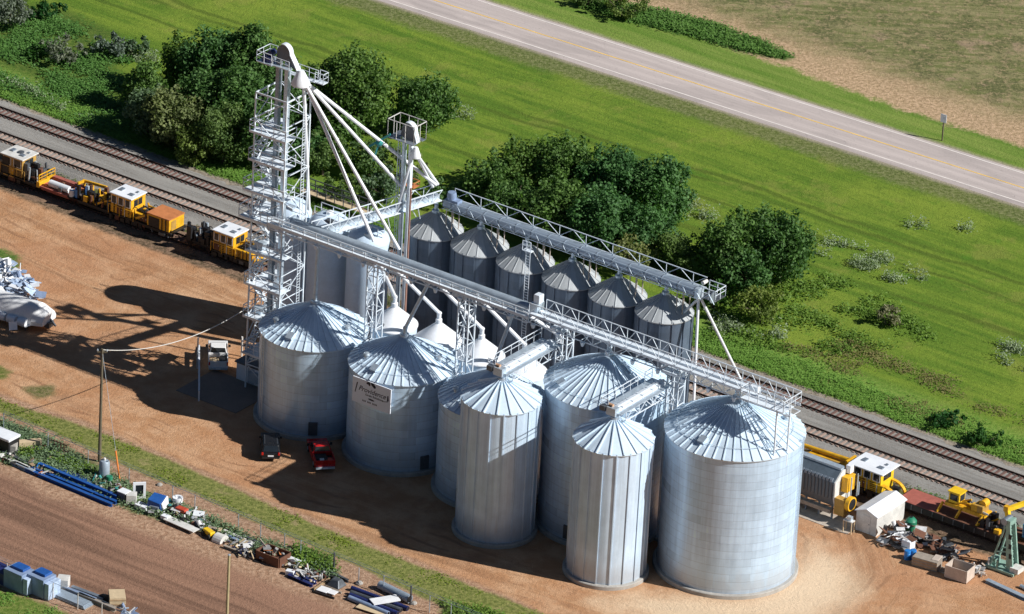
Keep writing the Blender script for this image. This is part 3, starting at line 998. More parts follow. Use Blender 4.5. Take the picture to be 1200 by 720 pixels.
G1, G2, G3 = 'trees and bushes behind the leg tower', 'trees in the long grove behind the back bins', 'trees by the right end of the back conveyor'
TREES = [
    # group behind the tower, left
    (250, 118, 74, 80, 'poplar', 'tall dark tree at the top of the left grove, left of the tower head', 'tree', G1),
    (215, 110, 50, 64, 'poplar', 'dark tree on the upper left shoulder of the grove left of the tower', 'tree', G1),
    (296, 128, 70, 86, 'poplar', 'dark tree directly behind the tower head platform on its left', 'tree', G1),
    (168, 132, 48, 58, 'poplar', 'small dark tree at the left rim of the left grove', 'tree', G1),
    (282, 168, 74, 82, 'poplar', 'dark tree in the middle of the grove, left of the tower upper platforms', 'tree', G1),
    (204, 172, 70, 68, 'willow', 'round grey green willow at the front of the left grove', 'tree', G1),
    (172, 158, 52, 56, 'willow', 'smaller dull green willow at the left front of the left grove', 'tree', G1),
    (262, 192, 62, 66, 'olive', 'olive bush at the front of the left grove near the railway bank', 'bush', G1),
    (306, 196, 50, 72, 'poplar', 'dark narrow tree hidden half behind the tower lattice near the railway bank', 'tree', G1),
    (412, 152, 84, 90, 'poplar', 'large dark tree seen through the fan of spouts right of the tower head', 'tree', G1),
    (365, 150, 50, 76, 'poplar', 'dark tree right behind the tower cone and spouts', 'tree', G1),
    (378, 205, 60, 48, 'olive', 'olive bush behind the tower below the dark spout grove', 'bush', G1),
    (432, 205, 66, 46, 'olive', 'low olive bush between the long spouts', 'bush', G1),
    (448, 238, 52, 40, 'willow', 'dull green bush behind the bridge walkway', 'bush', G1),
    (495, 152, 74, 66, 'poplar', 'round dark tree alone above the small elevator leg', 'tree', G1),
    (520, 240, 50, 34, 'olive', 'low olive bush right of the small elevator leg', 'bush', G2),
    (238, 158, 66, 72, 'poplar', 'dark tree filling the centre of the left grove between the willow and the tall trees', 'tree', G1),
    (334, 158, 56, 80, 'poplar', 'dark tree directly behind the tower lattice below the head', 'tree', G1),
    (228, 192, 52, 46, 'olive', 'low olive bush in the shade under the round grey green willow', 'bush', G1),
    (400, 236, 56, 34, 'olive', 'low olive bush beside the dark railed walkway', 'bush', G1),
    (470, 214, 56, 40, 'willow', 'dull green bush left of the small elevator leg', 'bush', G1),
    (352, 200, 56, 46, 'poplar', 'low dark tree right of the tower lattice above the railed walkway', 'tree', G1),
    (395, 178, 56, 44, 'poplar', 'dark low tree between the first and second long spouts', 'tree', G1),
    # grove behind the back bins
    (575, 238, 62, 56, 'poplar', 'leftmost dark tree of the long grove behind the back bins', 'tree', G2),
    (615, 226, 74, 62, 'poplar', 'dark tree at the upper left of the long grove', 'tree', G2),
    (662, 232, 84, 70, 'poplar', 'tall dark tree at the top middle of the long grove', 'tree', G2),
    (720, 252, 84, 74, 'poplar', 'tall dark tree at the upper right of the long grove', 'tree', G2),
    (772, 262, 72, 72, 'poplar', 'rightmost tall dark tree of the long grove', 'tree', G2),
    (600, 268, 70, 54, 'poplar', 'dark tree at the front left of the long grove above the back conveyor', 'tree', G2),
    (650, 282, 80, 72, 'poplar', 'dark tree at the front middle of the long grove above the back conveyor', 'tree', G2),
    (705, 300, 80, 76, 'poplar', 'dark tree at the front right of the long grove above the back conveyor', 'tree', G2),
    (750, 306, 66, 64, 'poplar', 'lower dark tree filling the right front of the long grove', 'tree', G2),
    (742, 322, 52, 48, 'willow', 'dull green rounded bush at the right front foot of the long grove', 'bush', G2),
    (790, 322, 56, 52, 'olive', 'olive bush between the long grove and the right hand trees', 'bush', G2),
    # right hand trees
    (848, 332, 66, 70, 'poplar', 'left dark tree of the right hand group beside the back conveyor end', 'tree', G3),
    (885, 322, 74, 76, 'poplar', 'tallest dark tree of the right hand group', 'tree', G3),
    (914, 332, 62, 80, 'poplar', 'rightmost dark tree of the right hand group', 'tree', G3),
    (872, 346, 60, 50, 'poplar', 'low leafy tree at the front of the right hand group', 'tree', G3),
    (890, 378, 62, 46, 'olive', 'round olive bush below the right hand trees', 'bush', G3),
    (835, 362, 40, 32, 'bush', 'low green bush beside the railing of the back conveyor end', 'bush', G3),
    # scattered shrubs
    (1042, 381, 34, 26, 'grey', 'small round grey shrub alone in the green meadow', 'shrub', None),
    (1152, 522, 46, 26, 'bush', 'low bright green bush on the bank right of the railway', 'bush', None),
    (1110, 500, 44, 14, 'bush', 'flat green bush on the bank left of the brighter low bush', 'bush', None),
    (74, 71, 62, 34, 'grey', 'grey green shrub at the upper left, left of its twin', 'shrub', None),
    (128, 66, 52, 32, 'grey', 'grey shrub at the upper left, nearest to the left grove', 'shrub', None),
    (12, 30, 56, 46, 'grey', 'grey green shrub cut by the top left corner', 'shrub', None),
    (55, 22, 46, 22, 'bush', 'bright green low bush near the top left corner', 'bush', None),
    (40, 68, 30, 14, 'bush', 'dark little bush at the left of the grey shrubs', 'bush', None),
    (735, 20, 64, 38, 'olive', 'dark round bush beyond the highway at the top edge', 'bush', None),
    (690, 6, 44, 26, 'olive', 'dark low bush beyond the highway left of the round one', 'bush', None),
    (160, 66, 34, 26, 'willow', 'pale dull shrub just above the left grove', 'shrub', None),
]
for (px, py, wp, hp, kind, lab, nm, grp) in TREES:
    make_tree(px, py, wp, hp, kind, lab, 'tree' if nm == 'tree' else nm, nm, grp)


# ------------------------------------------------------------------ grass, weeds (nobody could count them)
def scatter_blades(name, pts, h, wdt, m, per=3, lean=0.35, kind='stuff', leaf=0.11, rough=0.24):
    """tufts: leaning blade-sized leaves spread through a low layer at each point (x, y, scale)"""
    pts = np.asarray(pts)
    per = per * 3
    n = len(pts) * per
    b = np.repeat(pts, per, axis=0)
    off = RNG.normal(0, wdt * 0.9, size=(n, 2))
    z = RNG.uniform(0.0, 1.0, n) ** 1.5 * h * b[:, 2]
    C = np.stack([b[:, 0] + off[:, 0], b[:, 1] + off[:, 1], z + 0.02], 1)
    Nn = RNG.normal(size=(n, 3)) * rough + np.array([0.12, -0.15, 1.0])
    Nn /= np.linalg.norm(Nn, axis=1, keepdims=True)
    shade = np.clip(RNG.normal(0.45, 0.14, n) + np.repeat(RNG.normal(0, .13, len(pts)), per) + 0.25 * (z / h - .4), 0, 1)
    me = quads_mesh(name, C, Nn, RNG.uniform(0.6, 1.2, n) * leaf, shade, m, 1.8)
    o = bpy.data.objects.new(name, me)
    COL.objects.link(o)
    return tag(o, kind=kind)


def in_poly(pts, n):
    pts = np.array(gp(pts))
    lo, hi = pts.min(0), pts.max(0)
    out = []
    while sum(len(a) for a in out) < n:
        q = RNG.uniform(lo, hi, size=(n, 2))
        out.append(q[sdf([tuple(p) for p in pts], q[:, 0], q[:, 1]) > 0])
    return np.concatenate(out)[:n]


def clumpy(q, scale, keep=0.5):
    """thin a set of points into irregular clumps with a cheap sum of sines"""
    x, y = q[:, 0] * scale, q[:, 1] * scale
    f = np.sin(x * 1.3 + 2 * np.sin(y * .7)) + np.sin(y * 1.7 + 1.5 * np.sin(x * .9 + 1)) + 0.8 * np.sin((x + y) * 2.3 + 2)
    rank = f.argsort().argsort() / len(f)
    pr = np.clip((rank - (1 - keep)) / 0.6 + 0.5, 0, 1) ** 1.5
    return q[RNG.random(len(q)) < pr]


def with_scale(q, lo=0.7, hi=1.3):
    return np.concatenate([q, RNG.uniform(lo, hi, size=(len(q), 1))], 1)


def uv_pts(u0, u1, v0, v1, n):
    a = RNG.uniform(u0, u1, n)
    b = RNG.uniform(v0, v1, n)
    return np.stack([O_NEAR.x + U.x * a + V.x * b, O_NEAR.y + U.y * a + V.y * b], 1)


GRASS_LUSH = leaf_mat('lush_bank_grass', (0.11, 0.22, 0.026), (0.30, 0.42, 0.085), 0.3)
GRASS_FIELD = leaf_mat('meadow_grass', (0.075, 0.145, 0.012), (0.27, 0.33, 0.04), 0.3, True)
GRASS_DRY = leaf_mat('dry_grass', (0.12, 0.12, 0.04), (0.32, 0.27, 0.13), 0.3)
WEED_W = leaf_mat('pale_flowering_weeds', (0.15, 0.20, 0.09), (0.42, 0.46, 0.33), 0.2)
WEED_G = leaf_mat('rank_green_weeds', (0.065, 0.15, 0.022), (0.20, 0.31, 0.065), 0.3)
WEED_B = leaf_mat('grey_green_weeds', (0.09, 0.14, 0.06), (0.28, 0.34, 0.19), 0.2)

q = np.concatenate([uv_pts(-78, 74, 8.3, 12.4, 9000), clumpy(uv_pts(-78, 74, 8.2, 14, 2000), .5)])
scatter_blades('bank_grass', with_scale(q), 0.34, 0.26, GRASS_LUSH, rough=0.16, leaf=.10)
q = clumpy(in_poly([(-20, 40), (60, 10), (150, 50), (160, 120), (150, 160), (60, 138), (-20, 112)], 5000), .4, .6)
scatter_blades('rank_weeds', with_scale(q), 0.55, 0.40, WEED_G, rough=.32, leaf=.14)
q = clumpy(in_poly([(780, 340), (900, 300), (1050, 350), (1100, 400), (960, 420), (830, 400)], 2600), .5, .5)
scatter_blades('rank_meadow_weeds', with_scale(q), 0.6, 0.40, WEED_G, rough=.45, leaf=.14)
q = clumpy(in_poly([(900, 405), (1000, 400), (1110, 440), (1220, 478), (1220, 540), (1100, 500), (960, 450)], 2600), .35, .3)
scatter_blades('dry_grass', with_scale(q), 0.35, 0.35, GRASS_DRY, leaf=.1)
wp = [([(940, 278), (985, 284), (1040, 302), (1090, 322), (1075, 345), (1020, 322), (950, 296)], 300), ([(1165, 402), (1215, 408), (1215, 440), (1180, 430), (1160, 415)], 130),
      ([(830, 372), (880, 380), (925, 385), (920, 398), (860, 398), (835, 390)], 220), ([(800, 238), (850, 244), (846, 262), (800, 254)], 100),
      ([(1060, 258), (1140, 262), (1140, 275), (1060, 268)], 50), ([(500, 125), (560, 135), (550, 150), (515, 150)], 60),
      ([(150, 62), (185, 62), (185, 75), (150, 72)], 60), ([(0, 95), (60, 112), (110, 142), (90, 140), (0, 105)], 120)]
q = np.concatenate([clumpy(in_poly(p, n * 3), .8, .34) for p, n in wp])
scatter_blades('white_flowering_weeds', with_scale(q, .6, 1.5), 0.9, 0.22, WEED_W, per=3, leaf=.11, rough=.9)
q = np.concatenate([in_poly(POLY['weeds'], 2600), in_poly([(0, 505), (40, 515), (150, 568), (150, 590), (60, 560), (0, 530)], 600)])
scatter_blades('fence_weeds', with_scale(clumpy(q, .5, .75)), 0.55, 0.30, WEED_B, rough=.4, leaf=.12)
q = np.concatenate([in_poly([(345, 640), (388, 655), (392, 672), (345, 665)], 260), in_poly([(520, 706), (560, 712), (600, 728), (600, 740), (530, 735)], 330), in_poly([(20, 520), (48, 528), (44, 538), (20, 535)], 40), in_poly([(60, 532), (118, 555), (112, 562), (60, 545)], 160)])
scatter_blades('fence_green_weeds', with_scale(q), 0.55, 0.36, WEED_G, rough=.5, leaf=.13)
q = clumpy(in_poly(POLY['strip'], 2600), .6, .35)
scatter_blades('verge_grass', with_scale(q), 0.12, 0.25, GRASS_FIELD, per=1, leaf=.1)
q = clumpy(in_poly(POLY['verge'], 2000), .6, .6)
scatter_blades('lower_verge_grass', with_scale(q), 0.15, 0.25, GRASS_LUSH, per=2, leaf=.1)
q = clumpy(uv_pts(-78, 74, V_SID + 2.0, -2.9, 3200), .6, .5)
scatter_blades('siding_weeds', with_scale(q), 0.28, 0.24, GRASS_DRY, per=2, leaf=.1)
q = clumpy(uv_pts(-78, 74, V_SID + 2.0, -3.0, 2200), .45, .35)
scatter_blades('siding_green_weeds', with_scale(q), 0.32, 0.24, WEED_G, per=2, leaf=.1)
q = in_poly(POLY['hedge'], 1300)
scatter_blades('hedge_weeds', with_scale(q), 0.5, 0.40, WEED_G, rough=.35, leaf=.14)
MT['orange_dull'] = mat('dull_orange_motor', (0.55, 0.33, 0.20), 0.6, 0, 0.2, 3)
# =================================================================== STORAGE BINS
def polar(r, a, z):
    return Vector((r * math.cos(a), r * math.sin(a), z))


def bar_prism(mb, pts_a, pts_b):
    mb.add(pts_a + pts_b, [(0, 1, 2, 3), (7, 6, 5, 4), (1, 0, 4, 5), (2, 1, 5, 6), (3, 2, 6, 7), (0, 3, 7, 4)])


def rib(mb, r0, z0, r1, z1, a, w, h):
    """raised seam running up a cone from (r0, z0) to (r1, z1) at bearing a"""
    t = Vector((-math.sin(a), math.cos(a), 0)) * w / 2
    p, q = polar(r0, a, z0), polar(r1, a, z1)
    d = (q - p).normalized()
    n = Vector((math.cos(a), math.sin(a), 0)).cross(t.normalized()).normalized()
    n = d.cross(Vector((-math.sin(a), math.cos(a), 0))).normalized()
    if n.z < 0:
        n = -n
    bar_prism(mb, [p - t * 1.2, p + t * 1.2, p + t + n * h, p - t + n * h], [q - t * .5, q + t * .5, q + t * .4 + n * h, q - t * .4 + n * h])


def ladder(mb, x, y, z0, z1, dx=(1, 0), w=0.42, off=0.0):
    a = Vector((dx[0], dx[1], 0)) * w / 2
    c = Vector((x, y, 0))
    for s in (-1, 1):
        mb.bar(c + a * s + Vector((0, 0, z0)), c + a * s + Vector((0, 0, z1)), 0.05)
    z = z0 + 0.3
    while z < z1:
        mb.bar(c - a + Vector((0, 0, z)), c + a + Vector((0, 0, z)), 0.035)
        z += 0.3


def make_bin(name, label, u, v, r, ze, za, nrib, wall, roof, group, stiff=0, facets=None, hatch=None, ring=None, door=None, rladder=None, lad=None, vents=(), found=0.38, cat='grain bin', eave=0.14, collar=0.42, ribw=0.10, ribh=0.10):
    root = thing(name, label, cat, UVp(u, v), ANG, group)
    mb = MB().lathe([(r + found, -0.05), (r + found, 0.36), (r + found - 0.06, 0.42), (r - 0.1, 0.42)], 72)
    mb.build('foundation', 'concrete', root)
    mb = MB().lathe([(r, 0.40), (r, ze)], 96, cap=False)
    if stiff:
        for k in range(stiff):
            a = 2 * math.pi * (k + 0.5) / stiff
            t = Vector((-math.sin(a), math.cos(a), 0)) * 0.055
            p, q = polar(r + .005, a, .40), polar(r + .005, a, ze - .02)
            n = Vector((math.cos(a), math.sin(a), 0)) * 0.10
            bar_prism(mb, [p - t, p + t, p + t + n, p - t + n], [q - t, q + t, q + t + n, q - t + n])
    else:
        pass
    mb.build('wall', wall, root)
    slope = (za - ze) / r
    n = facets or 72
    re = r + eave
    zlow = ze - eave * slope
    mb = MB().lathe([(re - .02, zlow - .10), (re, zlow - .02), (re, zlow), (collar, za - collar * slope)], n, cap=False, a0=0.0)
    for k in range(nrib):
        a = 2 * math.pi * k / nrib
        kk = math.cos(math.pi / n) if facets and facets != nrib else 1.0
        rib(mb, re * kk, zlow, collar * 1.1, za - collar * 1.1 * slope, a, ribw, ribh)
    if ring:
        rr = r * ring
        mb.lathe([(rr + .02, za - rr * slope + .12), (rr + .02, za - rr * slope + .155), (rr - .02, za - rr * slope + .155), (rr - .02, za - rr * slope + .12)], 72, cap=False)
    mb.build('roof', roof, root, smooth=20 if facets else 30)
    zc = za - collar * slope
    mb = MB().lathe([(collar + .03, zc - .06), (collar + .03, zc + .26), (collar * .8, zc + .34)], 20)
    mb.build('peak_collar', 'steel', root)
    if hatch is not None:
        a = hatch
        rr = r * 0.80
        z = za - rr * slope
        m = MB()
        tz = Vector((-math.sin(a), math.cos(a), 0))
        rz = Vector((math.cos(a), math.sin(a), -slope)).normalized()
        nn = rz.cross(tz)
        nn = nn if nn.z > 0 else -nn
        c = polar(rr, a, z)
        b = [c + tz * x + rz * y - nn * .02 for x, y in ((-.36, -.4), (.36, -.4), (.36, .4), (-.36, .4))]
        tp = [p + nn * .34 for p in b]
        m.hexa(b, tp)
        m.build('roof_hatch', 'steel', root, smooth=0)
    if vents:
        for a in vents:
            rr = r * 0.72
            z = za - rr * slope
            c = polar(rr, a, z)
            m = MB().lathe([(.24, -.15), (.24, .30), (.36, .32), (.30, .48), (.08, .56)], 14, c)
            m.build('roof_vent', 'steel', root)
    if door is not None:
        a = door
        t = Vector((-math.sin(a), math.cos(a), 0))
        nrm = Vector((math.cos(a), math.sin(a), 0))
        c = polar(r, a, 1.25)
        m = MB()
        b = [c - t * .45 - nrm * .1 - Vector((0, 0, .7)), c + t * .45 - nrm * .1 - Vector((0, 0, .7)), c + t * .45 + nrm * .14 - Vector((0, 0, .7)), c - t * .45 + nrm * .14 - Vector((0, 0, .7))]
        m.hexa(b, [p + Vector((0, 0, 1.4)) for p in b])
        m.build('access_door', 'steel_dark', root, smooth=0)
    if rladder is not None:
        a = rladder
        t = Vector((-math.sin(a), math.cos(a), 0)) * .24
        m = MB()
        p, q = polar(r * .97, a, za - r * .97 * slope + .16), polar(.6, a, za - .6 * slope + .16)
        for s in (-1, 1):
            m.bar(p + t * s, q + t * s, .05)
        L = (q - p).length
        for k in range(int(L / .4)):
            c = p.lerp(q, k * .4 / L)
            m.bar(c - t, c + t, .04)
        m.build('roof_ladder', 'steel', root, smooth=0)
    if lad is not None:
        a = lad
        m = MB()
        c = polar(r + .18, a, 0)
        ladder(m, c.x, c.y, .5, ze + .5, (-math.sin(a), math.cos(a)))
        m.build('wall_ladder', 'steel', root, smooth=0)
    return root


def bearing(du, dv):
    return math.atan2(dv, du)


CAMB = math.atan2(-math.cos(-ANG), math.sin(-ANG) * -1)   # bearing towards the camera in the local frame
CAMB = math.atan2(Vector((0, -1, 0)).dot(V), Vector((0, -1, 0)).dot(U))


def cb(deg):
    """bearing measured from 'towards the camera', positive to the right in the photograph"""
    return CAMB + R(deg)


GB = 'big flat bottomed grain bins in the front row'
make_bin('grain_bin', 'big low corrugated grain bin at the left end, beside the leg tower and white shed', -2.9, -29.7, 5.25, 9.7, 12.55, 40, 'bin', 'roof', GB, hatch=cb(-30), ring=.84, door=cb(5), vents=(cb(-75), cb(60)), lad=cb(-62))
make_bin('grain_bin', 'big low corrugated grain bin with the white name sign on its wall', 8.2, -30.0, 5.2, 9.8, 12.7, 40, 'bin', 'roof', GB, hatch=cb(-38), ring=.84, door=cb(30), vents=(cb(-70), cb(70)), lad=cb(66))
make_bin('grain_bin', 'big low corrugated grain bin mostly hidden behind the left tall narrow bin', 19.3, -30.4, 5.15, 9.85, 12.8, 40, 'bin', 'roof', GB, hatch=cb(-40), ring=.84, door=cb(-30), vents=(cb(-72),))
make_bin('grain_bin', 'tall wide grain bin with a bright vertical sheen, between the two narrow ribbed bins', 31.4, -28.9, 5.95, 14.8, 17.9, 40, 'bin', 'roof', GB, hatch=cb(-66), ring=.86, door=cb(-30), vents=(cb(55),), rladder=cb(48))
make_bin('grain_bin', 'largest grain bin, brightly lit at the right front end of the row', 45.75, -28.35, 6.55, 14.55, 17.95, 44, 'bin', 'roof', GB, hatch=cb(-36), ring=.84, vents=(cb(96),), rladder=cb(34), lad=cb(72))
GN = 'tall narrow ribbed hopper bins standing in front of the row'
make_bin('ribbed_bin', 'tall narrow ribbed bin on the left, in front of the half hidden low bin', 24.9, -37.0, 3.72, 14.2, 16.2, 18, 'bin_stiff', 'roof', GN, stiff=18, facets=18, eave=.16, ribw=.13, ribh=.12)
make_bin('ribbed_bin', 'tall narrow ribbed bin on the right, in front of the largest bin', 37.75, -36.75, 3.72, 14.2, 16.3, 18, 'bin_stiff', 'roof', GN, stiff=18, facets=18, eave=.16, ribw=.13, ribh=.12)

# ------------------------------------------------------------------ name sign on the second bin
sg = thing('name_sign', 'white name sign with dark script lettering on the second big bin', 'sign', UVp(8.2 + 0.38, -30.0 - 5.40), ANG)
MB().bx(-2.3, 2.3, -.05, .05, 6.95, 9.6).build('board', 'sign_white', sg, smooth=0)
for x in (-1.9, -.6, .7, 2.0):
    for z in (7.4, 9.2):
        MB().bx(x - .04, x + .04, .05, .9 if abs(x) > 1 else .3, z, z + .08).build('bracket', 'steel', sg, smooth=0)


def text_part(name, body, size, x, z, parent, shear=0.0, sx=1.0, m='ink', y=-.056, rot=0.0):
    cu = bpy.data.curves.new(name, 'FONT')
    cu.body = body
    cu.size = size
    cu.shear = shear
    cu.align_x = 'CENTER'
    cu.extrude = 0.004
    cu.offset = 0.006
    o = bpy.data.objects.new(name, cu)
    COL.objects.link(o)
    bpy.context.view_layer.update()
    me = bpy.data.meshes.new_from_object(o.evaluated_get(bpy.context.evaluated_depsgraph_get()))
    bpy.data.objects.remove(o)
    me.materials.clear()
    me.materials.append(MT[m])
    me.transform(Matrix.Translation((x, y, z)) @ Matrix.Rotation(rot, 4, 'Y') @ Matrix.Rotation(R(90), 4, 'X') @ Matrix.Diagonal((sx, 1, 1, 1)))
    ob = bpy.data.objects.new(name, me)
    COL.objects.link(ob)
    ob.parent = parent
    return ob


text_part('lettering', 'Providence', .74, .05, 8.36, sg, .35, .98)
text_part('lettering', 'Grain Solutions', .30, .35, 8.02, sg, .0, 1.15)
m = MB()


def disc(mb, cx, cz, rx, rz, rot=0.0, y=-.056, n=14):
    vs = []
    for k in range(n):
        t = 2 * math.pi * k / n
        x, z = rx * math.cos(t), rz * math.sin(t)
        vs.append((cx + x * math.cos(rot) - z * math.sin(rot), y, cz + x * math.sin(rot) + z * math.cos(rot)))
    mb.add(vs, [tuple(range(n))])


# leaf shaped emblem over the name, long P tail, closing flourish, little swoosh, small contact line
for cx, cz, rx, rz, ro in ((-.42, 9.42, .26, .13, .5), (-.30, 9.30, .13, .16, 0), (.16, 9.36, .30, .17, -.5), (.32, 9.22, .16, .15, 0), (.02, 9.48, .16, .08, -.2)):
    disc(m, cx, cz, rx, rz, ro, -.0545)
m.build('emblem', 'ink', sg, smooth=0)
m = MB()
m.add([(-2.02, -.0555, 8.02), (-1.92, -.0555, 8.0), (-1.66, -.0555, 9.12), (-1.8, -.0555, 9.1)], [(0, 1, 2, 3)])
m.add([(1.86, -.057, 8.18), (2.08, -.057, 8.3), (2.02, -.057, 8.86), (1.88, -.057, 8.78)], [(0, 1, 2, 3)])
m.add([(1.3, -.0575, 7.98), (2.0, -.0575, 8.16), (2.0, -.0575, 8.22), (1.3, -.0575, 8.04)], [(0, 1, 2, 3)])
disc(m, .0, 7.74, .38, .09, -.05, -.058)
m.build('flourish', 'ink', sg, smooth=0)
m = MB()
for k, x in enumerate((-1.05, -.9, -.75, -.45, -.3, -.15, .15, .3, .45, .6)):
    m.bx(x, x + .09, -.058, -.05, 7.30, 7.46)
m.build('contact_line', 'ink', sg, smooth=0)

# ------------------------------------------------------------------ white hopper bins with cone roofs
GW = 'small white cone roofed hopper bins behind the front row'


def hopper_white(label, u, v, r, ze, za):
    root = thing('hopper_bin', label, 'hopper bin', UVp(u, v), ANG, GW)
    MB().lathe([(r, 2.6), (r, ze)], 56, cap=False).build('wall', 'tank_white', root)
    sl = (za - ze) / r
    MB().lathe([(r + .1, ze - .16), (r + .1, ze - .04), (.32, za - .32 * sl), (.32, za + .12), (.2, za + .2)], 56).build('cone_roof', 'white_paint', root)
    MB().lathe([(.3, .9), (r, 2.62), (r + .03, 2.7)], 56).build('hopper_cone', 'tank_white', root)
    for k in range(6):
        a = 2 * math.pi * k / 6
        MB().bar(polar(r, a, -.1), polar(r, a, 3.3), .16).build('leg', 'tank_white', root, smooth=0)
    m = MB()
    c = polar(r * .82, cb(-35), za - r * .82 * sl)
    m.lathe([(.2, -.1), (.2, .16), (.1, .2)], 12, c)
    m.build('vent', 'steel_dark', root)
    return root


for k, (u, lab) in enumerate([(1.5, 'white cone roofed hopper bin nearest the tower, seen between the two low bins'), (6.9, 'second white cone roofed hopper bin from the tower, behind the signed bin'),
                              (12.1, 'third white cone roofed hopper bin from the tower'), (17.2, 'fourth white cone roofed hopper bin, under the left side conveyor')]):
    hopper_white(lab, u, -22.5, 2.3, 9.0, 11.05)

# ------------------------------------------------------------------ three smooth white tanks by the tower
GT = 'tall smooth white tanks behind the tower'
for k, (u, lab) in enumerate([(-17.0, 'tall smooth white domed tank farthest left, behind the tower lattice'), (-12.1, 'tall smooth white domed tank in the middle of the three'), (-7.2, 'tall smooth white domed tank on the right, under the bridge walkway')]):
    root = thing('storage_tank', lab, 'tank', UVp(u, -15.4), ANG, GT)
    r, h = 2.12, 12.9
    MB().lathe([(r, 0), (r, h)], 64, cap=False).build('shell', 'tank_white', root)
    MB().lathe([(r + .04, h - .12), (r + .02, h), (r * .93, h + .42), (r * .75, h + .80), (r * .5, h + 1.05), (.3, h + 1.18)], 64).build('dome', 'tank_white', root)
    MB().lathe([(r + .15, -.1), (r + .15, .25)], 64).build('foundation', 'concrete', root)
    MB().lathe([(.34, h + 1.1), (.34, h + 1.42), (.2, h + 1.5)], 16).build('manway', 'white_paint', root)
    m = MB()
    for s in (-.55, .55):
        m.bar((-1.5, s, h + .95), (1.5, s, h + .95), .07)
        m.bar((-1.5, s, h + 1.75), (1.5, s, h + 1.75), .06)
        for x in (-1.5, 0, 1.5):
            m.bar((x, s, h + .6), (x, s, h + 1.75), .06)
    m.build('top_railing', 'white_steel', root, smooth=0)
    m = MB().bx(.4, 1.2, -1.3, -.7, h + .4, h + 1.1)
    m.build('vent_box', 'steel_dark' if k == 1 else 'steel', root, smooth=0)

# ------------------------------------------------------------------ six dark bins under the back conveyor
GK = 'dark weathered hopper bins under the back conveyor'
order = ['leftmost', 'second', 'third', 'fourth', 'fifth', 'rightmost']
VB = -11.2
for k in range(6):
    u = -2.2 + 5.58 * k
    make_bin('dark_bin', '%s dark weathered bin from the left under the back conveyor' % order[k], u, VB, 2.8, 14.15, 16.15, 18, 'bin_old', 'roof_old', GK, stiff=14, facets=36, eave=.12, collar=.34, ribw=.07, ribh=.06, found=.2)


# =================================================================== STEEL STRUCTURES
class Loc:
    """local frame of a thing that is lined up with the railway"""

    def __init__(self, u, v):
        self.u, self.v = u, v

    def __call__(self, u, v, z):
        return Vector((u - self.u, v - self.v, z))


def lattice(mb, cx, cy, hw, hd, z0, z1, bay, leg=.12, br=.06, twist=0, taper=1.0):
    """four legged braced mast"""
    n = max(1, round((z1 - z0) / bay))
    cs = [(-1, -1), (1, -1), (1, 1), (-1, 1)]

    def pt(c, z):
        f = 1 + (taper - 1) * (z1 - z) / (z1 - z0)
        return Vector((cx + c[0] * hw * f, cy + c[1] * hd * f, z))
    for c in cs:
        mb.bar(pt(c, z0), pt(c, z1), leg)
    for i in range(n):
        a, b = z0 + (z1 - z0) * i / n, z0 + (z1 - z0) * (i + 1) / n
        for k in range(4):
            c, d = cs[k], cs[(k + 1) % 4]
            mb.bar(pt(c, b), pt(d, b), br)
            if (i + k) % 2:
                mb.bar(pt(c, a), pt(d, b), br)
            else:
                mb.bar(pt(d, a), pt(c, b), br)


def railing(mb, pts, h=1.1, post=1.5, t=.05, mid=True, kick=False):
    """hand rail along a line of points"""
    up = Vector((0, 0, 1))
    for a, b in zip(pts, pts[1:]):
        a, b = Vector(a), Vector(b)
        L = (b - a).length
        n = max(1, round(L / post))
        for i in range(n + 1):
            p = a.lerp(b, i / n)
            mb.bar(p, p + up * h, t)
        mb.bar(a + up * h, b + up * h, t * 1.2)
        if mid:
            mb.bar(a + up * h * .55, b + up * h * .55, t * .8)
        if kick:
            mb.bar(a + up * .08, b + up * .08, t * .6, .16)


def truss(mb, pts, depth=-.9, bay=1.5, ch=.09, br=.055):
    """flat truss hanging below (or above) a straight line"""
    up = Vector((0, 0, depth))
    a, b = Vector(pts[0]), Vector(pts[1])
    n = max(2, round((b - a).length / bay))
    mb.bar(a, b, ch)
    mb.bar(a + up, b + up, ch)
    for i in range(n + 1):
        p = a.lerp(b, i / n)
        if i % 2 == 0:
            mb.bar(p, p + up, br)
        if i < n:
            q = a.lerp(b, (i + 1) / n)
            if i % 2:
                mb.bar(p, q + up, br)
            else:
                mb.bar(p + up, q, br)


# ------------------------------------------------------------------ main leg tower
TU, TV = -9.6, -27.2
tw = thing('leg_tower', 'tall white lattice tower with platforms and railings around the main elevator', 'tower', UVp(TU, TV), ANG)
HS = 1.9
m = MB()
lattice(m, 0, 0, HS, HS, 0, 32.0, 2.6, .13, .068)
m.build('lattice_frame', 'white_steel', tw, smooth=0)
for i, z in enumerate((4.0, 8.0, 11.6, 15.2, 18.6, 21.6, 25.0, 28.0)):
    ex = {18.6: 1.3, 21.6: .9}.get(z, .35)
    sd = -1 if i % 2 else 1
    m = MB()
    y0, y1 = (-HS - .1, -.55)
    m.bx(-HS - ex, HS + .3, y0 - .25, y1, z - .06, z)
    m.bx(-HS - ex, -.9, y1 + .002, HS + .25, z - .06, z)
    m.bx(-HS - ex - .03, HS + .33, y0 - .30, y0 - .253, z - .14, z + .10)
    m.build('platform', 'white_steel', tw, smooth=0)
    m = MB()
    railing(m, [(-HS - ex, HS + .25, z), (-HS - ex, y0 - .25, z), (HS + .3, y0 - .25, z), (HS + .3, -.55, z)], 1.15, 1.3, .055)
    m.build('railing', 'white_steel', tw, smooth=0)
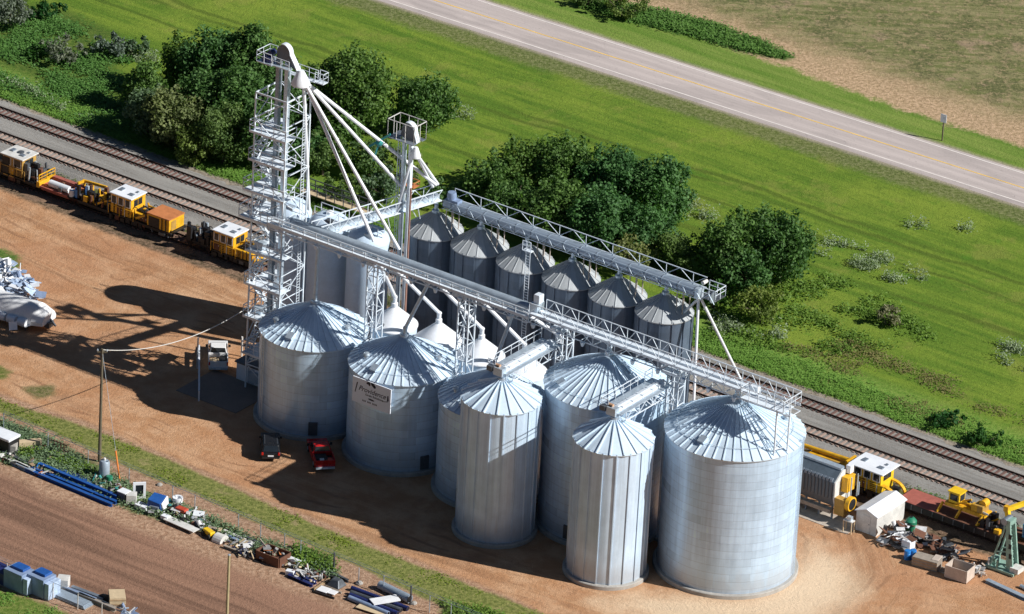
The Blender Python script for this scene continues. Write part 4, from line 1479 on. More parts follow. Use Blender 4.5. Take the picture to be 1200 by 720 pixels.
for i, (za, zb) in enumerate(((4, 8), (8, 11.6), (11.6, 15.2), (15.2, 18.6), (18.6, 21.6), (21.6, 25), (25, 28))):
    m = MB()
    s = 1 if i % 2 else -1
    a, b = Vector((-HS - .15, s * 1.5, za)), Vector((-HS - .15, -s * 1.5, zb))
    for dx in (-.35, .35):
        m.bar(a + Vector((dx, 0, 0)), b + Vector((dx, 0, 0)), .05, .2)
        m.bar(a + Vector((dx, 0, 1)), b + Vector((dx, 0, 1)), .05)
    for k in range(13):
        p = a.lerp(b, k / 12)
        m.bx(p.x - .33, p.x + .33, p.y - .12, p.y + .12, p.z - .02, p.z + .02)
    m.build('stair', 'white_steel', tw, smooth=0)
m = MB()
ladder(m, HS + .12, .9, 0.2, 31, (0, 1), .45)
m.build('ladder', 'white_steel', tw, smooth=0)
m = MB()
railing(m, [(-HS, HS, 30.6), (-HS, -HS, 30.6), (HS, -HS, 30.6), (HS, HS, 30.6)], 1.5, 1.9, .06)
m.build('top_railing', 'white_steel', tw, smooth=0)
# lower equipment inside the tower: small boxes and motors
for (x, y, z, s) in ((-1.2, -1.0, 1.0, .7), (.8, -1.2, .9, .6), (-.9, .8, 4.5, .5), (-1.3, -.9, 8.4, .45), (1.1, -1.2, 12.0, .4), (-1.2, -1.2, 15.6, .5)):
    MB().bx(x - s, x + s, y - s * .7, y + s * .7, z - s * .6, z + s * .8).build('equipment_box', 'steel', tw, smooth=0)


# ------------------------------------------------------------------ bucket elevator inside the tower
el = thing('bucket_elevator', 'main bucket elevator with rounded head and fan of spouts at the tower top', 'grain elevator', UVp(TU, TV), ANG)
for x, mm in ((-.62, 'steel_mid'), (.45, 'steel')):
    MB().bx(x - .21, x + .21, -.26, .26, .3, 35.6).build('casing', mm, el, smooth=0)
MB().bx(-1.1, .95, -.5, .5, .1, 1.7).build('boot', 'steel_mid', el, smooth=0)
# rounded head: side plates dark, hood bright
prof = []
zc = 36.2
pts = [(-.78, 35.4)] + [(.76 * math.cos(t), zc + .86 * math.sin(t)) for t in [math.pi - math.pi * k / 14 for k in range(15)]] + [(1.35, zc - .9), (1.5, zc - 1.3), (.8, 35.1), (.3, 35.4)]
MB().prism(pts, 'y', -.28, .28).build('head', 'steel_dark', el, smooth=30)
m = MB()
arc = [(.79 * math.cos(t), zc + .89 * math.sin(t)) for t in [math.pi * .6 - math.pi * .6 * k / 12 for k in range(13)]] + [(1.38, zc - .9), (1.7, zc - 1.5)]
for (x0, z0), (x1, z1) in zip(arc, arc[1:]):
    m.hexa([(x0, -.30, z0), (x1, -.30, z1), (x1, .30, z1), (x0, .30, z0)], [(x0 * 1.06, -.30, z0 + .08), (x1 * 1.06, -.30, z1 + .08), (x1 * 1.06, .30, z1 + .08), (x0 * 1.06, .30, z0 + .08)])
m.build('head_hood', 'white_steel', el)
# drive and service deck round the head
m = MB().bx(-2.5, -.7, -1.2, .9, 34.9, 35.0)
m.bx(-.7, 1.3, -1.0, -.40, 34.9, 35.0)
m.build('head_deck', 'steel', el, smooth=0)
m = MB()
railing(m, [(-.7, .9, 35), (-2.5, .9, 35), (-2.5, -1.2, 35), (-.7, -1.2, 35)], 1.1, 1.0, .045)
railing(m, [(-.7, -1.0, 35), (1.3, -1.0, 35)], .9, 1.0, .045)
m.build('head_railing', 'white_steel', el, smooth=0)
m = MB().bx(-2.1, -1.1, -.9, -.2, 35.02, 35.6)
m.tube((-1.5, -.45, 35.8), (-1.5, .3, 35.8), .3, 12)
m.build('drive_motor', 'blue_dark', el)
m = MB().bx(3.0, 4.0, 1.0, 1.8, 33.6, 33.68)
railing(m, [(3.0, 1.8, 33.65), (4.0, 1.8, 33.65), (4.0, 1.0, 33.65), (3.0, 1.0, 33.65)], 1.05, 1, .05)
m.bx(-.3, 3.0, .9, 1.5, 33.6, 33.68)
for xx in (-.2, 1.0):
    m.bar((xx, 1.2, 33.6), (xx, .3, 32.6), .08)
railing(m, [(-.3, 1.5, 33.65), (3.0, 1.5, 33.65)], 1.05, 1.1, .05)
m.build('side_basket', 'white_steel', el, smooth=0)
# distributor cone
CX, CY, CZ = 2.15, -.15, 33.5
MB().lathe([(.92, 0), (.95, .2), (.42, 1.25), (.26, 1.5)], 20, (CX, CY, CZ)).build('distributor_cone', 'white_paint', el)
LT = Loc(TU, TV)
C0 = Vector((CX, CY, CZ))


def apex(u, v, z):
    return LT(u, v, z)


def at_px(px, py, z):
    u, v = uv(P(px, py, z))
    return LT(u, v, z)


ends = [at_px(362, 246, 19.0), at_px(438, 283, 19.3), at_px(468, 293, 19.3), at_px(480, 229, 19.4), at_px(511, 217, 19.8)]
for k, e in enumerate(ends):
    a = 2 * math.pi * k / 5
    d = (e - C0)
    st = C0 + Vector((d.x, d.y, 0)).normalized() * .62 + Vector((0, 0, .1))
    mb = MB().tube(st, e, .17, 12)
    L = (e - st).length
    for f in (.33, .66):
        c = st.lerp(e, f)
        dd = (e - st).normalized() * .08
        mb.tube(c - dd, c + dd, .21, 12)
    mb.build('spout', 'white_paint', el)
# teal clamp and brace on the longest spout
c = C0.lerp(ends[4], .575)
m = MB()
d = (ends[4] - C0).normalized()
m.tube(c - d * .22, c + d * .22, .32, 12)
m.bar(c + Vector((-1.0, -.2, -.6)), c + Vector((.9, .6, 1.0)), .2)
m.bar(c, c + Vector((-.4, -.3, -1.9)), .16)
m.build('spout_clamp', 'teal', el)

# ------------------------------------------------------------------ main conveyor over the front row
MU, MV, MZ = 22.0, -28.8, 19.3
mc = thing('main_conveyor', 'long white main conveyor with truss walkway over the front bins', 'conveyor', UVp(MU, MV), ANG)
ML = Loc(MU, MV)
u0, um, u1 = -9.2, 22.3, 52.4
ZL = MZ - .45                                    # the walkway hangs lower beside the covered half
m = MB()
m.bx(u0 - MU, um - MU, -.72, -.06, ZL - .06, ZL)
m.bx(um - MU, u1 - MU, -.62, -.06, MZ - .06, MZ)
m.bx(u0 - MU, um - MU, -.77, -.73, ZL - .14, ZL + .12)
m.bx(um - MU, u1 - MU, -.66, -.62, MZ - .14, MZ + .1)
m.build('walkway_floor', 'white_steel', mc, smooth=0)
# enclosed grey belt cover on the left half, far side of the walkway
m = MB()
hp = [(.02, MZ - .25)] + [(.5 + .5 * math.cos(t), MZ + .05 + .36 * math.sin(t)) for t in [math.pi - math.pi * k / 12 for k in range(13)]] + [(.98, MZ - .25)]
m.prism(hp, 'x', -7.2 - MU, um - MU)
m.build('belt_housing', 'housing', mc)
m = MB()
for k in range(10):
    x = -6.0 - MU + 3 * k
    m.bx(x - .05, x + .05, -.01, 1.01, MZ - .28, MZ + .06)
m.bx(-7.25 - MU, -7.0 - MU, -.05, 1.05, MZ - .32, MZ + .46)
m.bx(um - .3 - MU, um + .5 - MU, -.05, 1.1, MZ - .3, MZ + .85)
m.build('housing_band', 'steel', mc, smooth=0)
MB().bx(um - .1 - MU, um + .6 - MU, .1, .9, MZ + .852, MZ + 1.75).build('transfer_head', 'white_steel', mc, smooth=0, bevel=.08)
# open chain conveyor trough on the right half
MB().bx(um + .6 - MU, 47.2 - MU, .15, .75, MZ - .28, MZ + .16).build('conveyor_trough', 'white_steel', mc, smooth=0)
MB().bx(47.2 - MU, 48.1 - MU, .1, .8, MZ - .35, MZ + .4).build('tail_box', 'white_steel', mc, smooth=0, bevel=.06)
m = MB()
truss(m, [ML(u0, MV - .74, ZL - .02), ML(um, MV - .74, ZL - .02)], -.45, 1.0, .09, .06)
truss(m, [ML(um, MV - .66, MZ - .02), ML(u1, MV - .66, MZ - .02)], -.85, 1.25, .09, .055)
truss(m, [ML(u0, MV + 1.05, MZ - .30), ML(u1, MV + 1.05, MZ - .30)], -.60, 1.25, .09, .055)
for k in range(42):
    x = u0 + (u1 - u0) * k / 41
    m.bar(ML(x, MV - .66, MZ - .86), ML(x, MV + 1.05, MZ - .9), .06)
m.build('truss', 'white_steel', mc, smooth=0)
m = MB()
truss(m, [ML(um, MV - .66, MZ + 1.15), ML(u1, MV - .66, MZ + 1.15)], -1.1, .95, .07, .05)
truss(m, [ML(um + .8, MV + 1.05, MZ + 1.15), ML(u1, MV + 1.05, MZ + 1.15)], -1.3, .95, .07, .05)
m.build('lattice_railing', 'white_steel', mc, smooth=0)
m = MB()
railing(m, [ML(u0, MV - .76, ZL), ML(um, MV - .76, ZL)], .85, 1.5, .06, kick=True)
m.build('railing', 'white_steel', mc, smooth=0)
# wider end platform with legs down the bright bin
m = MB()
m.bx(47.6 - MU, u1 - MU, -1.9, -.68, MZ - .06, MZ - .002)
m.build('end_platform', 'white_steel', mc, smooth=0)
m = MB()
railing(m, [ML(47.6, MV - .7, MZ), ML(47.6, MV - 1.9, MZ), ML(u1, MV - 1.9, MZ), ML(u1, MV + 1.05, MZ)], 1.1, 1.0, .055)
m.build('end_railing', 'white_steel', mc, smooth=0)
for (du, dv) in ((51.7, -1.85), (52.2, -.4)):
    m = MB()
    rb = 6.7
    m.bar(ML(du, MV + dv, 13.2), ML(du, MV + dv, MZ), .13)
    m.bar(ML(du, MV + dv, 13.4), ML(du - .9, MV + dv * .6 + .2, 13.4), .1)
    m.build('platform_leg', 'white_steel', mc, smooth=0)
m = MB()
for z in (15.2, 17.2):
    m.bar(ML(51.7, MV - 1.85, z), ML(52.2, MV - .4, z), .07)
m.bar(ML(51.7, MV - 1.85, 15.2), ML(52.2, MV - .4, 17.2), .06)
m.build('leg_brace', 'white_steel', mc, smooth=0)
# slide gates and drop boxes under the conveyor
for k in range(19):
    x = -6 + 2.9 * k
    m = MB()
    m.bx(x - .22 - MU, x + .22 - MU, .12, .72, MZ - .62, MZ - .29)
    m.hexa([ML(x - .1, MV - .95, MZ - 1.25), ML(x + .1, MV - .95, MZ - 1.25), ML(x + .1, MV - .75, MZ - 1.25), ML(x - .1, MV - .75, MZ - 1.25)],
           [ML(x - .2, MV - 1.0, MZ - .85), ML(x + .2, MV - 1.0, MZ - .85), ML(x + .2, MV - .7, MZ - .85), ML(x - .2, MV - .7, MZ - .85)])
    m.bar(ML(x, MV - .85, MZ - .9), ML(x, MV + .2, MZ - .5), .07)
    m.build('slide_gate', 'white_steel', mc, smooth=0)


def spout(mb, a, b, r=.19, m='white_paint', elbow=True):
    a, b = Vector(a), Vector(b)
    mb.tube(a, b, r, 10)
    if elbow:
        mb.tube(b, b + Vector((0, 0, -.7)), r * 1.15, 10)
        d = (b - a).normalized() * .1
        mb.tube(b - d, b + d, r * 1.3, 10)
    return mb


SP = [((-3.4, -28.9), (-2.9, -29.7, 13.2), 'steel', 'to A'), ((10.2, -28.9), (8.3, -30.0, 13.4), 'steel', 'to B'), ((20.2, -28.9), (19.3, -30.4, 13.5), 'steel', ''),
      ((3.2, -28.3), (1.5, -22.5, 11.8), 'white_paint', ''), ((4.4, -28.3), (6.9, -22.5, 11.8), 'white_paint', ''), ((9.7, -28.3), (12.1, -22.5, 11.8), 'white_paint', ''),
      ((14.8, -28.3), (17.2, -22.5, 11.8), 'white_paint', ''), ((20.2, -28.4), (23.0, -24.9, 15.5), 'white_paint', '')]
for (a, b, mm, _) in SP:
    spout(MB(), ML(a[0], a[1], MZ - .5), ML(*b)).build('spout', mm, mc)
m = MB()
m.tube(ML(31.4, -28.9, 17.7), ML(31.4, -28.9, MZ - .4), .26, 12)
m.build('drop_spout', 'steel', mc)
m = MB()
m.tube(ML(45.75, -28.35, 17.8), ML(45.75, -28.35, MZ - .4), .26, 12)
m.build('drop_spout', 'steel', mc)

for k, (su, sv, lab) in enumerate([(2.75, -27.6, 'lattice support mast of the main conveyor between the two left low bins'), (13.75, -27.6, 'lattice support mast of the main conveyor right of the signed bin'),
                                   (25.2, -27.4, 'lattice support mast of the main conveyor left of the tall sheen bin'), (38.5, -27.9, 'lattice support mast of the main conveyor between the two largest bins')]):
    root = thing('support_mast', lab, 'support tower', UVp(su, sv), ANG, 'lattice masts carrying the main conveyor')
    m = MB()
    lattice(m, 0, 0, .62, .55, 0, MZ - .95, 1.75, .13, .075)
    m.build('mast_frame', 'white_steel', root, smooth=0)
    m = MB().bx(-.8, .8, -1.5, .85, MZ - 1.12, MZ - .95)
    m.build('mast_head', 'white_steel', root, smooth=0)
    MB().bx(-.9, .9, -.85, .85, -.1, .3).build('footing', 'concrete', root, smooth=0)

# ------------------------------------------------------------------ two short side conveyors to the ribbed bins
for (su, v1, zt, lab) in ((25.05, -37.0, 17.15, 'short side conveyor with railing running out to the left ribbed bin'), (37.95, -36.75, 17.2, 'short side conveyor with railing running out to the right ribbed bin')):
    root = thing('side_conveyor', lab, 'conveyor', UVp(su, -33), ANG, 'short side conveyors to the ribbed bins')
    ya, yb = v1 - .5 + 33, -29.2 + 33
    m = MB()
    m.prism([(-.42, zt - .25), (.42, zt - .25), (.42, zt + .14), (.0, zt + .20), (-.42, zt + .14)], 'y', ya, yb)
    for q_ in range(5):
        yy = ya + (yb - ya) * (q_ + .5) / 5
        m.bx(-.46, .46, yy - .05, yy + .05, zt - .28, zt + .23)
    m.bx(-.09, .09, ya, yb, zt + .19, zt + .26)
    m.build('housing', 'white_steel', root, smooth=0)
    m = MB().bx(-1.35, -.5, ya - .3, yb, zt - .12, zt - .04)
    m.bx(.5, 1.0, ya - .3, yb, zt - .12, zt - .04)
    m.build('walkway_floor', 'steel', root, smooth=0)
    m = MB()
    railing(m, [(-1.35, yb, zt), (-1.35, ya - .3, zt), (-.5, ya - .3, zt)], 1.0, 1.25, .05)
    m.build('railing', 'white_steel', root, smooth=0)
    m = MB()
    truss(m, [(.95, ya + .6, zt - .1), (.95, yb, zt - .1)], -.9, 1.0, .08, .06)
    truss(m, [(-1.3, ya + .6, zt - .1), (-1.3, yb, zt - .1)], -.9, 1.0, .08, .06)
    m.build('truss', 'white_steel', root, smooth=0)
    m = MB().bx(-.5, .5, ya - .6, ya + .1, zt - .35, zt + .45)
    m.build('discharge_head', 'steel', root, smooth=0)
    m = MB().tube((-.6, ya - .15, zt + .5), (-.05, ya - .15, zt + .5), .17, 12)
    m.bx(-.5, -.1, ya - .45, ya + .15, zt + .2, zt + .45)
    m.build('drive_motor', 'orange_dull', root)
    MB().bx(-1.2, -.6, ya - .75, ya - .3, zt - .05, zt + .45).build('gearbox', 'steel_dark', root, smooth=0)
    m = MB().tube((0, ya + .1, zt - .25), (0, ya + .5, zt - 1.0), .24, 12)
    m.build('drop_spout', 'steel', root)

# ------------------------------------------------------------------ small elevator leg behind the white bins
LU, LV = -1.75, -16.9
s2 = thing('elevator_leg', 'smaller white elevator leg with rounded head left of the dark bins', 'grain elevator', UVp(LU, LV), ANG)
for x in (-.5, .32):
    MB().bx(x - .16, x + .16, -.2, .2, .2, 26.6).build('casing', 'steel' if x < 0 else 'white_steel', s2, smooth=0)
MB().bx(-.9, .7, -.4, .4, .1, 1.4).build('boot', 'steel_mid', s2, smooth=0)
zc = 26.9
pts = [(-.85, 26.3)] + [(.72 * math.cos(t), zc + .80 * math.sin(t)) for t in [math.pi - math.pi * k / 12 for k in range(13)]] + [(1.0, zc - 1.1), (.7, zc - 1.4)]
MB().prism(pts, 'y', -.28, .28).build('head', 'steel_dark', s2, smooth=30)
m = MB()
arc = [(.75 * math.cos(t), zc + .83 * math.sin(t)) for t in [math.pi * .6 - math.pi * .6 * k / 10 for k in range(11)]] + [(1.08, zc - 1.1)]
for (x0, z0), (x1, z1) in zip(arc, arc[1:]):
    m.hexa([(x0, -.30, z0), (x1, -.30, z1), (x1, .30, z1), (x0, .30, z0)], [(x0 * 1.07, -.30, z0 + .07), (x1 * 1.07, -.30, z1 + .07), (x1 * 1.07, .30, z1 + .07), (x0 * 1.07, .30, z0 + .07)])
m.build('head_hood', 'white_steel', s2)
m = MB().bx(-1.9, -.9, -1.0, 1.0, 25.9, 25.98)
m.bx(-.9, 1.3, -1.0, -.45, 25.9, 25.98)
m.bx(-.9, 1.3, .45, 1.0, 25.9, 25.98)
m.build('head_deck', 'steel_mid', s2, smooth=0)
m = MB()
railing(m, [(-1.9, 1.0, 25.98), (1.3, 1.0, 25.98), (1.3, -1.0, 25.98), (-1.9, -1.0, 25.98), (-1.9, 1.0, 25.98)], 1.9, 1.1, .055, mid=False)
m.build('head_railing', 'white_dirty', s2, smooth=0)
MB().lathe([(.5, 0), (.52, .2), (.28, .9), (.2, 1.1)], 18, (.95, -.1, 24.3)).build('distributor_cone', 'white_paint', s2)
L2 = Loc(LU, LV)


def at2(px, py, z):
    u, v = uv(P(px, py, z))
    return L2(u, v, z)


for e in (at2(466, 246, 18.2), at2(513, 216, 19.4), at2(507, 219, 19.2)):
    s = Vector((.95, -.1, 24.4))
    d = e - s
    s = s + Vector((d.x, d.y, 0)).normalized() * .35
    MB().tube(s, e, .16, 10).build('spout', 'white_paint', s2)
m = MB().bx(-.6, .6, .3, 1.3, 20.6, 20.68)
railing(m, [(-.6, 1.3, 20.65), (.6, 1.3, 20.65), (.6, .3, 20.65)], .5, 1.2, .06, mid=False)
m.build('rest_platform', 'rust_orange', s2, smooth=0)
m = MB()
ladder(m, -.9, -.3, .3, 26, (0, 1), .4)
m.build('ladder', 'steel', s2, smooth=0)

# thin rust coloured mast
pm = thing('rusty_mast', 'thin rust brown mast standing in front of the first dark bin', 'mast', UVp(.7, -19.6))
MB().tube((0, 0, 0), (0, 0, 22.3), .13, 10, .10).build('pole', mat('rust_brown_pipe', (0.34, 0.19, 0.15), 0.7, 0.1, 0.25, 2.0), pm)
m = MB().bx(-.35, .35, -.35, .35, -.1, .15)
m.build('base_plate', 'steel_dark', pm, smooth=0)

# ------------------------------------------------------------------ bridge walkway between the two conveyors
pa, pb = UVp(-5.2, -26.9, 18.0), UVp(-1.5, -12.0, 18.0)
dv_ = (pb - pa)
L_ = dv_.length
bw = thing('bridge_walkway', 'white truss bridge walkway joining the main conveyor to the back conveyor', 'walkway', (pa.x, pa.y, 0), math.atan2(dv_.y, dv_.x))
MB().bx(0, L_, -.7, .7, 17.9, 17.98).build('walkway_floor', 'white_steel', bw, smooth=0)
m = MB()
for y in (-.74, .74):
    truss(m, [(0, y, 19.1), (L_, y, 19.1)], -1.15, 1.2, .08, .055)
m.build('truss_railing', 'white_steel', bw, smooth=0)
MB().bx(0, L_, -.35, .25, 18.0, 18.45).build('conveyor_trough', 'steel', bw, smooth=0)
m = MB()
for x in (L_ * .55, L_ * .8):
    m.bar((x, -.74, 17.9), (x + .7, -.3, 16.4), .08)
    m.bar((x, .74, 17.9), (x + .7, .3, 16.4), .08)
m.build('knee_brace', 'white_steel', bw, smooth=0)

# ------------------------------------------------------------------ back conveyor
BU, BV, BZ = 15.5, VB, 17.3
bc = thing('back_conveyor', 'grey tubular back conveyor with walkway along the row of dark bins', 'conveyor', UVp(BU, BV), ANG)
b0, b1 = -1.0 - BU, 29.4 - BU
tb = galv('dull_conveyor_tube', col=(0.36, 0.44, 0.54), metal=0.4, rough=0.34, ring=50, npan=6, amp=.05, streak=False, dark_seam=1)
MB().tube((b0, 0, BZ), (b1, 0, BZ), .52, 24).build('conveyor_tube', tb, bc)
for k in range(17):
    x = b0 + 1 + k * 1.95
    m = MB().tube((x - .05, 0, BZ), (x + .05, 0, BZ), .57, 24)
    m.build('tube_band', 'steel_mid', bc)
m = MB().bx(b0, b1, .62, 1.5, BZ - .1, BZ - .03)
m.build('walkway_floor', 'steel', bc, smooth=0)
m = MB()
truss(m, [(b0, 1.5, BZ + 1.05), (b1, 1.5, BZ + 1.05)], -1.1, 1.6, .07, .05)
m.build('lattice_railing', 'white_steel', bc, smooth=0)
m = MB().bx(b1, b1 + 1.9, .2, 2.0, BZ - .6, BZ - .52)
m.build('end_platform', 'steel_dark', bc, smooth=0)
m = MB()
railing(m, [(b1, 2.0, BZ - .52), (b1 + 1.9, 2.0, BZ - .52), (b1 + 1.9, .2, BZ - .52), (b1 + .4, .2, BZ - .52)], 1.1, .95, .06)
m.build('end_railing', 'white_steel', bc, smooth=0)
m = MB()
for k in range(20):
    x = b0 + .8 + k * 1.6
    m.bar((x, -.64, BZ - .35), (x + .8, -.46, BZ + .42), .06)
    m.bar((x + .8, -.46, BZ + .42), (x + 1.6, -.64, BZ - .35), .06)
m.bar((b0, -.46, BZ + .44), (b1, -.46, BZ + .44), .06)
m.bar((b0, -.66, BZ - .36), (b1, -.66, BZ - .36), .06)
m.build('side_lattice', 'steel', bc, smooth=0)
MB().bx(b1 - .1, b1 + .4, -.5, .5, BZ - .55, BZ + .55).build('tail_box', 'steel', bc, smooth=0, bevel=.05)
m = MB().tube((b1 + .3, .3, BZ + .95), (b1 + .3, 1.0, BZ + .95), .2, 12)
m.build('drive_motor', 'white_dirty', bc)
m = MB().lathe([(.42, -.4), (.5, 0), (.42, .4)], 14, (.6 - BU - .9, .0, BZ + .98))
m.bx(b0 + .5, b0 + 1.7, -.4, .4, BZ + .3, BZ + .7)
m.build('inlet_box', 'blue_pale', bc)
fe = [uv(P(898, 505, 0)), (31.4, -13.4)]
for (fu, fv) in fe:
    m = MB().tube((b1 + .2, -.1 if fv < -10 else .1, BZ - .4), (fu - BU, fv - BV, -.1), .14, 12)
    m.build('strut', 'white_paint', bc)
m = MB()
m.tube((b1 + .2, .1, BZ - .6), (27.9 - BU, 0, 14.6), .14, 8)
m.build('strut_brace', 'steel', bc)
for k in range(6):
    u = -2.2 + 5.58 * k - BU
    m = MB().tube((u + .1, 0, BZ - .5), (u, 0, 16.0), .2, 10)
    m.build('drop_spout', 'steel', bc)
    m = MB()
    for s in (1.55, 2.25):
        m.bar((u + s, .9, 14.2), (u + s, .9, BZ - .1), .08)
        m.bar((u + s, -.3, 14.3), (u + s, -.3, BZ - .4), .08)
    m.build('support_post', 'beige', bc, smooth=0)
m = MB()
ladder(m, 11.3 - BU, -3.0, .5, 18, (1, 0), .5)
m.bx(10.8 - BU, 11.8 - BU, -3.3, -2.8, 17.0, 17.1)
railing(m, [(10.8 - BU, -3.3, 17.1), (11.8 - BU, -3.3, 17.1)], 1.0, .5, .05)
m.build('access_ladder', 'white_steel', bc, smooth=0)

# dark railed walkway on the far side of the railway, seen between the spouts
lp0, lp1 = P(352, 222, 2.4), P(436, 262, 2.4)
du_, dv2 = uv(lp0), uv(lp1)
lp = thing('loading_walkway', 'dark railed wooden walkway seen behind the white tanks', 'walkway', UVp((du_[0] + dv2[0]) / 2, -13.0 + 0), ANG)
cxu = uv(P(396, 236, 1.0))
lp.location = UVp(cxu[0], max(cxu[1], V_FAR + 2.6))
m = MB().bx(-4.6, 4.6, -.6, .6, .9, 1.0)
m.build('deck', 'wood_pale', lp, smooth=0)
m = MB()
railing(m, [(-4.6, .6, 1.0), (4.6, .6, 1.0)], 1.1, 1.2, .08)
railing(m, [(-4.6, -.6, 1.0), (4.6, -.6, 1.0)], 1.1, 1.2, .08)
m.build('railing', 'steel_dark', lp, smooth=0)
for x in (-4.0, -1.4, 1.4, 4.0):
    for y in (-.45, .45):
        MB().bar((x, y, 0), (x, y, .9), .16).build('support_post', 'steel_dark', lp, smooth=0)

# tall thin lamp pole left of the tower, and the low white scale house
lpz = P(296, 436, 0)
pl = thing('service_pole', 'thin dark service pole left of the tower where the cable ends', 'pole', lpz)
MB().tube((0, 0, 0), (0, 0, zat(lpz, 292)), .11, 8, .08).build('pole', 'steel_dark', pl)
m = MB().bar((-.5, 0, zat(lpz, 300)), (.5, 0, zat(lpz, 300)), .08)
m.build('crossarm', 'steel_dark', pl, smooth=0)
sh = thing('scale_house', 'low white scale house with dark flat roof beside the white pickup', 'shed', UVp(-11.6, -27.3), ANG)
MB().bx(-1.75, 1.75, -.9, 1.4, 0, 1.9).build('wall', 'white_paint', sh, smooth=0)
MB().bx(-1.9, 1.9, -1.05, 1.55, 1.9, 2.05).build('roof', 'steel_dark', sh, smooth=0)
MB().bx(-.3, .5, -.93, -.9, .05, 1.75).build('door', 'steel', sh, smooth=0)

# white post rail beside the weigh pad
gr = thing('guard_rail', 'white post rail along the left edge of the weigh pad', 'guard rail', UVp(-15.9, -30.0), ANG)
ga, gb_ = P(233, 470), P(233, 416)
u0_, v0_ = uv(ga)
u1_, v1_ = uv(gb_)
m = MB()
A_, B_ = Vector((u0_ + 15.9, v0_ + 30.0, 0)), Vector((u1_ + 15.9, v1_ + 30.0, 0))
m.bar(A_ + Vector((0, 0, .95)), B_ + Vector((0, 0, .95)), .16, .3)
m.build('rail', 'white_paint', gr, smooth=0)
for k in range(6):
    p = A_.lerp(B_, k / 5)
    MB().tube(p, p + Vector((0, 0, 1.1)), .08, 8).build('post', 'white_paint', gr)
pz = P(231, 432)
o = thing('marker_post', 'dark tall thin marker post at the far end of the white guard rail', 'post', pz)
MB().tube((0, 0, 0), (0, 0, 3.4), .08, 8).build('pole', 'steel', o)
pz = P(283, 418)
o = thing('marker_post', 'short pale post standing behind the scale house roof', 'post', pz)
MB().tube((0, 0, 0), (0, 0, 2.2), .10, 8).build('pole', 'white_dirty', o)

# utility pole with cable to the tower
up = P(116.5, 541)
zt = zat(up, 409)
o = thing('utility_pole', 'dark wooden utility pole standing in the green strip by the fence', 'utility pole', up)
MB().tube((0, 0, -.2), (0, 0, zt), .17, 10, .11).build('pole', 'pole_wood', o)
MB().bx(-.5, .5, -.06, .06, zt - .4, zt - .25).build('crossarm', 'pole_wood', o, smooth=0)
for x in (-.45, .45):
    MB().lathe([(.07, 0), (.09, .1), (.04, .22)], 10, (x, 0, zt - .25)).build('insulator', 'steel', o)
A_, B_ = Vector((0, 0, zt - .1)), P(297, 356, 8.0) - Vector((up.x, up.y, 0))
cb_ = thing('overhead_cable', 'pale twisted cable sagging from the utility pole to the tower', 'cable', up)
m = MB()
pts = [A_.lerp(B_, t / 24) - Vector((0, 0, 1.6 * 4 * (t / 24) * (1 - t / 24))) for t in range(25)]
m.path(pts, .04, 6)
m.build('cable', 'cable', cb_)
ga = P(140.5, 565)
A_ = Vector((0, 0, zt - .3))
gw = thing('guy_wire', 'thin guy wire with orange sleeve from the utility pole to the ground', 'guy wire', up)
B_ = ga - Vector((up.x, up.y, 0))
MB().tube(A_, B_, .02, 5).build('wire', 'steel', gw)
MB().tube(B_.lerp(A_, .0), B_.lerp(A_, .24), .09, 8).build('sleeve', 'orange', gw)
bp = P(264.5, 765)
zt2 = zat(bp, 651)
o = thing('utility_pole', 'yellow grey pole cut by the bottom edge of the photo', 'utility pole', bp)
MB().tube((0, 0, -.2), (0, 0, zt2), .15, 10, .12).build('pole', mat('yellow_grey_pole', (0.42, 0.36, 0.20), 0.8, 0, 0.2, 2), o)
MB().lathe([(.14, zt2 - .02), (.15, zt2 + .08), (.05, zt2 + .14)], 10).build('cap', 'steel', o)

# road sign beyond the highway
sp = P(1104, 165)
zs = zat(sp, 134)
o = thing('road_sign', 'small white road sign on a dark post beyond the highway', 'sign', sp, HANG)
MB().bx(-.06, .06, -.06, .06, 0, zs - .2).build('post', 'pole_wood', o, smooth=0)
MB().bx(-.36, .36, -.10, -.065, zs - .95, zs).build('panel', 'sign_white', o, smooth=0)
MB().bx(.02, .2, -.112, -.102, zs - .6, zs - .3).build('marking', 'steel', o, smooth=0)


# ------------------------------------------------------------------ fences
def fence(name, label, pxs, h, m_post='steel', m_dark=(), ext=()):
    pts = [P(x, y) for x, y in pxs]
    a, b = pts[0], pts[-1]
    d = b - a
    root = thing(name, label, 'fence', a, math.atan2(d.y, d.x))
    L = d.length
    ca, sa = d.x / L, d.y / L
    for i, p in enumerate(pts):
        q = p - a
        x, y = q.x * ca + q.y * sa, -q.x * sa + q.y * ca
        th = i in m_dark
        hh = h * (1.15 if th else 1.0)
        MB().tube((x, y, -.1), (x, y, hh), .09 if th else .045, 8).build('post', 'steel_dark' if th else m_post, root)
    MB().tube((0, 0, h - .05), (L, 0, h - .05), .025, 6).build('top_rail', 'steel', root)
    mb = MB().add([(0, .0, .05), (L, .0, .05), (L, .0, h - .05), (0, .0, h - .05)], [(0, 1, 2, 3)])
    mb.build('chain_link', 'chain', root, smooth=0)
    m = MB()
    for z in (h + .12, h + .25):
        m.tube((0, .05, z), (L, .05, z), .012, 4)
    m.build('barbed_wire', 'steel', root)
    return root


fp = [(4, 503), (56, 527), (103, 547), (151, 568), (202, 588), (228, 599), (279, 622), (305, 632), (333, 645), (352, 653), (391, 670), (420, 685), (449, 694), (481, 709), (503, 718), (528, 727), (570, 745)]
fence('chain_link_fence', 'chain link fence along the green strip above the scrap row', fp, 1.75, m_dark=(10, 13))
fp = [(-30, 662), (8, 680), (36, 692), (62, 703), (91, 714), (119, 726), (160, 744)]
fence('chain_link_fence', 'chain link fence in the bottom left corner before the blue stacks', fp, 1.75, 'white_dirty')
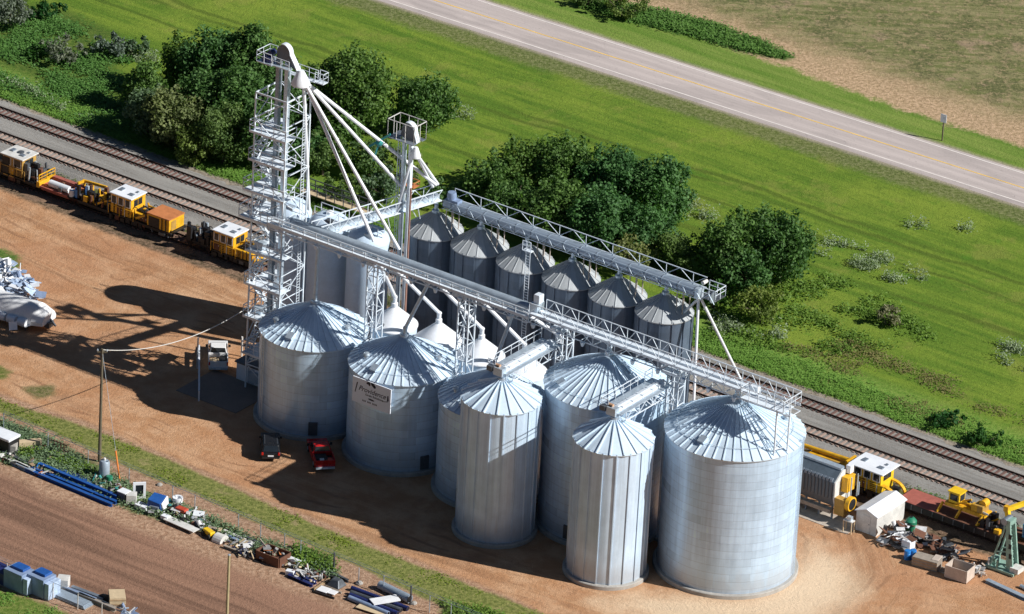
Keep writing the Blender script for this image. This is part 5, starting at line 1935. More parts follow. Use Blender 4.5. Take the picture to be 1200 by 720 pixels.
# =================================================================== ROAD VEHICLES
def wheels(root, xs, ys, r=.36, w=.24):
    for y in ys:
        for x in xs:
            o = MB().wheel((x, y, r), r, w).build('wheel', 'rubber', root)
            s = 1 if x > 0 else -1
            MB().wheel((x + s * (w / 2 - .01), y, r), r * .58, .05).build('rim', 'steel', o)


def greenhouse(root, xb, xt, yb0, yb1, yt0, yt1, zb, zt, paint, name='cab'):
    """tapered glazed cab: lower outline at zb, roof outline at zt"""
    b = [(-xb, yb0, zb), (xb, yb0, zb), (xb, yb1, zb), (-xb, yb1, zb)]
    t = [(-xt, yt0, zt), (xt, yt0, zt), (xt, yt1, zt), (-xt, yt1, zt)]
    cab = MB().hexa(b, t).build(name, paint, root, smooth=0, bevel=.07)

    def pane(nm, q, off):
        q = [Vector(p) for p in q]
        c = sum(q, Vector()) / 4
        q = [c + (p - c) * .86 for p in q]
        n = (q[1] - q[0]).cross(q[3] - q[0]).normalized()
        if n.dot(Vector(off)) < 0:
            n = -n
        q2 = [p + n * .025 for p in q]
        MB().add([tuple(p) for p in q + q2], [(0, 1, 2, 3), (4, 5, 6, 7), (0, 1, 5, 4), (1, 2, 6, 5), (2, 3, 7, 6), (3, 0, 4, 7)]).build(nm, 'glass', root, smooth=0)
    pane('rear_window', [b[0], b[1], t[1], t[0]], (0, -1, 0))
    pane('windscreen', [b[3], b[2], t[2], t[3]], (0, 1, 0))
    for s, (i, j) in ((1, (1, 2)), (-1, (0, 3))):
        mid_b0, mid_t0 = Vector(b[i]), Vector(t[i])
        mid_b1, mid_t1 = Vector(b[j]), Vector(t[j])
        for f0, f1 in ((0, .5), (.5, 1)):
            pane('side_window', [mid_b0.lerp(mid_b1, f0), mid_b0.lerp(mid_b1, f1), mid_t0.lerp(mid_t1, f1), mid_t0.lerp(mid_t1, f0)], (s, 0, 0))
    return cab


def pickup(label, loc, rz, paint, load=None):
    """y forward; rear bumper at y = 0"""
    root = thing('pickup_truck', label, 'pickup truck', loc, rz, 'parked vehicles')
    W = .98
    m = MB()
    # sill line with wheel arches
    prof = [(0.05, .55), (0.05, .62), (2.05, .62), (2.05, 1.06), (3.95, 1.06), (5.35, .98), (5.5, .85), (5.5, .5), (5.05, .42), (5.0, .70), (4.75, .86), (4.45, .86), (4.2, .70), (4.15, .40), (1.75, .40), (1.7, .70), (1.45, .86), (1.15, .86), (.9, .70), (.85, .45), (.3, .45)]
    prof = [(0.05, .45), (.85, .45), (.9, .62), (1.0, .78), (1.6, .78), (1.7, .62), (1.75, .40), (4.1, .40), (4.15, .62), (4.3, .80), (4.85, .80), (5.0, .62), (5.05, .42), (5.5, .5), (5.5, .85), (5.35, 1.0), (3.95, 1.10), (2.05, 1.10), (2.05, .80), (.05, .80)]
    m.prism(prof, 'x', -W, W)
    m.build('body', paint, root, smooth=0, bevel=.05)
    m = MB()
    for s in (-1, 1):
        m.bx(s * W - (.10 if s > 0 else 0), s * W + (.10 if s < 0 else 0), .05, 2.05, .802, 1.28)
    m.bx(-W + .1, W - .1, 1.95, 2.05, .802, 1.28)
    m.build('bed_side', paint, root, smooth=0, bevel=.02)
    MB().bx(-W + .1, W - .1, .05, .13, .802, 1.26).build('tailgate', paint, root, smooth=0)
    MB().bx(-W + .1, W - .1, .13, 1.95, .802, .83).build('bed_floor', 'wood' if load == 'wood' else 'black', root, smooth=0)
    greenhouse(root, W - .04, W - .22, 2.05, 4.0, 2.2, 3.3, 1.10, 1.78, paint)
    MB().bx(-W + .05, W - .05, -.12, .04, .42, .62).build('rear_bumper', 'steel', root, smooth=0)
    MB().bx(-W + .05, W - .05, 5.5, 5.6, .42, .62).build('front_bumper', 'steel', root, smooth=0)
    MB().bx(-.26, .26, -.135, -.125, .46, .60).build('number_plate', 'white_paint', root, smooth=0)
    for s in (-1, 1):
        MB().bx(s * .9 - .07, s * .9 + .07, .02, .05, .84, 1.2).build('tail_light', 'tail_red', root, smooth=0)
        MB().bx(s * 1.13 - .12, s * 1.13 + .12, 3.62, 3.72, 1.12, 1.36).build('mirror', 'black', root, smooth=0)
        MB().bx(s * .72 - .16, s * .72 + .16, 5.49, 5.52, .72, .86).build('headlight', 'sign_white', root, smooth=0)
    wheels(root, (-.86, .86), (1.3, 4.58))
    return root


r_ = pickup('white pickup truck parked on the grey weigh pad, seen from behind', P(255.5, 437.5), R(4), 'white_car', 'wood')
MB().bx(-.75, .12, .3, 1.3, .84, .98).build('plywood_load', 'wood_pale', r_, smooth=0)
MB().bx(.2, .8, .35, 1.7, .84, 1.12).build('toolbox_load', 'black', r_, smooth=0)
r_ = pickup('red pickup truck with loaded open bed in the shade of the bins', P(381, 554), R(12), 'red_car')
MB().bx(-.8, .3, .5, 1.7, .84, 1.2).build('dark_load', 'black', r_, smooth=0)
MB().bx(.1, .8, .2, .9, .84, 1.15).build('red_load', 'red', r_, smooth=0)
MB().bx(-.5, -.1, .25, .45, 1.2, 1.34).build('white_load', 'white_paint', r_, smooth=0)

r_ = thing('sport_utility_vehicle', 'dark family utility vehicle parked at the edge of the bin shadow, seen from behind', 'car', P(317, 542), R(4), 'parked vehicles')
prof = [(0, .5), (.6, .42), (.66, .62), (.8, .76), (1.3, .76), (1.42, .62), (1.48, .38), (3.3, .38), (3.36, .62), (3.5, .78), (4.0, .78), (4.14, .62), (4.2, .42), (4.6, .5), (4.6, .85), (4.4, 1.0), (3.4, 1.08), (.1, 1.06), (-.02, .9)]
MB().prism(prof, 'x', -.92, .92).build('body', 'black_car', r_, smooth=0, bevel=.07)
greenhouse(r_, .88, .72, .06, 3.5, .30, 2.6, 1.06, 1.70, 'black_car')
wheels(r_, (-.82, .82), (1.05, 3.75), .35, .23)
for s in (-1, 1):
    MB().bx(s * .8 - .09, s * .8 + .09, -.03, .03, .78, 1.06).build('tail_light', 'tail_red', r_, smooth=0)
    MB().bx(s * 1.02 - .1, s * 1.02 + .1, 3.0, 3.1, 1.08, 1.26).build('mirror', 'black', r_, smooth=0)
    MB().bar((s * .6, .6, 1.72), (s * .6, 2.5, 1.72), .05).build('roof_rail', 'steel_dark', r_, smooth=0)
MB().bx(-.28, .28, -.05, -.03, .62, .78).build('number_plate', 'white_paint', r_, smooth=0)
MB().bx(-.85, .85, -.1, .0, .42, .58).build('rear_bumper', 'black', r_, smooth=0)


# =================================================================== RAIL MACHINES ON THE SIDING
ZR = .46


def rail_wheels(root, xs, r=.40):
    for x in xs:
        for y in (-.75, .75):
            o = MB().wheel((x, y, ZR + r), r, .12, 'y', 18).build('rail_wheel', 'rail', root)
            MB().wheel((x, y + (.08 if y > 0 else -.08), ZR + r), r * .45, .08, 'y', 12).build('axle_box', 'black', o)


def windows_row(root, xs, y, z0, z1, m='glass', w=.5):
    for x in xs:
        MB().bx(x - w / 2, x + w / 2, y - .03, y + .03, z0, z1).build('window', m, root, smooth=0)


def cab_box(root, x0, x1, y0, y1, z0, z1, m, roof_m, over=.18, front=True, side_n=3):
    c = MB().bx(x0, x1, y0, y1, z0, z1).build('cab', m, root, smooth=0, bevel=.04)
    MB().bx(x0 - over, x1 + over, y0 - over, y1 + over, z1 + .002, z1 + .13).build('cab_roof', roof_m, root, smooth=0, bevel=.03)
    n = side_n
    w = (x1 - x0) / n
    fr = MB()
    for i in range(n):
        xc = x0 + w * (i + .5)
        for dx in (-w * .36, w * .36):
            fr.bx(xc + dx - .04, xc + dx + .04, y0 - .035, y0 - .002, z1 - 1.0, z1 - .16)
        fr.bx(xc - w * .36 + .042, xc + w * .36 - .042, y0 - .035, y0 - .002, z1 - 1.02, z1 - .952)
    fr.build('window_frame', roof_m, root, smooth=0)
    hr = MB()
    hr.bar((x0 - .1, y0 - .22, z0 + .95), (x1 + .5, y0 - .22, z0 + .95), .05)
    for xx in (x0 - .1, (x0 + x1) / 2, x1 + .5):
        hr.bar((xx, y0 - .22, z0 - .1), (xx, y0 - .22, z0 + .95), .05)
    hr.build('hand_rail', m, root, smooth=0)
    for (xa, ya, sx, sy) in ((x0 + .5, 0, .22, .3), (x1 - .6, -.4, .28, .2), (x1 - .5, .5, .12, .12)):
        MB().bx(xa - sx, xa + sx, ya - sy, ya + sy, z1 + .131, z1 + .26).build('roof_fitting', 'steel_mid', root, smooth=0)
    windows_row(root, [x0 + w * (i + .5) for i in range(n)], y0, z1 - .95, z1 - .22, 'glass', w * .62)
    windows_row(root, [x0 + w * (i + .5) for i in range(n)], y1, z1 - .95, z1 - .22, 'glass', w * .62)
    for x in (x0, x1):
        for y in ((y0 * .6 + y1 * .4), (y0 * .4 + y1 * .6) * 1.0):
            MB().bx(x - .03, x + .03, y - .42 + (.18 if y > (y0 + y1) / 2 else -.05), y + .20 + (.18 if y > (y0 + y1) / 2 else -.05), z1 - .95, z1 - .22).build('window', 'glass', root, smooth=0)
    return c


def frame_deck(root, x0, x1, m='black', w=1.3, z=1.0):
    f = MB()
    f.bx(x0, x1, -w, w, ZR + .62, ZR + .78)
    f.bx(x0, x1, -w + .25, -w + .5, ZR + .3, ZR + .618)
    f.bx(x0, x1, w - .5, w - .25, ZR + .3, ZR + .618)
    f.build('frame', m, root, smooth=0)


def greasy_gear(root, x0, x1, z0, z1, n, seed, mats=('black', 'steel_dark', 'rust', 'steel'), w=1.15):
    """hydraulic pots, rods, hoses and small housings, each part of its own"""
    rnd = random.Random(seed)
    for i in range(n):
        x, y = rnd.uniform(x0, x1), rnd.uniform(-w, w)
        z = z0 + rnd.uniform(0, (z1 - z0) * .5)
        k = rnd.random()
        mm = rnd.choice(mats)
        mb = MB()
        if k < .35:
            mb.tube((x, y, z0), (x + rnd.uniform(-.2, .2), y, rnd.uniform(z, z1)), rnd.uniform(.07, .16), 10)
            mb.build('hydraulic_cylinder', mm, root)
        elif k < .65:
            s = rnd.uniform(.14, .34)
            mb.bx(x - s, x + s, y - s * .8, y + s * .8, z0, z0 + rnd.uniform(.3, z1 - z0))
            mb.build('machine_housing', mm, root, smooth=0, bevel=.02)
        elif k < .85:
            mb.bar((x - .5, y, z), (x + .5, y + rnd.uniform(-.3, .3), min(z1, z + rnd.uniform(-.1, .7))), .12, .18)
            mb.build('lever_arm', mm, root, smooth=0)
        else:
            p = [Vector((x + .3 * math.cos(t), y, z + .25 + .25 * math.sin(t))) for t in np.linspace(0, 3.1, 7)]
            mb.path(p, .045, 6)
            mb.build('hose', 'black', root)


def sid(px):
    """place on the siding under picture column px"""
    lo, hi = -120., 120.
    for _ in range(40):
        m = (lo + hi) / 2
        if proj(UVp(m, V_SID, ZR))[0] < px:
            lo = m
        else:
            hi = m
    return lo


def machine(name, label, cat, px):
    return thing(name, label, cat, UVp(sid(px), V_SID), ANG, 'yellow track machines parked on the siding')


def side_detail(root, x0, x1, y, z0, z1, seed, skirt=True):
    """louvres, door seams, lockers, pipes and a greasy skirt along one side of a machine"""
    rnd = random.Random(seed)
    x = x0 + .1
    while x < x1 - .3:
        w = min(rnd.uniform(.35, .8), x1 - x - .1)
        k = rnd.random()
        if k < .4:
            m = MB()
            n = 5
            for i in range(n):
                z = z0 + (z1 - z0) * (i + .7) / (n + .6)
                m.bx(x + .04, x + w - .04, y - .03, y - .002, z - .03, z + .04)
            m.build('louvre', 'black', root, smooth=0)
        elif k < .7:
            MB().bx(x + .03, x + w - .03, y - .025, y - .002, z0 + .06, z1 - .08).build('side_panel', rnd.choice(('ochre', 'yellow', 'steel_dark', 'rust')), root, smooth=0)
            MB().bx(x + w - .16, x + w - .08, y - .045, y - .026, (z0 + z1) / 2, (z0 + z1) / 2 + .1).build('latch', 'steel', root, smooth=0)
        else:
            MB().tube((x + w / 2, y - .06, z0), (x + w / 2, y - .06, z1 + rnd.uniform(0, .4)), .05, 8).build('pipe', rnd.choice(('steel', 'black')), root)
        x += w
    if skirt:
        x = x0
        while x < x1:
            w = rnd.uniform(.3, .9)
            MB().bx(x, min(x + w, x1) - .04, y - rnd.uniform(.02, .2), y + .25, ZR + rnd.uniform(.1, .3), ZR + .6).build('under_box', rnd.choice(('black', 'black', 'rust', 'steel_dark')), root, smooth=0)
            x += w + rnd.uniform(0, .5)


# 1: ochre machine with white roofed cab, at the left edge
m1 = machine('track_machine', 'ochre track machine with white cab roof and round roof hatch, at the left edge', 'rail machine', 33)
frame_deck(m1, -4.4, 2.6, 'black')
rail_wheels(m1, (-3.2, 1.4))
cab_box(m1, -2.6, .1, -1.15, 1.15, ZR + .8, ZR + 2.85, 'ochre', 'white_dirty', .2, side_n=2)
MB().lathe([(.34, 0), (.34, .12), (.28, .14)], 18, (-1.1, .1, ZR + 2.985)).build('roof_hatch', 'steel_dark', m1)
MB().bx(-4.3, -2.9, -1.0, 1.0, ZR + .8, ZR + 1.9).build('engine_cover', 'ochre', m1, smooth=0, bevel=.06)
greasy_gear(m1, .3, 2.1, ZR + .8, ZR + 2.5, 34, 3)
MB().bx(-2.7, -1.7, -1.22, -1.16, ZR + .8, ZR + 2.6).build('dark_door', 'black', m1, smooth=0)
greasy_gear(m1, -4.3, -2.8, ZR + 1.9, ZR + 2.2, 5, 4)
MB().bx(2.2, 2.62, -1.35, 1.35, ZR + .55, ZR + 1.15).build('front_beam', 'yellow', m1, smooth=0, bevel=.03)
m = MB()
railing(m, [(2.5, -1.3, ZR + 1.15), (2.5, 1.3, ZR + 1.15)], .8, 1.3, .07)
m.build('front_railing', 'yellow', m1, smooth=0)
for x in (-2.0, -1.2):
    MB().bx(x - .3, x + .3, -1.36, -1.30, ZR + .64, ZR + .76).build('step', 'ochre', m1, smooth=0)

side_detail(m1, -1.6, .1, -1.16, ZR + .8, ZR + 1.75, 51)
side_detail(m1, -4.3, -2.9, -1.01, ZR + .8, ZR + 1.85, 52)

# 2: low trailer with red frame and long white tank
m2 = thing('rail_trailer', 'low rail trailer with red frame and a long white tank', 'rail trailer', UVp(sid(77), V_SID), ANG)
frame_deck(m2, -2.6, 2.6, 'red_deck')
rail_wheels(m2, (-1.7, 1.7), .32)
MB().tube((-1.6, -.6, ZR + 1.15), (1.0, -.6, ZR + 1.15), .38, 16).build('white_tank', 'white_paint', m2)
m = MB().bx(-2.2, 1.9, .5, 1.0, ZR + .8, ZR + 1.35)
m.build('red_box', 'red_deck', m2, smooth=0)
MB().bx(1.3, 2.2, -.6, .5, ZR + .8, ZR + 1.3).build('rust_box', 'rust_orange', m2, smooth=0)
greasy_gear(m2, -2.2, 2.3, ZR + .8, ZR + 1.3, 10, 8)
MB().tube((2.5, 0, ZR + .5), (3.6, 0, ZR + .5), .08, 8).build('draw_bar', 'rust', m2)

# 3: dark spiking machine with blue barrel and yellow beams
m3 = machine('track_machine', 'dark greasy track machine with blue and white barrels and yellow beams', 'rail machine', 113)
frame_deck(m3, -2.9, 3.0, 'black')
rail_wheels(m3, (-1.9, 1.9), .34)
MB().tube((-1.9, -.8, ZR + .8), (-1.9, -.8, ZR + 1.75), .32, 16).build('blue_barrel', 'blue_bright', m3)
MB().tube((-2.5, -1.0, ZR + .8), (-2.5, -1.0, ZR + 1.5), .30, 16).build('white_barrel', 'white_paint', m3)
MB().bar((-2.6, .9, ZR + 1.9), (.6, .9, ZR + 2.1), .2, .28).build('yellow_beam', 'yellow', m3, smooth=0)
MB().bar((-2.4, -.2, ZR + 2.0), (-2.4, 1.0, ZR + 1.9), .2, .25).build('yellow_beam', 'yellow', m3, smooth=0)
for x in (-2.4, .4):
    MB().bar((x, .9, ZR + .8), (x, .9, ZR + 1.9), .16).build('yellow_post', 'yellow', m3, smooth=0)
greasy_gear(m3, -1.7, 3.0, ZR + .8, ZR + 2.4, 64, 5, ('black', 'black', 'steel_dark', 'yellow', 'steel', 'rust'))

# 4: yellow machine, white cab roof, box with rust roof
m4 = machine('track_machine', 'yellow track machine with white cab roof and a yellow box with orange rusty top', 'rail machine', 172)
frame_deck(m4, -4.0, 4.2, 'black')
rail_wheels(m4, (-2.8, 2.9))
cab_box(m4, -3.9, -1.2, -1.2, 1.2, ZR + .8, ZR + 2.9, 'yellow', 'white_paint', .12)
MB().bx(-1.1, .9, -1.0, 1.0, ZR + .8, ZR + 1.55).build('engine_cover', 'yellow', m4, smooth=0, bevel=.05)
MB().bx(-.9, .7, -.6, .6, ZR + 1.552, ZR + 1.75).build('exhaust_grille', 'black', m4, smooth=0)
MB().bx(1.0, 3.9, -1.25, 1.25, ZR + .82, ZR + 2.15).build('equipment_box', 'yellow', m4, smooth=0, bevel=.03)
MB().bx(.95, 3.95, -1.3, 1.3, ZR + 2.152, ZR + 2.25).build('box_roof', 'rust_orange', m4, smooth=0)
MB().bx(1.2, 2.6, -1.28, -1.252, ZR + .85, ZR + 1.95).build('box_opening', 'black', m4, smooth=0)
MB().bar((-.6, -1.1, ZR + 1.0), (.9, -1.1, ZR + 1.85), .16, .2).build('lift_arm', 'yellow', m4, smooth=0)
greasy_gear(m4, -.9, .9, ZR + 1.5, ZR + 2.2, 16, 15, ('black', 'yellow', 'steel_dark'))
greasy_gear(m4, -3.8, 3.9, ZR + .1, ZR + .75, 26, 16, ('black', 'rust', 'steel_dark'), 1.35)

side_detail(m4, -3.8, -1.2, -1.21, ZR + .8, ZR + 1.85, 53)
side_detail(m4, -1.1, .9, -1.01, ZR + .8, ZR + 1.5, 54)
side_detail(m4, 2.7, 3.9, -1.26, ZR + .85, ZR + 2.1, 55)
MB().bx(3.902, 3.93, -.9, -.1, ZR + .95, ZR + 1.95).build('end_door', 'ochre', m4, smooth=0)

# 5: dark workhead machine on the bare rails
m5 = machine('track_machine', 'black skeletal track machine with upright workheads, before the second yellow cab', 'rail machine', 241)
frame_deck(m5, -2.0, 1.4, 'black', .95)
rail_wheels(m5, (-1.5, 1.0), .3)
greasy_gear(m5, -2.0, 1.8, ZR + .8, ZR + 2.5, 56, 7, ('black', 'black', 'steel_dark', 'steel'))

# 6: yellow machine with white cab roof, half behind the tower
m6 = machine('track_machine', 'yellow track machine with white cab roof and low yellow bonnet, closest to the tower', 'rail machine', 280)
frame_deck(m6, -2.6, 3.0, 'black')
rail_wheels(m6, (-1.7, 1.9))
cab_box(m6, -2.5, .1, -1.2, 1.2, ZR + .8, ZR + 2.9, 'yellow', 'white_paint', .12)
MB().bx(.2, 2.6, -1.15, 1.15, ZR + .8, ZR + 1.7).build('engine_cover', 'yellow', m6, smooth=0, bevel=.05)
MB().bx(.4, 2.2, -.8, .8, ZR + 1.702, ZR + 1.85).build('exhaust_grille', 'black', m6, smooth=0)
MB().bx(2.6, 3.0, -1.3, 1.3, ZR + .6, ZR + 1.3).build('front_beam', 'yellow', m6, smooth=0)

side_detail(m6, -2.5, .1, -1.21, ZR + .8, ZR + 1.85, 56)
side_detail(m6, .2, 2.6, -1.16, ZR + .8, ZR + 1.65, 57)
greasy_gear(m6, .3, 2.4, ZR + 1.7, ZR + 2.3, 10, 58, ('black', 'yellow', 'steel_dark'), .9)

# 7: big yellow tamper right of the bright bin
m7 = machine('track_machine', 'large yellow track machine with wide white canopy and long boom', 'rail machine', 990)
frame_deck(m7, -6.5, 5.6, 'black')
rail_wheels(m7, (-5.0, 3.6), .42)
cab_box(m7, 1.6, 4.8, -1.2, 1.1, ZR + .8, ZR + 2.95, 'yellow_bright', 'white_paint', .42)
m = MB()
m.bx(-4.2, 1.4, -.35, .55, ZR + 1.3, ZR + 1.9)
m.build('boom', 'yellow', m7, smooth=0, bevel=.05)
MB().tube((-6.2, .2, ZR + 2.1), (.6, .4, ZR + 2.25), .22, 12).build('boom_pipe', 'yellow', m7)
MB().tube((-6.0, -.5, ZR + 1.7), (-.5, -.3, ZR + 1.9), .15, 10).build('boom_pipe', 'ochre', m7)
MB().bar((-5.9, -.8, ZR + .8), (-5.9, .3, ZR + 2.6), .3, .4).build('boom_mast', 'yellow', m7, smooth=0)
MB().bar((-5.9, .9, ZR + .8), (-5.9, .2, ZR + 2.6), .3, .4).build('boom_mast', 'yellow', m7, smooth=0)
m = MB()
for y in (-.7, .7):
    m.bar((.5, y, ZR + .8), (.5, y, ZR + 2.75), .22)
m.bar((.5, -.7, ZR + 2.65), (.5, .7, ZR + 2.65), .22)
m.build('gantry_frame', 'yellow', m7, smooth=0)
MB().bx(-1.6, 1.3, -1.1, -.4, ZR + .8, ZR + 1.25).build('side_tank', 'yellow', m7, smooth=0)
greasy_gear(m7, -5.6, 1.2, ZR + .8, ZR + 1.6, 26, 12, ('black', 'steel_dark', 'rust', 'yellow'))
arc = [Vector((4.9 + 1.5 * math.sin(t), -.95, ZR + .5 + 1.1 * math.cos(t))) for t in np.linspace(-.6, 1.5, 8)]
m = MB()
for a, b in zip(arc, arc[1:]):
    m.bar(a, b, .42, .16)
m.build('curved_guard', 'yellow', m7, smooth=0)
m = MB()
for a, b in zip(arc, arc[1:]):
    m.bar(a + Vector((0, 1.8, 0)), b + Vector((0, 1.8, 0)), .36, .14)
m.build('curved_guard', 'yellow', m7, smooth=0)

side_detail(m7, 1.7, 4.7, -1.21, ZR + .8, ZR + 1.9, 59)
side_detail(m7, -5.5, 1.2, -1.12, ZR + .8, ZR + 1.2, 60)

# 8: long dark flat wagon with loads
fl = thing('flat_wagon', 'long black flat wagon with red deck end at the right, carrying yellow machines', 'rail wagon', UVp(sid(1075), V_SID), ANG)
x0, x1 = -1.6, 17.5
m = MB().bx(x0, x1, -1.45, 1.45, ZR + .85, ZR + 1.05)
m.bx(x0, x1, -1.46, -1.3, ZR + .45, ZR + .849)
m.bx(x0, x1, 1.3, 1.46, ZR + .45, ZR + .849)
m.build('frame', 'black', fl, smooth=0)
MB().bx(x0 + .1, 2.6, -1.4, 1.4, ZR + 1.052, ZR + 1.10).build('red_deck', 'red_deck', fl, smooth=0)
MB().bx(2.62, x1 - .1, -1.4, 1.4, ZR + 1.052, ZR + 1.09).build('deck_boards', 'rust', fl, smooth=0)
rail_wheels(fl, (-.4, 1.4, 14.2, 16.0), .42)
m = MB()
for k in range(16):
    x = x0 + .6 + k * 1.2
    m.bx(x - .05, x + .05, -1.52, -1.462, ZR + .5, ZR + 1.0)
m.build('stake_pocket', 'steel_dark', fl, smooth=0)
ZD = ZR + 1.10


def on_flat(name, label, cat, x, grp=None):
    return thing(name, label, cat, UVp(sid(1075) + x, V_SID, ZD), ANG, grp)


y1 = on_flat('rail_buggy', 'small bright yellow machine with square cab and legs riding on the flat wagon', 'rail machine', 4.3)
MB().bx(-.6, .6, -.55, .55, 1.15, 2.25).build('cab', 'yellow_bright', y1, smooth=0, bevel=.04)
MB().bx(-.7, .7, -.65, .65, 2.252, 2.36).build('cab_roof', 'yellow_bright', y1, smooth=0)
for x, y, nx_ in ((0, -.56, 0), (.61, 0, 1), (-.61, 0, 1)):
    MB().bx(x - (.02 if nx_ else .42), x + (.02 if nx_ else .42), y - (.4 if nx_ else .02), y + (.4 if nx_ else .02), 1.45, 2.1).build('window', 'glass', y1, smooth=0)
MB().bx(-.9, 3.6, -.7, .7, .75, 1.1).build('chassis', 'yellow', y1, smooth=0)
for x in (-1.1, 1.0, 3.4):
    for y in (-.95, .95):
        MB().bar((x - .3, y * 1.15, 0), (x, y * .7, 1.0), .2, .22).build('leg', 'yellow', y1, smooth=0)
MB().bx(2.2, 3.3, -.6, .6, 1.1, 1.85).build('hopper', 'ochre', y1, smooth=0, bevel=.05)
MB().tube((3.0, -.2, 1.9), (3.0, .6, 1.9), .4, 14).build('reel', 'yellow', y1)
greasy_gear(y1, .8, 3.4, 1.1, 1.9, 12, 31, ('yellow', 'yellow', 'black', 'steel'), .7)

y2 = on_flat('parts_pile', 'jumble of yellow and black machine parts behind the small yellow buggy', 'machine parts', 9.2)
greasy_gear(y2, -1.3, 1.4, 0.0, 1.2, 26, 33, ('yellow', 'black', 'black', 'rust', 'steel_dark'), 1.1)

y3 = on_flat('gantry_crane', 'yellow arched gantry arm standing over the flat wagon', 'crane', 11.6)
for y in (-1.35,):
    MB().bar((.2, y, -.6), (-.9, y, 3.1), .42, .42).build('gantry_leg', 'yellow_bright', y3, smooth=0)
MB().bar((-.9, -1.35, 3.0), (.2, 1.3, 3.3), .40, .40).build('gantry_beam', 'yellow_bright', y3, smooth=0)
MB().bar((.2, 1.3, 3.3), (1.2, 1.35, .5), .38, .38).build('gantry_leg', 'yellow_bright', y3, smooth=0)
MB().bx(-1.15, -.65, -1.6, -1.1, 2.85, 3.4).build('gantry_joint', 'yellow', y3, smooth=0)
MB().tube((.2, .9, 3.4), (.2, 1.6, 3.4), .16, 10).build('hydraulic_cylinder', 'steel', y3)

y4 = on_flat('power_unit', 'blue engine box under the yellow gantry arm', 'engine', 13.0)
MB().bx(-.8, .8, -.7, .7, .3, 1.7).build('engine_box', 'blue_bright', y4, smooth=0, bevel=.05)
MB().bx(-.6, .6, -.72, -.70, .55, 1.45).build('grille', 'black', y4, smooth=0)
MB().bx(-.9, .9, -.8, .8, 0, .3).build('skid', 'black', y4, smooth=0)
MB().tube((.4, .2, 1.7), (.4, .2, 2.2), .08, 8).build('exhaust', 'steel_dark', y4)
greasy_gear(y4, 1.0, 3.4, 0, 1.6, 22, 41, ('black', 'steel_dark', 'steel', 'rust'), 1.2)

# =================================================================== RIGHT HAND YARD
# grey grain dryer with burner end
du, dv = uv(P(972, 606))
dr = thing('grain_dryer', 'long grey ribbed grain dryer on legs with yellow burner end', 'grain dryer', UVp(du, dv + .9), ANG)
prof = [(-1.25, 1.5), (1.25, 1.5), (1.5, 2.3), (1.35, 3.9), (.35, 5.0), (-.35, 5.0), (-1.5, 4.1), (-1.5, 2.3)]
MB().prism(prof, 'x', -9.0, .6).build('body', galv('dryer_sheet', col=(0.13, 0.165, 0.20), metal=.25, rough=.5, ring=50, npan=8, amp=.06, streak=True, dark_seam=1), dr, smooth=0)
m = MB()
for k in range(24):
    x = -8.8 + k * .4
    m.bx(x - .05, x + .05, -1.58, -1.502, 2.3, 4.05)
m.build('wall_ribs', 'steel_dark', dr, smooth=0)
m = MB()
for k in range(22):
    x = -8.6 + k * .42
    m.hexa([(x - .14, -1.52, 4.1), (x + .14, -1.52, 4.1), (x + .14, -1.2, 4.38), (x - .14, -1.2, 4.38)], [(x - .14, -1.5, 4.34), (x + .14, -1.5, 4.34), (x + .14, -1.3, 4.50), (x - .14, -1.3, 4.50)])
m.build('roof_louvres', 'steel_mid', dr, smooth=0)
MB().bx(-9.0, .55, -.36, .36, 5.002, 5.2).build('top_auger', 'steel', dr, smooth=0)
MB().prism(prof, 'x', .602, .75).build('end_plate', 'white_dirty', dr, smooth=0)
MB().bx(.8, 1.5, -.5, .9, 2.9, 4.5).build('burner_housing', 'yellow', dr, smooth=0, bevel=.06)
MB().bx(.8, 1.9, -1.5, -.75, .9, 2.6).build('control_cabinet', 'ochre', dr, smooth=0)
m = MB()
m.tube((2.0, -.9, 2.2), (2.45, -.9, 2.2), .74, 20)
m.build('fan_ring', 'yellow', dr)
m = MB().tube((2.451, -.9, 2.2), (2.47, -.9, 2.2), .58, 20)
m.build('fan_opening', 'black', dr)
MB().bx(.7, 1.2, .3, .9, 4.6, 5.4).build('grain_inlet', 'white_paint', dr, smooth=0)
m = MB()
for y, z in ((-.2, 4.6), (.9, 4.6), (1.2, 3.6)):
    m.tube((1.75, y, 2.2), (1.75, y, z), .07, 8)
m.build('gas_pipe', 'steel', dr)
for k in range(7):
    x = -8.6 + k * 1.5
    for y in (-1.15, 1.15):
        MB().bar((x, y, 0), (x, y, 1.55), .16).build('leg', 'steel_mid', dr, smooth=0)
MB().bx(-9, .6, -1.9, -1.3, .95, 1.35).build('unload_auger', 'wood_grey', dr, smooth=0)

# small pale stand
o = thing('work_stand', 'small pale metal stand on legs before the dryer end', 'stand', P(994, 624), ANG)
MB().bx(-.5, .5, -.3, .3, 1.25, 1.35).build('top', 'white_dirty', o, smooth=0)
for x in (-.45, .45):
    for y in (-.25, .25):
        MB().bar((x, y, 0), (x, y, 1.25), .09).build('leg', 'wood_pale', o, smooth=0)
MB().bx(-.2, .3, -.2, .2, 1.352, 1.75).build('fitting', 'steel', o, smooth=0)

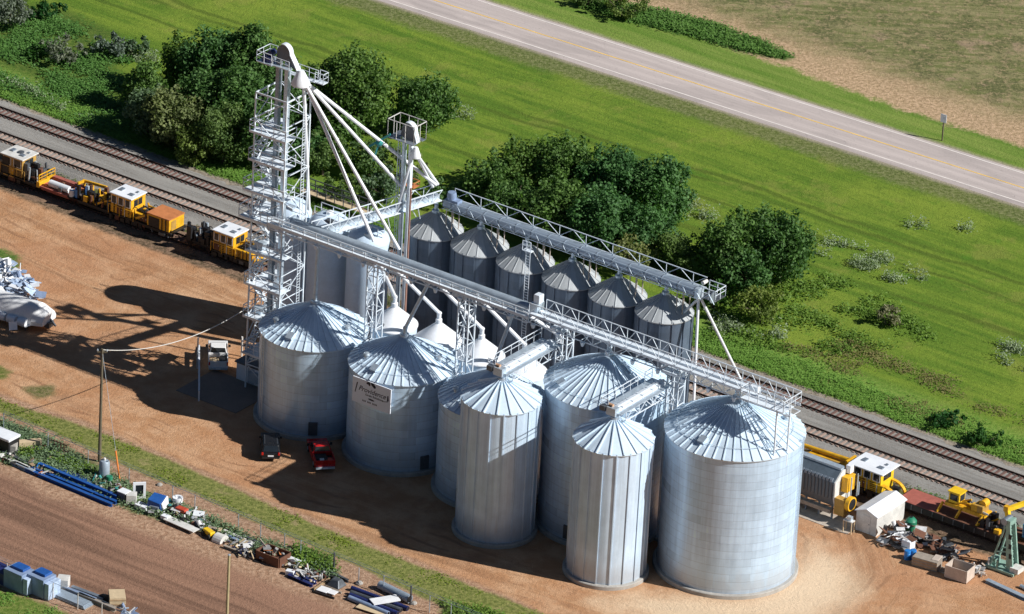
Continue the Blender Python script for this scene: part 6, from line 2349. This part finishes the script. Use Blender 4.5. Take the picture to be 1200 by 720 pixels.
# white garden shed
a, b, c = [uv(P(*p)) for p in ((1003, 621.5), (1025.5, 628.5), (1055, 608))]
sw, sl_ = 2.35, 4.9
sd = thing('garden_shed', 'plain white shed with low gabled roof by the scrap heap', 'shed', UVp((a[0] + b[0]) / 2, (a[1] + b[1]) / 2), ANG)
m = MB()
hw = sw / 2
m.prism([(-hw, 0), (hw, 0), (hw, 2.1), (0, 2.55), (-hw, 2.1)], 'y', 0, sl_)
m.build('wall', 'white_dirty', sd, smooth=0)
for s in (-1, 1):
    m = MB()
    m.hexa([(0, -.15, 2.565), (s * (hw + .15), -.15, 2.055), (s * (hw + .15), sl_ + .15, 2.055), (0, sl_ + .15, 2.565)],
           [(0, -.15, 2.645), (s * (hw + .15), -.15, 2.135), (s * (hw + .15), sl_ + .15, 2.135), (0, sl_ + .15, 2.645)])
    m.build('roof', 'white_paint', sd, smooth=0)
MB().bx(-.45, .45, -.04, -.003, .05, 1.9).build('door', 'white_dirty', sd, smooth=0)
MB().bx(.3, .38, -.07, -.042, 1.0, 1.1).build('door_handle', 'steel_dark', sd, smooth=0)

# mint green steel frame machine
gm = thing('steel_frame_machine', 'tall mint green steel frame machine with tapering column in the right foreground', 'machine', P(1177, 667), ANG)
gm.scale = (.84, .84, .84)
MB().bx(-2.0, 1.9, -1.2, 1.2, .1, .4).build('base_skid', 'mint', gm, smooth=0)
for s in (-.55, .55):
    m = MB()
    m.hexa([(.6, s - .12, .4), (1.5, s - .12, .4), (1.5, s + .12, .4), (.6, s + .12, .4)], [(.0, s - .1, 6.2), (.55, s - .1, 6.2), (.55, s + .1, 6.2), (.0, s + .1, 6.2)])
    m.build('column', 'mint', gm, smooth=0)
m = MB()
for k in range(6):
    z0_ = .6 + k * .95
    x_ = 1.3 - k * .16
    m.bar((x_ - .3, -.5, z0_), (x_ - .4, .5, z0_ + .8), .1)
    m.bar((x_ - .3, .5, z0_), (x_ - .3, -.5, z0_), .14)
m.build('cross_bracing', 'mint', gm, smooth=0)
m = MB()
for s in (-.5, .5):
    m.bar((-1.4, s * 1.6, .4), (-.1, s, 5.6), .2)
    m.bar((-.9, s * 1.4, 2.2), (.6, s, 2.6), .12)
m.build('back_strut', 'mint', gm, smooth=0)
MB().bx(-.5, .6, -.65, .65, 5.9, 6.5).build('crown_block', 'mint', gm, smooth=0)
MB().tube((-.2, -.7, 6.2), (-.2, .7, 6.2), .42, 16).build('sheave', 'steel_mid', gm)
for x, z in ((.75, 4.6), (.85, 3.4), (1.0, 2.2)):
    MB().bx(x - .2, x + .2, -.69, -.66, z - .3, z + .3).build('panel_opening', 'black', gm, smooth=0)
MB().bx(-1.7, -.9, -.6, .5, .4, 1.2).build('motor_housing', 'mint', gm, smooth=0, bevel=.05)
MB().tube((-1.6, -.9, .4), (-1.6, -.9, 1.3), .12, 10).build('valve_post', 'white_dirty', gm)
MB().tube((-.4, -1.0, .4), (-.4, -1.0, 1.4), .14, 10).build('valve_post', 'mint', gm)
MB().bx(1.2, 2.3, -.9, .4, .4, 1.0).build('counterweight', 'white_dirty', gm, smooth=0)


# ------------------------------------------------------------------ loose things
def sheet(mb, c, sx, sy, rz, tilt=0, th=.04):
    c = Vector(c)
    Mx = Matrix.Rotation(rz, 3, 'Z') @ Matrix.Rotation(tilt, 3, 'X')
    q = [c + Mx @ Vector((x, y, z)) for z in (0, th) for x, y in ((-sx, -sy), (sx, -sy), (sx, sy), (-sx, sy))]
    return mb.hexa(q[:4], q[4:])


def crate(name, label, cat, loc, rz, sx, sy, h, m, group=None, open_top=False, slats=0):
    o = thing(name, label, cat, loc, rz, group)
    if open_top:
        t = .06
        MB().bx(-sx, sx, -sy, sy, .02, .08).build('floor', 'rust', o, smooth=0)
        for a in (-1, 1):
            MB().bx(a * sx - t / 2, a * sx + t / 2, -sy, sy, .081, h).build('side_panel', m, o, smooth=0)
            MB().bx(-sx + t, sx - t, a * sy - t / 2, a * sy + t / 2, .081, h).build('end_panel', m, o, smooth=0)
    else:
        MB().bx(-sx, sx, -sy, sy, .1, h).build('box', m, o, smooth=0, bevel=.02)
        b = MB()
        for y in (-sy * .8, 0, sy * .8):
            b.bx(-sx, sx, y - .06, y + .06, 0, .098)
        b.build('skid', 'wood_grey', o, smooth=0)
        for k in range(slats):
            z = .1 + (h - .1) * (k + .5) / slats
            MB().bx(-sx - .02, sx + .02, -sy - .03, -sy - .002, z - .05, z + .05).build('strap', 'wood', o, smooth=0)
    return o


def barrel(label, loc, m, r=.30, h=.9, group=None, lid=None):
    o = thing('barrel', label, 'barrel', loc, 0, group)
    MB().lathe([(r * .94, 0), (r, .04), (r, h * .33), (r * 1.05, h * .35), (r, h * .37), (r, h * .66), (r * 1.05, h * .68), (r, h * .7), (r, h - .03), (r * .95, h)], 20).build('shell', m, o)
    MB().lathe([(r * .88, h), (r * .86, h + .02)], 20).build('lid', lid or m, o)
    return o


def beam(name, label, cat, p, q, wd, ht, m, group=None, tube=False, z=0.0):
    """one beam or pipe lying on the ground between two picture points"""
    a, b = P(*p), P(*q)
    c = (a + b) / 2
    o = thing(name, label, cat, (c.x, c.y, z), math.atan2((b - a).y, (b - a).x), group)
    L = (b - a).length / 2
    if tube:
        MB().tube((-L, 0, wd), (L, 0, wd), wd, 16).build('pipe', m, o)
        for s in (-1, 1):
            MB().tube((s * L, 0, wd), (s * (L + .005), 0, wd), wd * .8, 16).build('pipe_mouth', 'black', o)
    else:
        g = MB().bx(-L, L, -wd / 2, wd / 2, 0, ht * .12)
        g.bx(-L, L, -wd / 2, wd / 2, ht * .88, ht)
        g.bx(-L, L, -wd * .12, wd * .12, ht * .121, ht * .879)
        g.build('beam', m, o, smooth=0)
    return o


def heap(name, label, cat, polypx, n, mats, seed, hmax=1.0, size=.4, kind=None):
    """tangle of scrap pieces: thing with one mesh per material"""
    rnd = random.Random(seed)
    pts = in_poly(polypx, n)
    c = pts.mean(0)
    root = thing(name, label, cat, (c[0], c[1], 0), 0)
    mbs = {k: MB() for k in mats}
    for x, y in pts - c:
        k = rnd.choice(mats)
        mb = mbs[k]
        z = rnd.random() ** 2 * hmax
        t = rnd.random()
        s = size * rnd.uniform(.5, 1.5)
        if t < .5:
            sheet(mb, (x, y, z + .05), s, s * rnd.uniform(.3, .9), rnd.uniform(0, 6.3), rnd.uniform(-.7, .7), .05)
        elif t < .8:
            a = rnd.uniform(0, 6.3)
            mb.bar((x - s * math.cos(a), y - s * math.sin(a), z + .06), (x + s * math.cos(a), y + s * math.sin(a), z + rnd.uniform(0, .5) + .06), .08, .12)
        else:
            mb.tube((x, y, z), (x + rnd.uniform(-.3, .3), y + rnd.uniform(-.3, .3), z + s * .8), s * .4, 10)
    for k, mb in mbs.items():
        if mb.v:
            tag(mb.build('scrap_pieces', k, root, smooth=0), kind='stuff')
    return root


# scrap row at the right, below the flat wagon
heap('scrap_heap', 'heap of white and grey scrap metal right in front of the white shed', 'scrap heap', [(1030, 632), (1050, 618), (1078, 624), (1085, 640), (1062, 648), (1035, 642)], 90, ['scrap_white', 'scrap', 'white_paint', 'black', 'rust'], 3, 1.2, .45)
heap('scrap_heap', 'tangled dark scrap metal between the white scrap and the mint green machine', 'scrap heap', [(1080, 626), (1110, 638), (1136, 656), (1118, 662), (1088, 650)], 80, ['scrap', 'black', 'rust', 'steel_dark', 'wood_grey'], 5, .8, .5)
heap('scrap_heap', 'small pile of pale rags and metal beside the open beige box', 'scrap heap', [(1138, 664), (1152, 668), (1152, 677), (1140, 676)], 22, ['scrap_white', 'beige', 'scrap'], 6, .6, .32)
barrel('blue plastic barrel standing left of its twin below the scrap heap', P(1063, 655.5), 'blue_bright', .32, .95, 'blue barrels by the scrap heap')
barrel('blue plastic barrel standing right of its twin below the scrap heap', P(1069.5, 655), 'blue_bright', .32, .95, 'blue barrels by the scrap heap')
o = thing('water_tote', 'white plastic tote standing behind the blue barrels', 'tote', P(1064, 644), ANG)
MB().bx(-.5, .5, -.5, .5, .15, 1.1).build('tank', 'white_paint', o, smooth=0, bevel=.08)
MB().bx(-.55, .55, -.55, .55, 0, .148).build('pallet', 'wood_grey', o, smooth=0)
o = thing('green_tank', 'dark green round tank behind the white scrap', 'tank', P(1067, 622))
MB().lathe([(.5, 0), (.55, .1), (.55, 1.1), (.3, 1.4), (.1, 1.45)], 20).build('shell', 'green', o)
MB().lathe([(.12, 1.4), (.12, 1.55)], 12).build('cap', 'black', o)
crate('timber_crate', 'pale timber crate with slats beside the blue barrels', 'crate', P(1086, 664), ANG + .15, 1.3, .65, 1.0, 'wood_grey', None, slats=3)
crate('plywood_box', 'small beige box at the end of the timber crate', 'box', P(1097, 665), ANG + .2, .35, .6, 1.05, 'beige')
crate('open_bin', 'open beige metal box with rusty inside, lower right scrap row', 'open box', P(1124, 677), ANG + .1, 1.15, .85, 1.35, 'beige', open_top=True)
o = thing('pallet', 'grey timber pallet on the ground before the open beige box', 'pallet', P(1103, 668), ANG)
m = MB()
for k in range(5):
    m.bx(-.6 + k * .27, -.45 + k * .27, -.5, .5, .10, .13)
m.build('deck_boards', 'wood_grey', o, smooth=0)
m = MB()
for y in (-.45, 0, .45):
    m.bx(-.6, .63, y - .05, y + .05, 0, .098)
m.build('bearer', 'wood_grey', o, smooth=0)
beam('steel_channel', 'long pale blue grey steel channel lying at the right edge', 'steel beam', (1156, 682), (1206, 705), .5, .3, 'culvert')
beam('steel_channel', 'short grey pipe lying in the lower right corner above the long channel', 'pipe', (1196, 689), (1212, 697), .2, .3, 'steel', tube=True)

# white long tank and the heap of sheeting at the left edge
wl, wr = P(-28, 362), P(55, 384)
tk = thing('hopper_trailer', 'long white rounded tank trailer cut by the left edge of the photo', 'trailer', P(12, 373), ANG + .12)
m = MB()
prof = [(-1.45, .7), (1.45, .7), (1.55, 1.3), (1.2, 2.1), (.6, 2.5), (-.1, 2.6), (-.8, 2.3), (-1.3, 1.7), (-1.55, 1.2)]
m.prism(prof, 'x', -6, 3.4)
pr2 = [(y * .86, 1.0 + (z - 1.0) * .62) for y, z in prof]
n_ = len(prof)
m.add([(3.4, y, z) for y, z in prof] + [(4.6, y, z) for y, z in pr2], [(k, (k + 1) % n_, n_ + (k + 1) % n_, n_ + k) for k in range(n_)] + [tuple(range(n_, 2 * n_))])
m.build('tank_body', 'skin_tarp', tk)
for k in range(7):
    MB().tube((-5.4 + k * 1.25, -1.75, .95), (-5.4 + k * 1.25 + .95, -1.75, .95), .42, 16).build('side_drum', 'white_paint', tk)
for x in (-4.5, -3.3, 2.4):
    for y in (-.9, .9):
        MB().wheel((x, y, .5), .5, .3, 'y').build('wheel', 'rubber', tk)
MB().bar((4.4, .3, 1.2), (5.3, .2, .5), .16).build('draw_bar', 'steel_dark', tk, smooth=0)
MB().bx(4.3, 4.9, -.4, .5, .35, .9).build('hitch_box', 'steel_dark', tk, smooth=0)
heap('sheeting_heap', 'heap of crumpled blue and white sheeting behind the white tank trailer', 'sheeting heap', [(-30, 322), (8, 322), (34, 338), (48, 358), (-30, 356)], 380, ['litter_blue', 'skin_tarp', 'litter_blue', 'white_paint', 'blue_pale'], 9, 1.9, .5)
o = thing('torn_sheeting', 'tall white torn sheet standing at the back of the blue and white heap', 'sheet', P(6, 322), .4)
sheet(MB(), (0, 0, .9), .55, .9, .2, 1.3).build('panel', 'skin_tarp', o, smooth=0)
MB().bar((.3, 0, 0), (.3, 0, 1.8), .05).build('stake', 'wood_grey', o, smooth=0)
for (px, py, lab) in ((15, 392, 'left one of two white square boards by the white tank trailer'), (30, 388, 'right one of two white square boards by the white tank trailer')):
    o = thing('square_board', lab, 'board', P(px, py), ANG + .9, 'white square boards by the tank trailer')
    sheet(MB(), (0, 0, .95), .42, .42, 0, 1.15).build('panel', 'white_paint', o, smooth=0)
    MB().bar((0, .1, 0), (0, .1, 1.0), .06).build('stake', 'steel_dark', o, smooth=0)

# ------------------------------------------------------------------ scrap row along the lower fence, left to right
o = thing('machine_box', 'white topped dark metal box at the left edge of the scrap row', 'box', P(5, 527), ANG)
MB().bx(-1.6, 1.2, -.8, .8, .05, 1.5).build('box', 'black', o, smooth=0)
MB().bx(-1.7, 1.3, -.9, .9, 1.502, 1.75).build('cover', 'white_paint', o, smooth=0, bevel=.06)
crate('concrete_block', 'pale concrete block right of the white topped box', 'block', P(14, 530), ANG + .5, .5, .7, 1.0, 'concrete')
crate('timber_slab', 'long pale weathered slab lying beyond the white topped box', 'slab', P(33, 525), ANG + .9, 1.3, .35, .8, 'wood_pale')
for (p, q, lab) in (((44, 530), (60, 522), 'short brown timber lying left of the dark frame'), ((57, 537), (79, 529), 'brown timber baulk below the dark frame, upper of two'), ((57, 540), (80, 532), 'brown timber baulk below the dark frame, lower of two')):
    beam('timber_baulk', lab, 'timber', p, q, .28, .3, 'rust_orange' if 'short' in lab else 'wood', 'brown timbers in the fence weeds')
o = thing('harrow_frame', 'dark rusty lattice frame standing in the fence weeds', 'frame', P(69, 527), ANG)
m = MB()
for z in (.15, .75):
    m.bar((-1.0, 0, z), (1.0, 0, z), .09)
for k in range(6):
    m.bar((-1 + k * .4, 0, .1), (-1 + k * .4, 0, .9), .07)
m.build('frame', 'rust', o, smooth=0)
MB().bar((-1, .4, .1), (1, .4, .1), .09).build('foot_bar', 'rust', o, smooth=0)
for (p, q, mm, lab) in (((-5, 535), (34, 552), 'white_dirty', 'pale steel beam at the left edge of the scrap row'), ((4, 533), (46, 552), 'steel_dark', 'dark steel beam at the left edge of the scrap row'), ((16, 545), (40, 556), 'steel', 'short grey beam at the left end of the blue beams')):
    beam('steel_beam', lab, 'steel beam', p, q, .4, .4, mm, 'steel beams at the left edge')
BB = 'long blue beams lying below the fence'
for (p, q, z, mm, lab) in (((30, 552), (131, 594), 0, 'blue', 'lowest long blue beam of the stack below the fence'), ((38, 551), (136, 591), 0, 'blue', 'second lowest long blue beam of the stack below the fence'),
                           ((46, 550), (137, 588), .34, 'blue', 'topmost long blue beam of the stack below the fence'), ((70, 553), (116, 573), 0, 'blue', 'shorter blue beam lying apart on the upper side of the stack'), ((80, 556), (117, 570), .0, 'blue_dark', 'dark blue short beam at the upper side of the stack')):
    beam('blue_beam', lab, 'steel beam', p, q, .36, .36, mm, BB, z=z)
heap('scrap_heap', 'small blue and brown oddments at the left end of the blue beams', 'scrap heap', [(26, 543), (58, 550), (70, 560), (48, 560), (30, 552)], 24, ['blue_bright', 'wood', 'rust_orange', 'steel'], 21, .5, .25)
o = thing('gas_tank', 'upright silver round tank in the scrap row beside the guy wire', 'tank', P(122, 561))
MB().lathe([(.5, 0), (.52, .1), (.52, 1.75), (.40, 1.95), (.12, 2.02)], 24).build('shell', 'culvert', o)
MB().lathe([(.14, 1.95), (.14, 2.2), (.08, 2.25)], 12).build('valve_guard', 'white_dirty', o)
MB().tube((.2, -.3, 1.9), (.45, -.3, 2.15), .05, 8).build('valve_pipe', 'steel', o)
barrel('dark green barrel in the scrap row right of the silver tank', P(128, 568), 'green', .32, .9)
heap('scrap_heap', 'mixed small scrap with dark and pale bits under the silver tank', 'scrap heap', [(98, 562), (118, 560), (146, 572), (150, 582), (128, 582), (105, 572)], 70, ['black', 'scrap_white', 'scrap', 'wood', 'teal', 'rust'], 22, .6, .35)
o = thing('appliance', 'white washer like box with dark sides in the scrap row', 'appliance', P(145, 587), ANG)
MB().bx(-.5, .5, -.45, .45, .05, 1.0).build('body', 'steel_dark', o, smooth=0)
MB().bx(-.52, .52, -.47, .47, 1.002, 1.08).build('lid', 'white_paint', o, smooth=0)
crate('white_box', 'white square box standing right of the washer like appliance', 'box', P(154, 590), ANG + .6, .48, .48, 1.05, 'white_dirty')
o = thing('old_window', 'white open window frame standing upright in the scrap row', 'frame', P(163, 584), .2)
m = MB()
for x in (-.5, .5):
    m.bx(x - .12, x + .12, -.1, .1, 0, 1.7)
m.bx(-.38, .38, -.1, .1, 1.45, 1.7)
m.bx(-.38, .38, -.1, .1, 0, .25)
m.build('frame', 'white_paint', o, smooth=0)
MB().bx(-.38, .38, -.02, .02, .252, 1.448).build('pane', 'glass', o, smooth=0)
crate('white_crate', 'low white box lying at the foot of the window frame', 'box', P(167, 597), ANG, .7, .4, .5, 'white_paint')
o = thing('tarp_box', 'blue and white tarp covered box in the scrap row', 'box', P(184, 597), ANG + .25)
MB().hexa([(-.8, -.7, .05), (.8, -.7, .05), (.8, .7, .05), (-.8, .7, .05)], [(-.75, -.6, 1.2), (.6, -.7, 1.0), (.7, .65, 1.35), (-.6, .6, 1.45)]).build('tarp', 'blue', o, smooth=0, bevel=.06)
MB().hexa([(.81, -.6, .05), (1.0, -.6, .05), (1.0, .6, .05), (.81, .6, .05)], [(.71, -.62, 1.02), (.8, -.6, .95), (.85, .6, 1.3), (.72, .6, 1.34)]).build('white_side', 'white_paint', o, smooth=0)
MB().bx(-.4, .5, -.95, -.72, .0, .7).build('grey_side', 'steel_mid', o, smooth=0)
o = thing('round_tub', 'round white tub with dark centre standing in the fence weeds', 'tub', P(208, 593))
MB().lathe([(.42, 0), (.52, .85), (.5, .95), (.3, .93), (.26, .7)], 24).build('tub', 'white_paint', o)
MB().lathe([(.25, .68), (.2, .7)], 16).build('bottom', 'steel_mid', o)
o = thing('lawn_tractor', 'faded red riding mower in the scrap row below the white tub', 'mower', P(209, 603), ANG)
MB().bx(-.2, 1.0, -.35, .35, .3, .85).build('hood', 'red', o, smooth=0, bevel=.1)
MB().bx(-1.0, -.22, -.4, .4, .3, .5).build('seat_deck', 'red', o, smooth=0, bevel=.04)
MB().bx(-.7, -.3, -.25, .25, .502, .8).build('seat', 'black', o, smooth=0, bevel=.05)
for x, r2 in ((-.65, .3), (.65, .22)):
    for y in (-.45, .45):
        MB().wheel((x, y, r2), r2, .2, 'y').build('wheel', 'rubber', o)
MB().tube((-.1, 0, .8), (-.3, 0, 1.1), .03, 6).build('steering_column', 'black', o)
crate('white_tub', 'small white box at the lower edge left of the long white board', 'box', P(194, 609), ANG, .4, .3, .45, 'white_paint')
o = thing('long_board', 'long white board lying flat at the lower edge of the scrap row', 'board', P(212.5, 618), ANG - .05)
MB().bx(-1.9, 1.9, -.48, .48, .28, .36).build('board', 'white_dirty', o, smooth=0)
for x in (-1.5, 1.5):
    MB().bx(x - .1, x + .1, -.45, .45, 0, .278).build('support_block', 'wood_grey', o, smooth=0)
heap('scrap_heap', 'dark and white tyres and scrap heaped right of the long white board', 'scrap heap', [(196, 590), (228, 604), (246, 612), (250, 622), (232, 622), (200, 604)], 80, ['black', 'scrap_white', 'scrap', 'teal', 'white_paint', 'rust'], 24, .6, .36)
o = thing('yellow_mower', 'small yellow machine with dark wheels in the scrap row', 'mower', P(245, 629), ANG - .3)
MB().bx(-.7, .6, -.3, .3, .25, .7).build('hood', 'yellow_bright', o, smooth=0, bevel=.08)
for x in (-.5, .45):
    for y in (-.38, .38):
        MB().wheel((x, y, .24), .24, .16, 'y').build('wheel', 'rubber', o)
MB().bar((-.7, 0, .5), (-1.2, 0, .95), .05).build('handle', 'black', o, smooth=0)
o = thing('white_hood', 'curved white sheet metal hood lying right of the small yellow machine', 'hood', P(258, 634), ANG)
prof = [(.7 * math.cos(t), .7 * math.sin(t)) for t in np.linspace(0, math.pi, 10)]
MB().prism(prof, 'x', -.5, .5).build('hood', 'white_dirty', o, smooth=0)
MB().bx(-.55, .55, -.72, .72, 0, .04).build('rim', 'rust', o, smooth=0)
SB = 'old beams and pipes in the lower scrap row'
for (p, q, wd, mm, lab, tb_) in (((262, 624), (300, 641), .3, 'white_dirty', 'pale steel beam along the upper side of the lower scrap row', False), ((266, 630), (292, 642), .35, 'blue_pale', 'blue grey sheet beam under the pale one', False),
                             ((262, 642), (292, 653), .3, 'wood_grey', 'grey timber lying below the blue grey beam', False), ((285, 630), (318, 646), .28, 'steel_dark', 'dark beam before the rusty brown container', False),
                             ((336, 657), (352, 664), .45, 'white_paint', 'white pipe at the right end of the rusty container', True), ((338, 676), (366, 688), .4, 'blue_dark', 'dark blue beam at the lower edge right of the rusty container', False),
                             ((342, 673), (370, 685), .4, 'blue_dark', 'second dark blue beam just above the first', False), ((350, 663), (398, 682), .3, 'black', 'long black beam at the upper side of the row', False),
                             ((362, 660), (408, 683), .26, 'steel_dark', 'long thin dark beam nearest the dark fence post', False)):
    beam('steel_beam' if not tb_ else 'pipe', lab, 'pipe' if tb_ else 'steel beam', p, q, wd if not tb_ else .3, .3, mm, SB, tube=tb_)
o = thing('rusty_container', 'dark rusty brown open container in the lower scrap row', 'container', P(320, 657), ANG)
for s in (-1, 1):
    MB().bx(-1.35, 1.35, s * .9 - .05, s * .9 + .05, 0, 1.0).build('side_panel', 'rust', o, smooth=0)
    MB().bx(s * 1.40 - .05, s * 1.40 + .05, -.849, .849, 0, 1.0).build('end_panel', 'rust', o, smooth=0)
MB().bx(-1.35, 1.35, -.849, .849, 0, .5).build('rubbish_fill', 'rust', o, smooth=0)
heap('scrap_heap', 'rusty scrap heaped inside the dark rusty brown container', 'scrap heap', [(306, 648), (330, 655), (334, 660), (312, 654)], 34, ['rust', 'black', 'scrap', 'wood_grey', 'rust_orange'], 44, 1.0, .34)
o = thing('red_wheel', 'small red rimmed wheel leaning at the left end of the rusty container', 'wheel', P(303, 652), 1.0)
MB().wheel((0, 0, .42), .42, .2, 'x').build('tyre', 'rubber', o)
MB().wheel((0, 0, .42), .24, .22, 'x').build('rim', 'red', o)
heap('scrap_heap', 'pale and dark scrap bits left of the rusty container', 'scrap heap', [(264, 636), (290, 640), (304, 648), (312, 662), (292, 656), (270, 645)], 45, ['scrap_white', 'wood_pale', 'black', 'blue_dark', 'scrap'], 25, .5, .32)
heap('scrap_heap', 'mixed scrap with white bits right of the rusty container', 'scrap heap', [(336, 660), (356, 664), (384, 680), (372, 688), (345, 678)], 45, ['scrap_white', 'rust', 'black', 'wood_pale', 'scrap'], 26, .5, .32)
crate('white_block', 'small white box at the front of the mixed scrap', 'box', P(340, 674), ANG + .3, .4, .28, .5, 'white_paint')
o = thing('dark_tarp', 'dark grey tarp covered hump at the end of the beams', 'tarp', P(394, 686), ANG)
MB().hexa([(-.8, -.7, 0), (.8, -.7, 0), (.8, .7, 0), (-.8, .7, 0)], [(-.4, -.35, .6), (.45, -.3, .75), (.4, .4, .65), (-.45, .35, .7)]).build('tarp', 'steel_dark', o, smooth=0, bevel=.1)
MB().bar((-.9, -.75, .03), (.9, -.75, .03), .08).build('edge_timber', 'wood_grey', o, smooth=0)
o = thing('metal_sheets', 'pair of pale blue white panels on dark timbers', 'panel', P(383, 695), ANG + .1)
MB().bx(-.9, .2, -.5, .5, .22, .28).build('panel', 'skin_tarp', o, smooth=0)
MB().bx(.25, 1.0, -.35, .45, .20, .26).build('panel', 'skin_tarp', o, smooth=0)
MB().bx(-1.2, 1.2, -.75, -.6, 0, .2).build('timber', 'black', o, smooth=0)
MB().bx(-1.2, 1.2, .55, .7, 0, .2).build('timber', 'wood_grey', o, smooth=0)
beam('timber_baulk', 'pale timber lying crosswise left of the pale panels', 'timber', (368, 693), (386, 681), .16, .3, 'wood')
DB = 'dark blue and black pipes at the lower end of the scrap row'
for (p, q, mm, z, lab) in (((412, 692), (478, 716), 'blue_dark', 0, 'upper dark blue pipe at the end of the scrap row'), ((411, 697), (470, 718), 'steel_dark', 0, 'grey black pipe second from the top at the end of the row'),
                           ((410, 700), (466, 722), 'blue_dark', 0, 'dark blue pipe third from the top at the end of the row'), ((409, 703), (455, 722), 'blue_pale', 0, 'grey blue pipe lowest at the end of the row')):
    beam('pipe', lab, 'pipe', p, q, .24, .3, mm, DB, tube=True, z=z)
beam('culvert_pipe', 'thick pale blue grey culvert pipe nearest the fence', 'pipe', (445, 690), (480, 707), .42, .4, 'culvert', tube=True)
o = thing('white_sheet', 'white sheet lying crosswise on the dark blue pipes', 'sheet', P(451, 703, .55), ANG + 1.05)
MB().bx(-1.35, 1.35, -.55, .55, .0, .06).build('sheet', 'skin_tarp', o, smooth=0)
MB().bx(-1.35, 1.35, -.60, -.56, -.05, .06).build('folded_edge', 'skin_tarp', o, smooth=0)
o = thing('plywood_sheet', 'pale plywood sheet lying on the ground below the white sheet', 'sheet', P(437, 716), ANG + .1)
MB().bx(-1.5, 1.5, -.7, .7, .18, .23).build('sheet', 'wood_pale', o, smooth=0)
for x in (-1.1, 1.1):
    MB().bx(x - .08, x + .08, -.6, .6, 0, .178).build('bearer', 'black', o, smooth=0)
for (px, py, r2, lab) in ((421, 684.5, .35, 'pale stone at the foot of the fence post near the thick culvert pipe'), (110, 0, 0, ''), (485, 708, .3, 'pale stone right of the culvert pipe end'), (187, 569, .28, 'pale stone above the fence line, in the gravel strip')):
    if r2:
        o = thing('stone', lab, 'stone', P(px, py), px)
        MB().lathe([(r2, 0), (r2 * 1.1, r2 * .3), (r2 * .8, r2 * .7), (r2 * .3, r2 * .9)], 7).build('boulder', 'concrete', o, smooth=0)

heap('scrap_heap', 'thin scatter of small rusty and dark bits along the lower edge of the scrap row', 'scrap heap', [(150, 588), (200, 596), (300, 640), (404, 684), (400, 692), (300, 655), (220, 618), (160, 598)], 130, ['rust', 'black', 'scrap', 'wood_grey', 'wood_pale', 'scrap_white', 'steel_dark'], 37, .35, .26)
heap('scrap_heap', 'scatter of grey and rusty bits among the pale beams at the left edge', 'scrap heap', [(0, 528), (24, 536), (60, 552), (52, 560), (0, 540)], 40, ['rust', 'black', 'scrap', 'wood_grey', 'white_dirty'], 38, .4, .28)
# ------------------------------------------------------------------ bottom left stacks
for (px, py, sx, lab) in ((24, 690, 1.35, 'blue grey wrapped stack at the left in the bottom left corner'), (50, 696, 1.25, 'blue grey wrapped stack on the right in the bottom left corner')):
    o = thing('wrapped_stack', lab, 'stack', P(px, py), ANG - .05, 'wrapped stacks in the bottom left corner')
    MB().bx(-sx, sx * .7, -.9, .9, .12, 2.0).build('wrapped_load', 'blue_pale', o, smooth=0, bevel=.05)
    MB().bx(sx * .74, sx * 1.15, -.8, .85, .12, 1.75).build('end_sheets', 'litter_blue', o, smooth=0)
    MB().bx(-sx * .7, sx * .4, -.3, .75, 2.002, 2.25).build('top_load', 'blue', o, smooth=0, bevel=.05)
    MB().bx(-sx, sx, -.85, .85, 0, .118).build('pallet', 'wood_grey', o, smooth=0)
o = thing('wrapped_stack', 'dark blue stack cut by the left edge in the bottom left corner', 'stack', P(2, 680), ANG - .05, 'wrapped stacks in the bottom left corner')
MB().bx(-2.0, 1.1, -.9, .8, .12, 1.3).build('wrapped_load', 'blue_dark', o, smooth=0, bevel=.05)
MB().bx(-2.0, 1.1, -.85, .8, 0, .118).build('pallet', 'wood_grey', o, smooth=0)
crate('white_box', 'white box with a dark opening behind the right wrapped stack', 'box', P(74, 689), ANG + .5, .55, .6, 1.1, 'white_dirty')
o = thing('sheet_stack', 'flat stack of pale blue grey sheets by the bottom left fence', 'sheets', P(83, 704), ANG - .02)
for k in range(3):
    MB().bx(-2.2 + k * .05, 2.2 - k * .12, -.65 + k * .04, .65, .10 + k * .09, .17 + k * .09).build('sheet', 'culvert', o, smooth=0)
MB().bx(-2.2, 2.2, -.6, .6, 0, .098).build('bearer', 'wood_grey', o, smooth=0)
for (p, q, mm, lab) in (((70, 690), (112, 706), 'blue_pale', 'blue grey beam behind the flat sheets'), ((84, 691), (122, 705), 'steel_mid', 'grey beam behind the blue grey one by the flat sheets'), ((92, 699), (135, 717), 'wood_grey', 'grey timber beside the wooden crate at the bottom left')):
    beam('steel_beam', lab, 'steel beam', p, q, .4, .4, mm, 'beams by the bottom left fence')
crate('wooden_crate', 'pale wooden crate on the dark road edge at the bottom left', 'crate', P(137, 707), ANG + .75, .75, .9, 1.0, 'wood_pale', slats=2)
o = thing('arched_panel', 'dark curved panel leaning beside the pale wooden crate', 'panel', P(125, 706), ANG)
prof = [(1.1 * math.cos(t), .8 * math.sin(t)) for t in np.linspace(0, math.pi, 12)]
MB().prism(prof, 'y', -.08, .08).build('panel', 'black', o, smooth=0)
MB().bx(-1.15, 1.15, -.2, .2, 0, .06).build('foot', 'wood_grey', o, smooth=0)
heap('scrap_heap', 'small blue grey oddments at the bottom edge right of the wooden crate', 'scrap heap', [(140, 712), (158, 716), (160, 728), (142, 724)], 18, ['blue_pale', 'steel', 'scrap_white'], 29, .4, .28)
